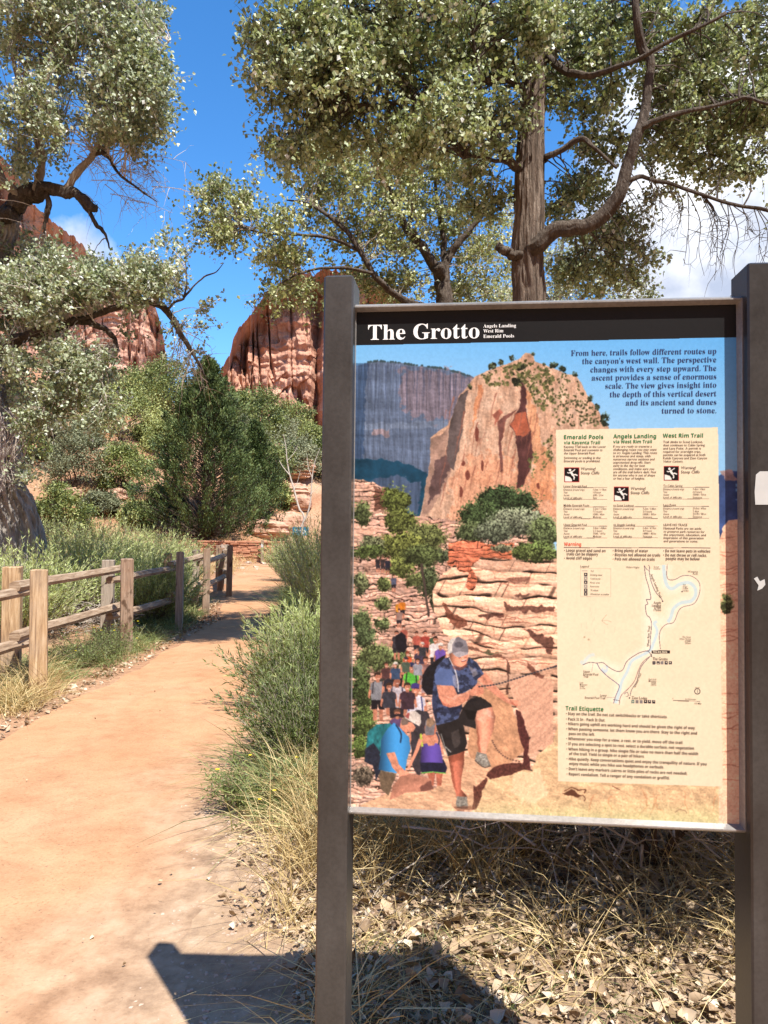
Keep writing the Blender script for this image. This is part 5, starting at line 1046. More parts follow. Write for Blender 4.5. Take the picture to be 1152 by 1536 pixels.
e1 = [(742, 195, 34, 40, 8.8, .4, .8), (738, 285, 36, 40, 9.3, .4, .7), (795, 60, 34, 46, 8.4, .3, .8), (790, 0, 40, 40, 8.4, .3, .8), (445, 60, 62, 42, 8.2, .6), (420, 125, 38, 34, 8.2, .5), (475, 110, 55, 45, 8.3, .7), (545, 45, 90, 55, 8.4, .8), (530, 125, 90, 48, 8.4, .8), (640, 50, 90, 66, 8.6, .9), (640, 140, 80, 55, 8.6, .9), (610, 205, 70, 34, 8.7, .7), (455, 205, 55, 30, 8.4, .5), (520, 190, 50, 34, 8.5, .6), (715, 50, 48, 66, 8.8, .8, .8), (705, 165, 40, 46, 8.6, .6, .8), (745, 130, 26, 40, 8.6, .5, .6),
      (900, 380, 50, 44, 9.6, .4, .9), (870, 320, 40, 40, 9.6, .4, .8), (880, 40, 70, 50, 8.6, .9), (870, 130, 56, 46, 8.6, .7, .8), (1000, 50, 105, 60, 8.5, 1.), (1100, 60, 80, 66, 8.3, .9), (1050, 165, 85, 42, 8.3, .6), (1115, 175, 50, 44, 8.2, .6), (905, 215, 40, 28, 8.6, .4, .7), (1000, 225, 60, 34, 8.4, .5, .8), (1090, 240, 60, 36, 8.2, .5, .8), (1020, 120, 60, 40, 8.4, .6), (1140, 120, 40, 60, 8.1, .6),
      (858, 300, 34, 40, 8.9, .4, .6), (925, 345, 40, 40, 8.8, .4, .9), (890, 400, 40, 34, 8.8, .4, .9), (950, 400, 34, 30, 8.7, .3, .7), (880, 280, 34, 26, 8.8, .4, .5), (1100, 330, 50, 20, 8.1, .3, .35), (1000, 300, 40, 18, 8.4, .3, .5), (830, 100, 30, 60, 9.1, .5, .6), (770, 80, 30, 60, 9.1, .5, .5),
      (450, -80, 90, 70, 8.4, .8, .8), (640, -100, 120, 80, 8.6, 1, .8), (860, -120, 120, 80, 8.8, 1, .8), (1060, -100, 130, 80, 8.5, 1, .8), (1210, 60, 60, 130, 8.1, .8, .8), (1220, 260, 50, 70, 8, .5, .6)]
e1 = [(x, y, a_, b_, d_ + (.75 if x > 800 else 0), min(q_, .7) if x > 800 else q_, *z_) for x, y, a_, b_, d_, q_, *z_ in e1]
t1.crown(e1, .056, M_COTTON, M_LIMB, per=84, sig=.16, seed=21, dens=2.3, bare=hangs, tint=(.48, .19))

# slimmer cottonwoods behind it, one trunk showing over the sign
b2 = onground(*P(A(668.), A(900.), A(14.2))[:2])
t2 = Tree('cottonwood_tree', 'forked olive cottonwood over the sign top, between its left post and the big trunk', b2)
t2.limb('trunk', [[*(b2 - A([0, 0, .3])), .24], [*(b2 + A([0, 0, .3])), .20], p_(668, 640, 14.1, .18), p_(667, 480, 14, .165), p_(665, 440, 14, .155), p_(662, 418, 14, .13), p_(655, 400, 13.9, .12)], M_LIMB, 18, 40, .25, 23, True)
t2.limb('limb', [(657, 404, 14, .11), (640, 380, 13.9, .095), (625, 360, 13.8, .085), (608, 338, 13.8, .07), (590, 300, 13.7, .05), (575, 268, 13.6, .03)], M_LIMB, 12, 36, .3, 24)
t2.limb('limb', [(665, 436, 14, .085), (669, 390, 14, .08), (690, 362, 14, .065), (715, 332, 14, .05), (742, 296, 13.9, .025)], M_LIMB, 12, 30, .3, 25)
t2.limb('limb', [(611, 342, 13.8, .05), (620, 300, 13.9, .04), (620, 240, 13.9, .025)], M_LIMB, 16, 20, .3, 26)
t2.limb('limb', [(662, 470, 14, .07), (610, 452, 13.6, .07), (576, 430, 13.3, .06), (553, 398, 13.2, .052), (520, 348, 13.1, .042), (485, 318, 13, .034), (455, 304, 13, .02), (430, 300, 13, .012)], M_LIMB, 12, 44, .3, 27)
t2.limb('limb', [(540, 376, 13.2, .035), (500, 358, 13, .03), (450, 352, 12.9, .024), (400, 350, 12.8, .018), (350, 338, 12.7, .01)], M_LIMB, 16, 36, .3, 28)
t2.limb('limb', [(560, 410, 13.2, .03), (520, 402, 13, .026), (470, 404, 12.9, .02), (430, 420, 12.8, .014), (408, 438, 12.8, .008)], M_LIMB, 16, 30, .3, 29)
t2.limb('limb', [(668, 400, 14, .06), (664, 350, 14.2, .05), (655, 300, 14.3, .035), (650, 240, 14.4, .02)], M_LIMB, 16, 24, .3, 30)
bare2 = [([(408, 432, 12.8, .012), (392, 444, 12.8, .009), (384, 452, 12.8, .006), (378, 470, 12.8, .003)], 5), ([(372, 352, 12.7, .01), (390, 372, 12.7, .007), (410, 384, 12.7, .004)], 12)]
e2b = [(345, 308, 44, 30, 12.8, .5), (322, 338, 34, 26, 12.7, .4), (365, 345, 36, 26, 12.8, .4), (395, 300, 32, 26, 12.9, .4, .8), (440, 318, 42, 40, 13, .6), (500, 318, 50, 46, 13.2, .7), (560, 300, 56, 50, 13.5, .8), (430, 388, 40, 24, 12.9, .5), (480, 380, 50, 30, 13, .5), (545, 362, 56, 40, 13.3, .6), (600, 330, 52, 46, 13.7, .7), (650, 285, 60, 46, 14, .8), (640, 385, 46, 42, 14, .7), (705, 335, 46, 46, 14, .7), (725, 395, 40, 44, 14.1, .7), (470, 432, 50, 22, 13, .4), (540, 432, 56, 22, 13.2, .5), (600, 425, 46, 30, 13.6, .6), (700, 440, 56, 26, 14.2, .6, 1.1), (430, 440, 30, 22, 12.8, .4), (545, 240, 60, 34, 13.6, .6), (470, 262, 50, 30, 13.2, .5), (620, 245, 50, 34, 13.9, .6), (690, 250, 46, 34, 14, .6), (420, 355, 26, 22, 12.9, .4)]
e2 = [(x, y, a_, b_, d_ + (.55 if y > 300 and x > 440 else .1), q_, *([z_[0] * .75] if z_ else [.72 if x > 440 else 1.0])) for x, y, a_, b_, d_, q_, *z_ in e2b]
t2.crown(e2, .066, M_COTTON3, M_TWIG, per=60, sig=.2, seed=31, dens=1.4, bare=bare2, tint=(.5, .24))

b3 = onground(*P(A(842.), A(850.), A(21.0))[:2])
t3 = Tree('cottonwood_tree', 'pale small-leaved cottonwood far behind the sign, seen low on both sides of the big trunk', b3)
t3.limb('trunk', [[*(b3 - A([0, 0, .3])), .22], p_(842, 700, 21, .18), p_(838, 520, 21, .15), p_(836, 440, 21, .10), p_(842, 380, 21, .06), p_(846, 340, 21, .03)], M_LIMB, 12, 30, .25, 33, True)
t3.limb('limb', [(838, 470, 21, .08), (800, 420, 20.8, .06), (760, 390, 20.6, .03)], M_LIMB, 8, 20, .3, 34)
t3.limb('limb', [(838, 490, 21, .08), (880, 440, 20.8, .06), (930, 410, 20.6, .03)], M_LIMB, 8, 20, .3, 35)
t3.crown([(760, 415, 50, 46, 20.6, 1), (830, 420, 44, 46, 21, 1), (890, 432, 50, 36, 20.8, 1), (840, 370, 36, 40, 21, .8, .7), (950, 442, 46, 26, 20.6, .8), (730, 460, 60, 40, 20.6, 1), (850, 500, 110, 50, 21, 1.2), (780, 340, 30, 36, 20.8, .7, .6), (990, 470, 50, 30, 20.4, .8)], .085, M_COTTON2, M_TWIG, per=40, sig=.3, seed=36, dens=.5, tint=(.62, .22))

# leaning old grey cottonwood at the left edge
bx, by, bz = b4 = onground(*P(A(30.), A(930.), A(11.6))[:2])
t4 = Tree('cottonwood_tree', 'old leaning cottonwood with pale shaggy grey trunk at the left edge beyond the fence', b4)
t4.limb('trunk', [[bx, by, bz - .4, .60], [bx - .02, by, bz + .1, .50], p_(18, 800, 11.6, .42), p_(2, 720, 11.6, .37), p_(-14, 640, 11.6, .34), p_(-30, 560, 11.6, .32), p_(-36, 470, 11.6, .29), p_(-20, 400, 11.6, .26), p_(4, 350, 11.6, .20), p_(16, 325, 11.5, .16)], M_GREYBARK, 110, 200, .16, 43, True, None, .2)
t4.limb('limb', [(14, 332, 11.5, .16), (20, 312, 11.5, .15), (32, 296, 11.4, .14), (50, 288, 11.3, .12), (74, 284, 11.2, .10), (98, 287, 11.1, .085), (122, 299, 11, .075), (142, 313, 10.9, .06)], M_LIMB, 16, 40, .35, 44)
t4.limb('limb', [(118, 296, 11, .04), (132, 318, 11, .034), (146, 338, 11, .028), (158, 352, 11, .02), (164, 372, 11, .012)], M_LIMB, 9, 24, .4, 45)
t4.limb('limb', [(70, 286, 11.2, .04), (73, 310, 11.2, .045), (68, 332, 11.2, .03), (66, 352, 11.2, .014)], M_LIMB, 9, 18, .4, 46)
t4.limb('limb', [(58, 288, 11.3, .075), (62, 240, 11.3, .06), (48, 180, 11.3, .05), (22, 100, 11.3, .035), (10, 10, 11.3, .02)], M_TWIG, 10, 36, .3, 47)
t4.limb('limb', [(96, 287, 11.1, .06), (138, 232, 11, .048), (160, 185, 10.9, .04), (185, 140, 10.8, .03), (230, 92, 10.7, .02), (256, 58, 10.7, .01)], M_TWIG, 10, 36, .3, 48)
t4.limb('limb', [(140, 230, 11, .035), (160, 232, 11, .03), (180, 262, 10.9, .022), (210, 285, 10.8, .014), (236, 303, 10.8, .006)], M_LIMB, 8, 26, .4, 49)
t4.limb('limb', [(-34, 540, 11.6, .12), (0, 528, 11.4, .10), (34, 508, 11.2, .085), (70, 494, 11.1, .07), (100, 484, 11, .06), (128, 482, 11, .05), (152, 491, 10.9, .042), (170, 506, 10.9, .034), (178, 526, 10.9, .02)], M_LIMB, 12, 46, .35, 50)
t4.limb('limb', [(100, 486, 11, .05), (150, 470, 10.9, .048), (190, 458, 10.8, .05), (216, 452, 10.8, .052), (240, 456, 10.7, .05), (258, 476, 10.7, .045), (272, 500, 10.7, .04), (283, 520, 10.7, .03), (298, 546, 10.7, .02), (312, 574, 10.7, .008)], M_LIMB, 12, 50, .4, 51)
t4.limb('limb', [(276, 446, 10.7, .016), (290, 430, 10.7, .014), (308, 414, 10.7, .012), (324, 408, 10.7, .009), (336, 394, 10.7, .004)], M_LIMB, 8, 18, .3, 52)
t4.limb('limb', [(250, 466, 10.7, .02), (262, 454, 10.7, .018), (276, 446, 10.7, .016), (280, 420, 10.7, .009), (278, 392, 10.7, .005)], M_LIMB, 8, 18, .3, 53)
t4.limb('limb', [(30, 296, 11.4, .09), (-10, 240, 11.2, .07), (-30, 120, 11.2, .05), (10, -60, 11, .03)], M_TWIG, 10, 36, .3, 54)
t4.limb('limb', [(48, 180, 11.3, .03), (90, 120, 11.2, .024), (130, 40, 11.1, .016), (150, -40, 11, .01)], M_TWIG, 8, 26, .3, 55)
bare4 = []
r_ = np.random.default_rng(14)
for k in range(26):
    x = r_.uniform(110, 230); y = r_.uniform(215, 300); l = r_.uniform(30, 75); a = r_.uniform(-.4, 1.0)
    bare4.append(([(x, y, 11, .006), (x + l * .5 * math.cos(a), y + l * .5 * math.sin(a), 11, .0045), (x + l * math.cos(a), y + l * math.sin(a) + 6, 11, .002)], 7))
for k in range(14):
    x = r_.uniform(262, 300); y = 490 + (x - 262) * 1.4; a = r_.uniform(.2, 2.2); l = r_.uniform(30, 80)
    bare4.append(([(x, y, 10.7, .008), (x + l * .5 * math.cos(a), y + l * .5 * math.sin(a), 10.7, .006), (x + l * math.cos(a), y + l * math.sin(a) + 5, 10.7, .0025)], 6))
for k in range(20):
    x = r_.uniform(-6, 34); y = r_.uniform(610, 650); l = r_.uniform(40, 110)
    bare4.append(([(x, y, 11.1, .009), (x + r_.uniform(-8, 12), y + l * .35, 11, .007), (x + r_.uniform(-16, 10), y + l * .7, 11, .006), (x + r_.uniform(-20, 6), y + l, 11, .003)], 3))
for k in range(30):
    x = r_.uniform(0, 120); y = r_.uniform(120, 270); l = r_.uniform(40, 100); a = r_.uniform(-1.9, -.9)
    bare4.append(([(x, y, 11.2, .008), (x + l * .5 * math.cos(a), y + l * .5 * math.sin(a), 11.1, .006), (x + l * math.cos(a), y + l * math.sin(a), 11.1, .003)], 4))
e4 = [(50, 40, 90, 56, 11, .8), (150, 40, 74, 52, 10.9, .7), (215, 45, 36, 40, 10.8, .5), (50, 130, 80, 52, 11.1, .8), (140, 120, 70, 48, 10.9, .7), (225, 105, 40, 34, 10.7, .4), (205, 170, 40, 40, 10.8, .5), (70, 205, 74, 36, 11.2, .7, .8), (150, 195, 44, 34, 10.9, .5, .8), (215, 240, 24, 20, 10.8, .3, 1), (28, 262, 30, 24, 11.3, .4, .6), (195, 210, 34, 20, 10.8, .3, .7),
      (24, 400, 44, 46, 11.8, .5), (92, 402, 48, 36, 11, .5), (50, 452, 60, 40, 12.0, .4), (125, 440, 50, 34, 10.9, .4), (184, 428, 42, 28, 10.8, .4), (232, 420, 40, 30, 10.7, .4), (258, 388, 26, 24, 10.7, .3, .8), (150, 462, 56, 20, 10.9, .4, .8), (30, 520, 60, 44, 12.1, .4, 1.1), (95, 530, 52, 34, 10.9, .4), (40, 575, 54, 36, 12.1, .4), (110, 575, 44, 36, 10.9, .4), (150, 548, 30, 24, 10.9, .3, .8), (266, 492, 26, 22, 10.7, .3, .4), (292, 470, 20, 26, 10.7, .3, .3), (280, 545, 26, 22, 10.7, .3, .3), (40, 716, 22, 16, 11, .3, .7), (85, 610, 40, 22, 10.9, .3, .6),
      (70, 440, 70, 44, 10.9, .5), (140, 490, 60, 30, 10.7, .4), (60, 520, 60, 40, 10.8, .4, .9), (110, 600, 56, 34, 10.8, .4, .9), (20, 470, 40, 60, 10.9, .4, .8), (60, 640, 40, 24, 10.8, .3, .6), (200, 440, 46, 26, 10.6, .3), (110, 160, 90, 60, 11, .7, .9), (60, 90, 80, 60, 10.8, .7, .9), (190, 110, 50, 60, 10.7, .5, .8), (-60, 60, 70, 130, 11.2, .8, .8), (-80, 300, 60, 110, 11.2, .8, .7), (-60, 520, 50, 90, 11.2, .6, .7), (60, -70, 120, 70, 11, .8, .8), (190, -60, 60, 50, 10.8, .6, .6)]
t4.crown(e4, .058, M_COTTON2, M_DEADWOOD, per=72, sig=.18, seed=41, dens=1.9, bare=bare4, tint=(.48, .2))
# pale branch tip reaching into the top of the picture

# ================================================================== shrubs
def leafy(name, label, cat, base, w, h, m, sm, n=60, per=60, leaf=.1, seed=1, group=None, shape=1.0, gap=.25, tint=(.5, .2), trunk=.05, crown='crown', stem='stem', low=.12, up=.3, aspect=.55, sig=None):
    """woody bush: several leaning stems, and leaf clumps over an uneven dome"""
    r = np.random.default_rng(seed); base = A(base, float); t = thing(name, label, cat, base, group)
    th = r.uniform(0, 2 * np.pi, n); ph = np.arccos(r.uniform(-.15, 1, n)); rr = r.uniform(.55, 1, n) ** .6
    lob = .72 + .55 * fbm(np.cos(th) * 1.6 + 5, np.sin(th) * 1.6 + ph * 1.3, 3, seed)
    C = np.stack([np.sin(ph) * np.cos(th) * w / 2 * rr * lob, np.sin(ph) * np.sin(th) * w / 2 * rr * lob, h * (low + (1 - low) * np.clip(np.cos(ph), -.1, 1) ** shape * rr * lob * 1.02)], 1) + base
    ms = MB(); k = 7; an = r.uniform(0, 2 * np.pi, k); q = np.linspace(0, 1, 8)[None, :, None]
    tips = base + np.stack([np.cos(an) * w * .26, np.sin(an) * w * .26, np.full(k, h * .62)], 1) * r.uniform(.7, 1.1, (k, 1))
    st = (base - A([0, 0, .12])) * (1 - q) + tips[:, None] * q + r.normal(0, .04 * w, (k, 8, 3)) * q; st[..., :2] += (tips - base)[:, None, :2] * (q ** 2 - q) * .4
    tubes(ms, st, trunk * (1.1 - .8 * q[..., 0]) * np.ones((k, 1)), 5)
    ms.build(stem, sm, t)
    mb = MB(); J = st.reshape(-1, 3); J = J[r.integers(0, len(J), n)] if n < 4 else J[np.argmin(np.linalg.norm(C[:, None] - J[None], axis=2), 1)]
    qq = np.linspace(0, 1, 5)[None, :, None]; pp = J[:, None] * (1 - qq) + C[:, None] * qq + r.normal(0, .015 * w, (n, 5, 3)); tubes(mb, pp, trunk * .3 * (1.2 - qq[..., 0]) * np.ones((n, 1)), 3, mi=1)
    sg = sig or .075 * (w + h) / 2 + .03; cnt = per; own = np.repeat(np.arange(n), cnt)
    pz = C[own] + r.normal(0, sg, (n * cnt, 3)) * A([1, 1, .75]); pz[:, 2] = np.maximum(pz[:, 2], base[2] + .03)
    tt_ = r.normal(tint[0], tint[1] * .7, n)[own] + r.normal(0, tint[1] * .8, n * cnt)
    leaves(mb, pz, leaf * r.uniform(.6, 1.3, n * cnt), leaf * aspect, up=up, tint=np.clip(tt_, 0, 1), r=r)
    mb.build(crown, [m, sm], t); return t
def feathery(name, label, cat, base, w, h, m, sm, n=420, seed=1, group=None, per=26, leaf=.05, lw=.006, lean=.55, tint=(.5, .2), stem_r=.0035, stemname='stem', crown='foliage'):
    """rabbitbrush / willow: many thin stems fanning up from the base, each lined with narrow leaves"""
    r = np.random.default_rng(seed); base = A(base, float); t = thing(name, label, cat, base, group)
    an = r.uniform(0, 2 * np.pi, n); el = np.sqrt(r.uniform(0, 1, n)); L = h * r.uniform(.55, 1.05, n) * (1 - .25 * el)
    K = 9; q = np.linspace(0, 1, K)[None, :, None]
    hd = np.stack([np.cos(an), np.sin(an), an * 0], 1); out = hd * (w / 2 * el * r.uniform(.8, 1.2, n))[:, None]
    b0 = base + hd * (w * .10 * r.uniform(0, 1, n))[:, None] - A([0, 0, .04])
    path = b0[:, None] + out[:, None] * (q ** (1 / (1 + lean))) * q ** .25 + A([0, 0, 1.0]) * (L[:, None, None] * (q - .10 * el[:, None, None] * q ** 2.5)) + r.normal(0, .012 * h, (n, K, 3)) * q
    ms = MB(); tubes(ms, path, stem_r * (1.25 - q[..., 0]) * np.ones((n, 1)), 3); ms.build(stemname, sm, t)
    mb = MB(); N_ = n * per; own = np.repeat(np.arange(n), per); f = r.uniform(.22, 1, N_) ** .8 * (K - 1.001); i = f.astype(int); u_ = (f - i)[:, None]
    p0 = path[own, i] * (1 - u_) + path[own, i + 1] * u_; tg = unit(path[own, i + 1] - path[own, i]); d = unit(tg + r.normal(0, .42, (N_, 3)))
    tt_ = r.normal(tint[0], tint[1] * .6, n)[own] + r.normal(0, tint[1], N_)
    leaves(mb, p0, leaf * r.uniform(.6, 1.4, N_), lw * r.uniform(.7, 1.4, N_), dirs=d, tint=np.clip(tt_, 0, 1), r=r, fold=.03)
    mb.build(crown, m, t); return t

# rabbitbrush massed behind the fence
RB = [((24, 960), 2.0, 1.45, 'tall pale green rabbitbrush behind the fence, in front of the leaning grey trunk'), ((118, 935), 2.3, 1.75, 'biggest feathery rabbitbrush, rising behind the fence rail between the two nearest post pairs'),
      ((196, 915), 2.3, 1.75, 'feathery green rabbitbrush right behind the grey fence post with the brown one in front'), ((236, 892), 2.3, 1.6, 'feathery rabbitbrush at the right end of the row behind the fence'),
      ((60, 880), 2.6, 1.9, 'rabbitbrush behind the others at the foot of the grey trunk'), ((160, 878), 2.8, 1.9, 'yellow green rabbitbrush in the back row, below the red dirt bank'), ((226, 935), 1.5, 1.25, 'low feathery rabbitbrush crowding the fence between the brown post and the next thin post')]
for i, ((x, y), w, h, l) in enumerate(RB):
    feathery('rabbitbrush', l, 'shrub', G(A(float(x)), A(float(y))), w, h * 1.06, M_RABBIT, M_TWIG, 560, 100 + i, 'rabbitbrush along the fence', per=34, leaf=.062, lw=.011, tint=(.48 + .06 * math.sin(i * 2.1), .22), stem_r=.004)
# willowy stems and brush on the right of the trail
WL = [((478, 905), 1.6, 2.1, 'tall yellow green willow shrub close to the left sign post, right of the trail'), ((452, 885), 1.8, 1.9, 'leafy willow shrub beside the far trail, just below the small blue sign'), ((436, 872), 1.6, 1.5, 'small bright willow shrub at the far bend of the trail'),
      ((500, 960), 1.5, 2.0, 'willow shrub half hidden behind the left sign post'), ((470, 1010), 1.2, .95, 'grey green bushy willow beside the middle of the trail'), ((640, 950), 2.4, 2.1, 'broad willow shrub wholly behind the sign panel')]
for i, ((x, y), w, h, l) in enumerate(WL[:5]):
    feathery('willow_shrub', l, 'shrub', G(A(float(x)), A(float(y))), w, h, M_RABBIT, M_TWIG, 330, 140 + i, 'willow shrubs right of the trail', per=34, leaf=.065, lw=.0085, lean=.4, tint=(.26 + .04 * i, .2), stem_r=.004)

feathery('leafy_shrub', 'deep green leafy shrub leaning on the shaft of the left sign post', 'shrub', G(A(462.), A(1150.)), .95, .80, M_GRASS, M_TWIG, 300, 160, None, per=30, leaf=.045, lw=.008, lean=.5, tint=(.30, .18), stem_r=.0025)
feathery('leafy_shrub', 'bushy green shrub between the trail edge and the middle of the left sign post', 'shrub', G(A(446.), A(1060.)), 1.2, .85, M_GRASS, M_TWIG, 300, 161, None, per=30, leaf=.05, lw=.009, lean=.5, tint=(.36, .18), stem_r=.0025)
# ---- the juniper
def juniper(name, label, base, h, w, m, seed=3, ns=900, per=56):
    r = np.random.default_rng(seed); base = A(base, float); t = thing(name, label, 'tree', base)
    mt = MB(); tp = spline([[*(base - A([0, 0, .3])), .2], [*(base + A([.05, 0, h * .3])), .15], [*(base + A([-.05, 0, h * .7])), .08], [*(base + A([0, 0, h * .98])), .02]], 30); tube(mt, tp[:, :3], tp[:, 3], 12, rough=.3, seed=seed)
    mt.build('trunk', M_DARKSTEM, t, smooth=True)
    u_ = r.uniform(0, 1, ns) ** .9; z = .02 + .98 * u_; an = r.uniform(0, 2 * np.pi, ns)
    env = np.interp(z, [0, .1, .25, .5, .7, .85, 1], [.55, .88, 1.0, .78, .48, .22, .01]) * w / 2
    env = env * (.30 + 1.35 * fbm(np.cos(an) * 1.9 + 4, np.sin(an) * 1.9 + z * 5, 2, seed))
    rr = env * np.sqrt(r.uniform(.12, 1, ns)); C = base + np.stack([np.cos(an) * rr, np.sin(an) * rr, z * h * .95], 1)
    mb = MB(); a0 = base + A([0, 0, 1.0]) * (np.maximum(z * h * .95 - rr * .55, .15))[:, None]; q = np.linspace(0, 1, 5)[None, :, None]
    tubes(mb, a0[:, None] * (1 - q) + C[:, None] * q + r.normal(0, .03, (ns, 5, 3)), .014 * (1.2 - q[..., 0]) * np.ones((ns, 1)), 3, mi=1)
    own = np.repeat(np.arange(ns), per); L = .62 * (1 - .4 * z)[own]; f = r.uniform(0, 1, len(own)) 
    ax = unit(np.stack([np.cos(an) * .55, np.sin(an) * .55, np.full(ns, .95)], 1) + r.normal(0, .16, (ns, 3)))
    p0 = C[own] + ax[own] * (L * (f - .25))[:, None] + r.normal(0, 1, (len(own), 3)) * (.085 * (1.15 - f) + .012)[:, None]
    d = unit(ax[own] + r.normal(0, .38, (len(own), 3))); tt_ = r.normal(.45, .24, ns)[own] + .36 * (f - .4) + r.normal(0, .14, len(own))
    leaves(mb, p0, .12 * r.uniform(.6, 1.3, len(own)), .04, dirs=d, tint=np.clip(tt_, 0, 1), r=r, fold=.05)
    mb.build('crown', [m, M_DARKSTEM], t); return t
jb = onground(*P(A(306.), A(830.), A(31.5))[:2])
juniper('juniper_tree', 'dense dark green juniper standing over the far end of the fence', jb, 7.7, 5.5, M_JUNI, 3, 1250)
jb2 = onground(*P(A(380.), A(800.), A(36.))[:2])
juniper('juniper_tree', 'shorter juniper merging with the right side of the big one above the stone wall', jb2, 4.6, 2.9, M_JUNI, 5, 560)

# ---- individual bushes on the hillside (foot pixel, width and height in photo pixels)
HB = [(112, 738, 78, 100, 'sage', 'rounded grey green bush right of the grey trunk, on the red bank'), (182, 662, 118, 82, 'oak', 'broad yellow green oak scrub, largest on the open slope'), (74, 668, 52, 50, 'sage', 'small sage bush close to the right edge of the grey trunk'),
      (72, 690, 36, 22, 'sage', 'low sage clump over a bare patch of red dirt'), (188, 738, 74, 82, 'oak', 'dull green bush above the reddest cut in the bank'), (210, 618, 88, 74, 'oak', 'dark green scrub tree high on the slope, above the broad oak'),
      (246, 562, 104, 80, 'oak', 'oak scrub on the skyline behind the juniper tip'), (92, 800, 86, 66, 'oak', 'yellow green bush at the foot of the bank, behind the rabbitbrush'), (248, 700, 60, 76, 'oak', 'grey green bush touching the left side of the juniper'),
      (150, 604, 70, 56, 'sage', 'pale sage bush on the upper slope under the cottonwood leaves'), (392, 664, 66, 84, 'oak', 'olive scrub tree just right of the juniper top'), (436, 668, 60, 62, 'oak', 'rounded green bush under the red cliff, next to the left sign post'),
      (446, 716, 66, 58, 'sage', 'pale grey bush behind the bare white branches'), (470, 672, 46, 60, 'oak', 'dark green bush partly cut off by the left sign post'), (352, 622, 60, 62, 'oak', 'bright green scrub peeping over the right shoulder of the juniper'),
      (300, 590, 60, 60, 'oak', 'skyline scrub directly behind the juniper tip'), (418, 760, 40, 34, 'oak', 'little green bush below the layered boulder'), (250, 770, 50, 44, 'oak', 'bush in the gap left of the juniper foot'), (30, 640, 70, 70, 'oak', 'scrub behind the grey trunk'),
      (130, 664, 40, 40, 'sage', 'small round sage bush left of the broad oak scrub'), (228, 672, 46, 42, 'oak', 'little olive bush between the broad oak scrub and the juniper'), (482, 720, 40, 60, 'oak', 'green bush seen beside the shaft of the left sign post'),
      (150, 768, 50, 30, 'sage', 'yellowed low brush on the straw coloured bank'), (204, 792, 44, 40, 'oak', 'bright young bush at the edge of the red cut')]
for i, (x, y, w, h, k, l) in enumerate(HB):
    p = GH(x, y)
    if p is None or (p - EYE) @ CF > 120: p = P(A(float(x)), A(float(y)), A(62.)); p[2] = gz(p[0], p[1])
    d = (p - EYE) @ CF; wm, hm = w / FPX * d, h / FPX * d
    leafy('sagebrush' if k == 'sage' else 'scrub_oak', l, 'shrub', p, wm * 1.05, hm * 1.0, M_SAGE if k == 'sage' else M_OAK, M_DARKSTEM, int(50 + w * .3), 120, .085 * d / 36 + .03, 200 + i, 'bushes on the hillside', trunk=.012 * d / 12, tint=(.5 + .17 * math.sin(i * 1.7), .24), shape=.8, low=.10)

# the rest of the hillside scrub reads as one mass
r_ = np.random.default_rng(77); mb = MB(); cnt = 0
for k in range(5200):
    az = r_.uniform(-.95, .75); y = 30 + 120 * r_.uniform(0, 1) ** 1.1; x = az * y
    dd = 0.75 * (y - 34) - 0.66 * (x + 3)
    if dd < 7: continue
    px, py = proj(A([x, y, float(gz(x, y))]))
    dens = fbm(x * .06, y * .06, 3, 12)
    thr = .38 if (px > 250 or py < 600) else .62
    if dens < thr: continue
    if 60 < px < 240 and 660 < py < 790: continue
    cnt += 1
    if cnt > 340: break
    hgt = r_.uniform(1.2, 3.4); wd = hgt * r_.uniform(.9, 1.5); z = float(gz(x, y)); far = y > 70
    n = 40 if not far else 26; per = 60 if not far else 44; C = unit(r_.normal(size=(n, 3))) * A([wd / 2, wd / 2, hgt / 2]) * r_.uniform(.5, 1, (n, 1)) + A([x, y, z + hgt * .48])
    own = np.repeat(np.arange(n), per); pp = C[own] + r_.normal(0, .17 * hgt / 2, (n * per, 3)); pp[:, 2] = np.maximum(pp[:, 2], z)
    base_t = r_.normal(.45, .2); leaves(mb, pp, .14 * r_.uniform(.6, 1.3, n * per) * (1 + .5 * far), .09, up=.3, tint=np.clip(base_t + r_.normal(0, .2, n * per), 0, 1), r=r_, mi=0 if r_.random() < .72 else 1)
for k in range(70):
    y = r_.uniform(8, 30); x = y * r_.uniform(.02, .40); z = float(gz(x, y)); hgt = r_.uniform(.35, 1.1); n = 26; per = 40
    C = unit(r_.normal(size=(n, 3))) * A([hgt * .7, hgt * .7, hgt / 2]) * r_.uniform(.4, 1, (n, 1)) + A([x, y, z + hgt * .45]); own = np.repeat(np.arange(n), per); pp = C[own] + r_.normal(0, .14 * hgt, (n * per, 3)); pp[:, 2] = np.maximum(pp[:, 2], z)
    leaves(mb, pp, .06 * r_.uniform(.6, 1.3, n * per), .03, up=.3, tint=np.clip(r_.normal(.5, .2) + r_.normal(0, .2, n * per), 0, 1), r=r_, mi=int(r_.random() < .5))
o = mb.build('scrub', [M_OAK, M_SAGE], kind='stuff', label='mass of green scrub covering the far hillside')

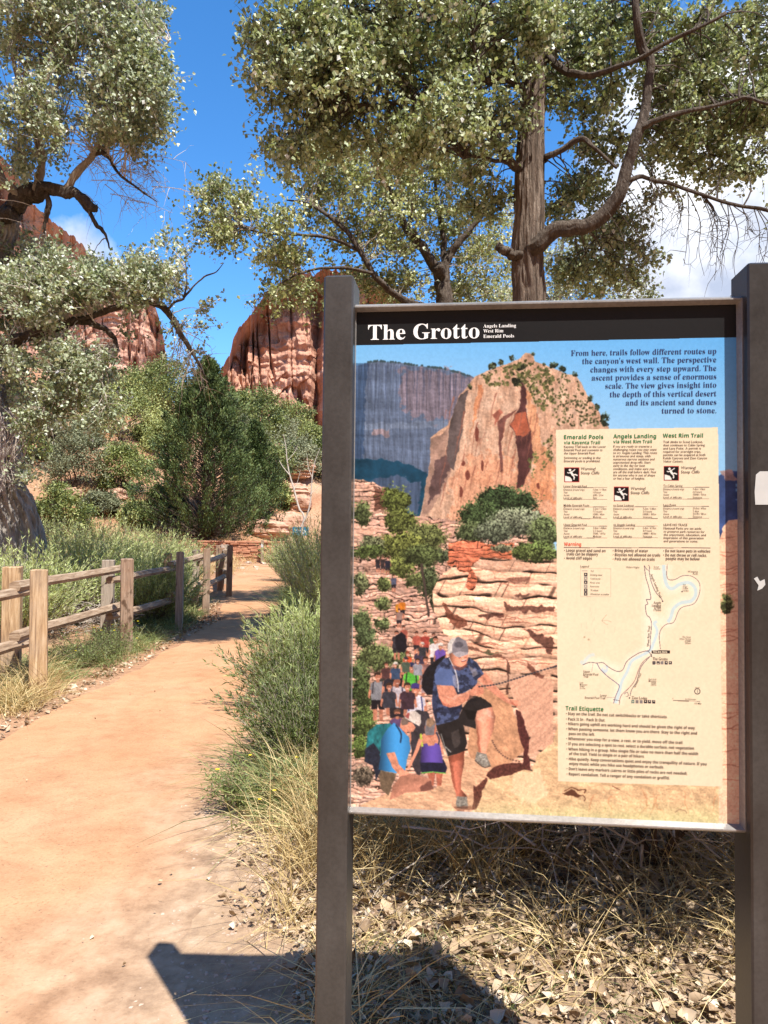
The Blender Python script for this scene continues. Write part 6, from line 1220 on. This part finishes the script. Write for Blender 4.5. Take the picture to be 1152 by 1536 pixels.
# ================================================================== fence
fence = thing('wooden_fence', 'weathered two-rail wooden fence of paired square posts along the left of the trail', 'fence', onground(-2.6, 9.0))
def fpost(px, ptop, pbase, wpx, m, dep=None, jit=0.0, kx=1.0):
    p = G(A(float(px)), A(float(pbase))) if dep is None else onground(*P(A(float(px)), A(float(pbase)), A(dep))[:2])
    d = (p - EYE) @ CF; top = P(A(float(px)), A(float(ptop)), d); w = wpx / FPX * d
    a = random.uniform(-.12, .12) + .25; ex = A([math.cos(a), math.sin(a), 0]); ey = A([-math.sin(a), math.cos(a), 0])
    lean = A([random.uniform(-.015, .015), random.uniform(-.015, .015), 1]); 
    mb = MB(); hz_ = (top[2] - p[2] + .25) / 2; box(mb, [p[0], p[1], p[2] - .25 + hz_], ex, ey, lean, w / 2 * kx, w / 2 * kx, hz_, .008, jit=.003)
    mb.build('post', m, fence); return p, top[2], w
F1 = fpost(56, 855, 1046, 24, M_WOODY); B1 = fpost(16, 850, 1012, 25, M_WOODY)
F2 = fpost(188.5, 838, 976, 18, M_WOODB); B2 = fpost(160, 840, 958, 18, M_WOODG)
F3 = fpost(268, 828, 944, 11, M_WOODG); B3 = fpost(250, 830, 932, 11, M_WOODB)
F4 = fpost(308.5, 823, 922, 10.5, M_WOODB); B4 = fpost(292, 825, 910, 10.5, M_WOODG)
F5 = fpost(343.5, 818, 894, 8.6, M_WOODB); B5 = fpost(331, 822, 886, 9.5, M_WOODB)
F6 = fpost(338, 817, 876, 7.5, M_WOODG); B6 = fpost(327, 818, 872, 7.5, M_WOODB)
F0 = fpost(-150, 880, 1130, 32, M_WOODY); B0 = fpost(-170, 876, 1080, 32, M_WOODY)
PR = [(F0, B0), (F1, B1), (F2, B2), (F3, B3), (F4, B4), (F5, B5), (F6, B6)]
mids = [((a[0] + b[0]) / 2, a[1] - .5 * (a[0][2] + b[0][2]), (a[0][2] + b[0][2]) / 2) for a, b in PR]
def rail(i, ha, hb, hw=.055, hh=.05, ea=.22, eb=.22, sh=0.0):
    (pa, H1, za), (pb, H2, zb) = mids[i], mids[i + 1]; a = A([pa[0], pa[1], za + ha]); b = A([pb[0], pb[1], zb + hb]); d = unit(b - a); a = a - d * ea; b = b + d * eb; L = np.linalg.norm(b - a)
    side = unit(np.cross(d, SZ)); up = np.cross(side, d); mb = MB(); K = 9
    for k in range(K - 1):
        pass
    n = 10; t = np.linspace(0, 1, n); sec = [(-hw, -hh * .6), (-hw * .4, -hh), (hw * .7, -hh * .8), (hw, -hh * .1), (hw * .6, hh * .9), (-hw * .3, hh), (-hw, hh * .5)]
    V = []
    for q in t:
        wv = 1 + .14 * (fbm(q * 5, i * 3.1 + ha, 2, 5) - .5); c = a + (b - a) * q + side * (.03 * (fbm(q * 3, i + ha * 2, 2, 8) - .5) + sh) + up * .03 * (fbm(q * 3 + 9, i + ha, 2, 8) - .5)
        V += [c + side * x * wv + up * y * wv for x, y in sec]
    m = len(sec); I = np.arange(n - 1)[:, None] * m; j = np.arange(m)[None]; F = np.stack([I + j, I + (j + 1) % m, I + m + (j + 1) % m, I + m + j], -1).reshape(-1, 4)
    mb.add(V, F); mb.f.append((A([list(range(m - 1, -1, -1)), list(range((n - 1) * m, n * m))]), 0)); mb.build('rail', M_RAIL, fence)
for i in range(6):
    off = .055 if i % 2 else -.045
    rail(i, .93 + off - .02, .93 + off + .01); rail(i, .44 + off, .44 + off + .01, ea=.2, eb=.2)

# stone wall at the bend
def stone_wall(name, label, c, L, H, D, ex, seed):
    t = thing(name, label, 'wall', c); r = np.random.default_rng(seed); ex = A([*ex, 0.0]); ey = A([-ex[1], ex[0], 0]); mb = MB(); z = 0; row = 0
    while z < H:
        hh = r.uniform(.05, .10); x = -L / 2 - r.uniform(0, .2)
        while x < L / 2:
            w = r.uniform(.16, .46); p = A(c) + ex * (x + w / 2) + ey * r.uniform(-.03, .03) + SZ * (z + hh / 2); box(mb, p, ex, ey, SZ, w / 2 - .006, D / 2, hh / 2 - .004, .012, jit=.006); x += w
        z += hh; row += 1
    mb.build('masonry', M_WALL, t); x = -L / 2; 
    mc = MB()
    while x < L / 2: w = r.uniform(.3, .6); box(mc, A(c) + ex * (x + w / 2) + SZ * (z + .035), ex, ey, SZ, w / 2 - .006, D / 2 + .04, .032, .012, jit=.006); x += w
    mc.build('capstone', M_WALL, t); return t
wc = G(A(352.), A(850.)); stone_wall('stone_wall', 'low dry-laid red flagstone wall at the end of the trail', wc + A([0.0, .25, -.05]), 3.0, .72, .4, (0.998, -.06), 4)
wp = G(A(393.), A(851.)); tp = thing('wooden_bollard', 'short wooden post at the right end of the stone wall, with a white tag', 'post', wp)
mb = MB(); box(mb, wp + A([0, 0, .42]), [1, 0, 0], [0, 1, 0], SZ, .05, .05, .47, .008, jit=.002); mb.build('post', M_WOODB, tp)
mb = MB(); box(mb, wp + A([0, -.054, .68]), [1, 0, 0], [0, 1, 0], SZ, .045, .003, .07); mb.build('tag', M_CHIP, tp)

# small blue trail sign among the willows
sp = G(A(450.), A(868.)); d_ = (sp - EYE) @ CF; st_ = P(A(451.), A(797.), d_); bs = thing('trail_sign', 'small blue sign with white lettering on a pale post among the willows', 'sign', sp)
M_BLUE = flat_mat('blue_sign_paint', (0.03, 0.16, 0.26), .4); M_PALE = flat_mat('pale_post_paint', (0.55, 0.47, 0.38), .7); M_WHITE = flat_mat('white_paint', (0.7, 0.7, 0.7), .5)
mb = MB(); ph_ = st_[2] - sp[2]; box(mb, sp + A([0, .03, ph_ * .5 - .2]), [1, 0, 0], [0, 1, 0], SZ, .085, .05, ph_ * .5 + .12, .006); mb.build('post', M_PALE, bs)
sw = 24 / FPX * d_; shh = 13 / FPX * d_; mb = MB(); box(mb, st_ + A([0, -.035, 0]), [1, 0, 0], [0, 1, 0], SZ, sw / 2, .012, shh / 2, .003); mb.build('sign_board', M_BLUE, bs)
mb = MB()
for k, (x, y, w, h) in enumerate([(-.62, .28, .22, .14), (-.30, .30, .16, .14), (-.05, .26, .2, .14), (.42, .2, .26, .2), (.60, -.12, .12, .3), (.38, -.42, .22, .14), (-.55, -.3, .3, .08)]): box(mb, st_ + A([x * sw / 2, -.0485, y * shh / 2]), [1, 0, 0], [0, 1, 0], SZ, w * sw / 4, .0015, h * shh / 3)
mb.build('lettering', M_WHITE, bs)

# boulders
def boulder(name, label, c, rx, ry, rz, seed, cat='boulder', layers=0.0, m=M_ROCK):
    bm_n = 40; th = np.linspace(0, 2 * np.pi, bm_n, endpoint=False); ph = np.linspace(0.02, np.pi - .02, 26); T, PH = np.meshgrid(th, ph)
    n = np.stack([np.sin(PH) * np.cos(T), np.sin(PH) * np.sin(T), np.cos(PH)], -1)
    k = .72 + .5 * (vnoise3(n[..., 0] * 1.6 + 5, n[..., 1] * 1.6 + 5, n[..., 2] * 1.6 + 5, seed)) + .18 * (vnoise3(n[..., 0] * 5 + 9, n[..., 1] * 5, n[..., 2] * 5 + 3, seed + 1) - .5)
    V = n * k[..., None]; V = np.sign(V) * np.abs(V) ** .8
    if layers: V[..., :2] *= (1 - layers * (np.abs(((V[..., 2:3] * 3.3 + .3 * seed) % 1) - .5) > .36))
    V = V * A([rx, ry, rz]) + A(c); mb = MB(); I = np.arange(25)[:, None] * bm_n; j = np.arange(bm_n)[None]; mb.add(V.reshape(-1, 3), np.stack([I + j, I + bm_n + j, I + bm_n + (j + 1) % bm_n, I + (j + 1) % bm_n], -1).reshape(-1, 4))
    return mb.build(name, m, smooth=False, label=label, cat=cat, group='boulders on the slope', origin=A(c, float) - A([0, 0, rz]))
for i, (x, y, w, h, lay, l) in enumerate([(435, 783, 36, 36, 0, 'rounded tan boulder low on the slope right of the juniper'), (444, 700, 46, 30, .16, 'layered tan boulder below the tall upright stone, right of the juniper'), (446, 742, 34, 40, .14, 'layered boulder under another one, behind the bare white branches'), (416, 674, 17, 22, 0, 'small upright stone on top of the slope, right of the juniper'),
                                       (176, 742, 24, 20, 0, 'olive stained boulder over the reddest cut in the bank'), (402, 792, 50, 28, .1, 'broken red rock just above the right end of the stone wall'), (100, 616, 30, 22, 0, 'tan rock high on the slope under the cottonwood leaves'), (160, 676, 22, 14, 0, 'pale slab of rock under the broad oak scrub'), (226, 660, 26, 16, 0, 'pale rock left of the juniper, half way up'), (106, 742, 30, 18, 0, 'flat tan rock under the rounded grey green bush'), (192, 768, 26, 26, .1, 'dark red block in the cut of the bank')]):
    p = GH(x, y + h / 2)
    d = min((p - EYE) @ CF, 75) if p is not None else 50; c = P(A(float(x)), A(float(y)), d); z = float(gz(c[0], c[1])); rz = h / 2 / FPX * d * 1.15
    boulder('boulder', l, [c[0], c[1], min(c[2], z + rz * .7)], w / 2 / FPX * d * 1.25, w / 2 / FPX * d * 1.1, rz, 300 + i, layers=lay)

# bare white-barked young tree right of the trail end
p0 = G(A(452.), A(872.)); d0 = (p0 - EYE) @ CF; bt = thing('bare_tree', 'slender leafless pale tree in front of the boulders, left of the sign post', 'tree', p0); mt = MB()
for pts in ([(452, 850, .05), (452, 800, .042), (456, 775, .036), (448, 762, .034), (441, 735, .03), (434, 712, .024), (430, 690, .018), (428, 668, .012), (424, 650, .006)], [(452, 790, .034), (462, 768, .03), (466, 745, .024), (468, 715, .018), (472, 692, .012), (480, 670, .006)], [(434, 712, .016), (424, 700, .012), (418, 690, .006)], [(430, 692, .012), (440, 680, .009), (446, 668, .004)], [(468, 716, .012), (462, 700, .009), (460, 680, .004)], [(466, 742, .012), (476, 730, .008), (484, 722, .004)], [(441, 736, .012), (446, 722, .008), (450, 704, .004)]):
    p = A(pts, float); w_ = spline(np.concatenate([P(p[:, 0], p[:, 1], np.full(len(p), d0)), p[:, 2:3]], 1), 18); w_[:, 1] += np.linspace(0, .12, 18); tube(mt, w_[:, :3], w_[:, 3] * .8, 6)
mt.build('trunk', M_DEADWOOD, bt)

# dead brush tangled under the fence and behind the sign
def brush(name, label, c, w, h, n, seed, m=M_DEADWOOD, L=.7, rad=.006):
    r = np.random.default_rng(seed); t = thing(name, label, 'brush', c); b = A(c) + np.concatenate([r.uniform(-w / 2, w / 2, (n, 1)), r.uniform(-.35, .35, (n, 1)), r.uniform(0, h * .8, (n, 1))], 1)
    d = unit(r.normal(size=(n, 3)) * A([1, .7, .55])); q = np.linspace(0, 1, 7)[None, :, None]; l = L * r.uniform(.4, 1.2, (n, 1, 1)); p = b[:, None] + d[:, None] * l * (q - .3) + r.normal(0, .02, (n, 7, 3))
    p[..., 2] = np.maximum(p[..., 2], gz(p[..., 0], p[..., 1]) + .01); mb = MB(); tubes(mb, p, rad * r.uniform(.4, 1.3, (n, 1)) * (1.2 - q[..., 0]), 4); mb.build('twig_tangle', m, t); return t
brush('dead_brush', 'tangle of bleached dead twigs under the lower fence rail', G(A(118.), A(948.)), 1.5, .5, 170, 61)
brush('dead_brush', 'grey tangle of dead stems in the shade under the right half of the sign', onground(1.15, 3.6), 1.7, .6, 340, 62, L=.8, rad=.0045)
leafy('shade_bush', 'dark leafy bush close behind the sign, showing only below its bottom edge', 'shrub', onground(1.2, 3.4), 1.9, 1.6, M_OAK, M_DARKSTEM, 260, 220, .045, 63, trunk=.016, tint=(.25, .18), low=.55)  # added bush: its hidden crown keeps the sun off the ground under the sign

# ================================================================== ground cover
def spots(poly, n, seed, dens=None, thr=0.0):
    """random points on the ground inside a patch outlined on the ground plane"""
    r = np.random.default_rng(seed); P_ = A(poly, float); lo, hi = P_.min(0), P_.max(0); out = []
    while sum(map(len, out)) < n:
        q = r.uniform(lo, hi, (n * 2, 2)); k = inside(P_, q[:, 0], q[:, 1])
        if dens: k &= fbm(q[:, 0] * dens, q[:, 1] * dens, 3, seed) > thr
        out.append(q[k])
    q = np.concatenate(out)[:n]; return np.stack([q[:, 0], q[:, 1], gz(q[:, 0], q[:, 1])], 1)
def pxpoly(p): 
    g = G(A([a for a, b in p], float), A([b for a, b in p], float)); return [(float(a), float(b)) for a, b in g[:, :2]]
def grass(mb, p, L, w, bend, tint, seed, spread=.55, K=4):
    r = np.random.default_rng(seed); n = len(p); d = unit(np.concatenate([r.normal(0, spread, (n, 2)), np.ones((n, 1))], 1))
    blades(mb, p - A([0, 0, .01]), d, L * r.uniform(.45, 1.25, n), w * r.uniform(.6, 1.3, n), bend * r.uniform(.2, 1.6, n), np.clip(r.normal(tint[0], tint[1], n), 0, 1), K=K, r=r)
def tuft_spots(c, n_t, n_b, rad, seed):
    r = np.random.default_rng(seed); k = r.integers(0, n_t, n_b); p = c[k % len(c)].copy(); p[:, :2] += r.normal(0, rad, (n_b, 2)); p[:, 2] = gz(p[:, 0], p[:, 1]); return p
# green and fading grass right of the trail
mb = MB(); edge = pxpoly([(352, 1215), (352, 1165), (392, 1085), (420, 1010), (434, 950), (440, 890), (520, 890), (560, 1000), (560, 1200), (430, 1232)])
c = spots(edge, 260, 71); grass(mb, tuft_spots(c, 260, 16000, .09, 72), .42, .0065, .55, (.33, .2), 73)
c = spots(pxpoly([(430, 960), (440, 870), (520, 870), (560, 980), (480, 1000)]), 120, 74); grass(mb, tuft_spots(c, 120, 5200, .13, 75), .75, .009, .45, (.42, .2), 76)
c = spots(pxpoly([(395, 1235), (420, 1120), (560, 1100), (560, 1270), (470, 1270)]), 70, 77); grass(mb, tuft_spots(c, 70, 1900, .10, 78), .34, .006, .7, (.72, .2), 79)
c = spots(pxpoly([(0, 1080), (0, 1000), (80, 985), (190, 945), (262, 905), (300, 895), (300, 925), (215, 975), (150, 1010), (85, 1050)]), 150, 80); grass(mb, tuft_spots(c, 150, 7000, .09, 81), .30, .006, .6, (.5, .26), 82)
c = spots([(-.25, 2.3), (1.0, 2.3), (1.0, 2.75), (.4, 2.9), (-.25, 2.8)], 40, 83); grass(mb, tuft_spots(c, 40, 420, .05, 84), .10, .0035, .5, (.35, .15), 85)
mb.build('grass', M_GRASS, kind='stuff', label='green grass along the right edge of the trail and under the fence')
# straw
mb = MB()
c = spots([(-.4, 2.95), (.35, 3.05), (1.0, 3.9), (1.0, 4.6), (-.5, 4.6)], 90, 86); grass(mb, tuft_spots(c, 90, 4200, .07, 87), .44, .0042, .45, (.55, .24), 88, .35)
c = spots([(-.25, 2.35), (1.6, 2.3), (2.0, 4.0), (-.3, 3.4)], 130, 89); grass(mb, tuft_spots(c, 130, 3400, .10, 90), .26, .0028, 1.1, (.7, .22), 91, 1.6)
c = spots([(.55, 2.55), (1.6, 2.5), (1.9, 3.5), (.6, 3.3)], 26, 89); grass(mb, tuft_spots(c, 26, 420, .05, 190), .42, .0034, .6, (.75, .2), 191, .5)
c = spots([(-.22, 2.3), (.05, 2.3), (.05, 2.55), (-.2, 2.6)], 7, 92); grass(mb, tuft_spots(c, 7, 70, .04, 93), .42, .0045, .7, (.85, .12), 94, .7)
c = spots(pxpoly([(405, 1245), (430, 1180), (500, 1160), (500, 1300), (440, 1290)]), 30, 95); grass(mb, tuft_spots(c, 30, 800, .07, 96), .30, .004, .8, (.65, .2), 97, .8)
c = spots(pxpoly([(0, 1085), (0, 1020), (60, 1010), (90, 1050)]), 26, 98); grass(mb, tuft_spots(c, 26, 1100, .06, 99), .42, .005, .5, (.55, .2), 100)
c = spots([(1.3, 2.4), (2.0, 2.4), (2.6, 3.6), (1.5, 3.6)], 40, 101); grass(mb, tuft_spots(c, 40, 1500, .08, 102), .45, .004, .6, (.6, .2), 103)
hillp = GH(170, 790); 
if hillp is not None:
    c = np.stack([r_.uniform(-16, -5, 500), r_.uniform(15, 34, 500)], 1); c = np.stack([c[:, 0], c[:, 1], gz(c[:, 0], c[:, 1])], 1); grass(mb, tuft_spots(c, 500, 14000, .16, 104), .5, .011, .4, (.6, .22), 105, .4)
mb.build('dry_grass', M_STRAW, kind='stuff', label='straw coloured dry grass under the sign and on the bank')
# fallen cottonwood leaves
mb = MB(); r = np.random.default_rng(110)
def litter(poly, n, sz, seed, dens=None, thr=0):
    p = spots(poly, n, seed, dens, thr); p[:, 2] += r.uniform(.004, .03, n); d = unit(np.concatenate([r.normal(size=(n, 2)), r.normal(0, .35, (n, 1))], 1))
    L = sz * r.uniform(.45, 1.25, n) * r.choice([1, 1, .6], n); Wd = L * r.uniform(.55, 1.0, n); nn = r.normal(size=(n, 3)) * .5 + A([0, 0, 1.0]); s = unit(np.cross(d, nn)); nr = np.cross(s, d)
    t = A([0, .22, .6, 1.0]); wt_ = A([.18, 1, .72, .04]) * .5; cu = r.uniform(-.15, .45, n); cl = r.uniform(-.3, .4, n); sk = r.normal(0, .18, n)
    V = []
    for i in range(4):
        for q in (-1, 0, 1):
            jit = r.normal(0, .05, (n, 3)) * L[:, None]
            V.append(p + d * (L * (t[i] - .5))[:, None] + s * (Wd * wt_[i] * q + L * sk * (t[i] - .5) ** 2)[:, None] + nr * (L * (cu * abs(q) * wt_[i] * 2 + cl * (t[i] - .4) ** 2 * 1.6))[:, None] + jit)
    V = np.stack(V, 1); F = A([[a * 3 + b, a * 3 + b + 1, a * 3 + b + 4, a * 3 + b + 3] for a in range(3) for b in range(2)]); base_ = np.arange(n)[:, None, None] * 12
    mb.add(V.reshape(-1, 3), (F[None] + base_).reshape(-1, 4), np.repeat(np.clip(r.normal(.55, .25, n), 0, 1), 12))
litter([(-.25, 2.2), (1.7, 2.2), (3.0, 4.6), (-.5, 4.4)], 4600, .052, 111); litter([(-.25, 2.2), (1.7, 2.2), (3.0, 4.6), (-.5, 4.4)], 9000, .022, 115); litter([(-.55, 2.3), (-.2, 2.3), (-.2, 4.4), (-.8, 4.4)], 420, .035, 112, 1.5, .45)
litter(pxpoly([(0, 1110), (0, 1060), (90, 1040), (200, 985), (270, 935), (330, 900), (330, 930), (230, 985), (130, 1040)]), 900, .05, 113)
litter([(-3, 2.4), (-.6, 2.4), (-1.5, 9), (-3.4, 9)], 90, .018, 114)
mb.build('leaf_litter', M_LITTER, smooth=True, kind='stuff', label='brown fallen cottonwood leaves on the ground under the sign')
# pebbles
mb = MB(); r = np.random.default_rng(120)
def pebbles(poly, n, s0, s1, seed, dens=None, thr=0):
    p = spots(poly, n, seed, dens, thr); s = s0 + (s1 - s0) * r.uniform(0, 1, n) ** 4
    o = A([[1, 0, 0], [0, 1, 0], [-1, 0, 0], [0, -1, 0], [.55, .5, .62], [-.5, .5, .6], [-.5, -.5, .7], [.5, -.55, .6]], float); V = p[:, None] + o[None] * (s[:, None, None]) * r.uniform(.6, 1.3, (n, 8, 3)) * A([1, 1, .7])
    F = A([[0, 1, 4, 4], [1, 5, 4, 4], [1, 2, 5, 5], [2, 6, 5, 5], [2, 3, 6, 6], [3, 7, 6, 6], [3, 0, 7, 7], [0, 4, 7, 7]])[:, :3]; q = A([[4, 5, 6, 7]])
    b = np.arange(n)[:, None, None] * 8; base = mb.n; mb.add(V.reshape(-1, 3), (F[None] + b).reshape(-1, 3)); mb.f.append(((q[None] + b).reshape(-1, 4) + base, 0))
pebbles([(-.75, 2.2), (.1, 2.2), (0, 4.2), (-1.2, 4.6)], 5200, .0025, .012, 121); pebbles([(-3, 2.2), (-.5, 2.2), (-1.2, 8), (-3.4, 8)], 2600, .002, .006, 122); pebbles([(.1, 2.2), (2, 2.2), (2.6, 4), (0, 4)], 500, .004, .02, 123)
pebbles([(-15, 16), (-5, 16), (-4, 34), (-22, 34)], 900, .03, .22, 124)
mb.build('gravel', M_PEBBLE, kind='stuff', label='loose gravel and stones on the ground')
# flowering weed at the trail edge, one more by the fence
def weed(label, c, w, h, seed, nf):
    r = np.random.default_rng(seed); t = thing('flowering_weed', label, 'plant', c); n = 60; q = np.linspace(0, 1, 6)[None, :, None]; an = r.uniform(0, 2 * np.pi, n); e = np.sqrt(r.uniform(0, 1, n))
    tip = A(c) + np.stack([np.cos(an) * e * w / 2, np.sin(an) * e * w / 2, h * r.uniform(.4, 1, n)], 1); p = A(c) * (1 - q) + tip[:, None] * q; p[..., 2] += .1 * h * np.sin(q[..., 0] * 3.1); ms = MB(); tubes(ms, p, .0022 * (1.3 - q[..., 0]) * np.ones((n, 1)), 3); ms.build('stem', M_DARKSTEM, t)
    mb = MB(); N_ = n * 40; own = r.integers(0, n, N_); f = r.uniform(.2, 1, N_)[:, None]; pos_ = A(c) * (1 - f) + tip[own] * f + r.normal(0, .015, (N_, 3)); leaves(mb, pos_, .03 * r.uniform(.6, 1.3, N_), .008, up=.5, tint=np.clip(r.normal(.35, .2, N_), 0, 1), r=r); mb.build('foliage', M_GRASS, t)
    for k in range(nf):
        b = tip[r.integers(0, n)] + A([0, 0, .012]); mb = MB(); a = np.arange(6) / 6 * 6.283; d = np.stack([np.cos(a), np.sin(a), a * 0 + .25], 1); leaves(mb, np.repeat(b[None], 6, 0), .015, .011, dirs=d, tint=.5, up=3, r=r); mb.build('flower', M_PETAL, t)
weed('low weed with small yellow flowers at the right trail edge, by the sign post', G(A(385.), A(1215.)), .62, .26, 131, 9)
weed('sprawling weed with a few yellow flowers under the fence rail beside the golden post', G(A(130.), A(1000.)), 1.1, .42, 132, 7)
weed('sprawling weed with yellow flowers at the foot of the brown fence post', G(A(165.), A(985.)), 1.0, .45, 133, 6)
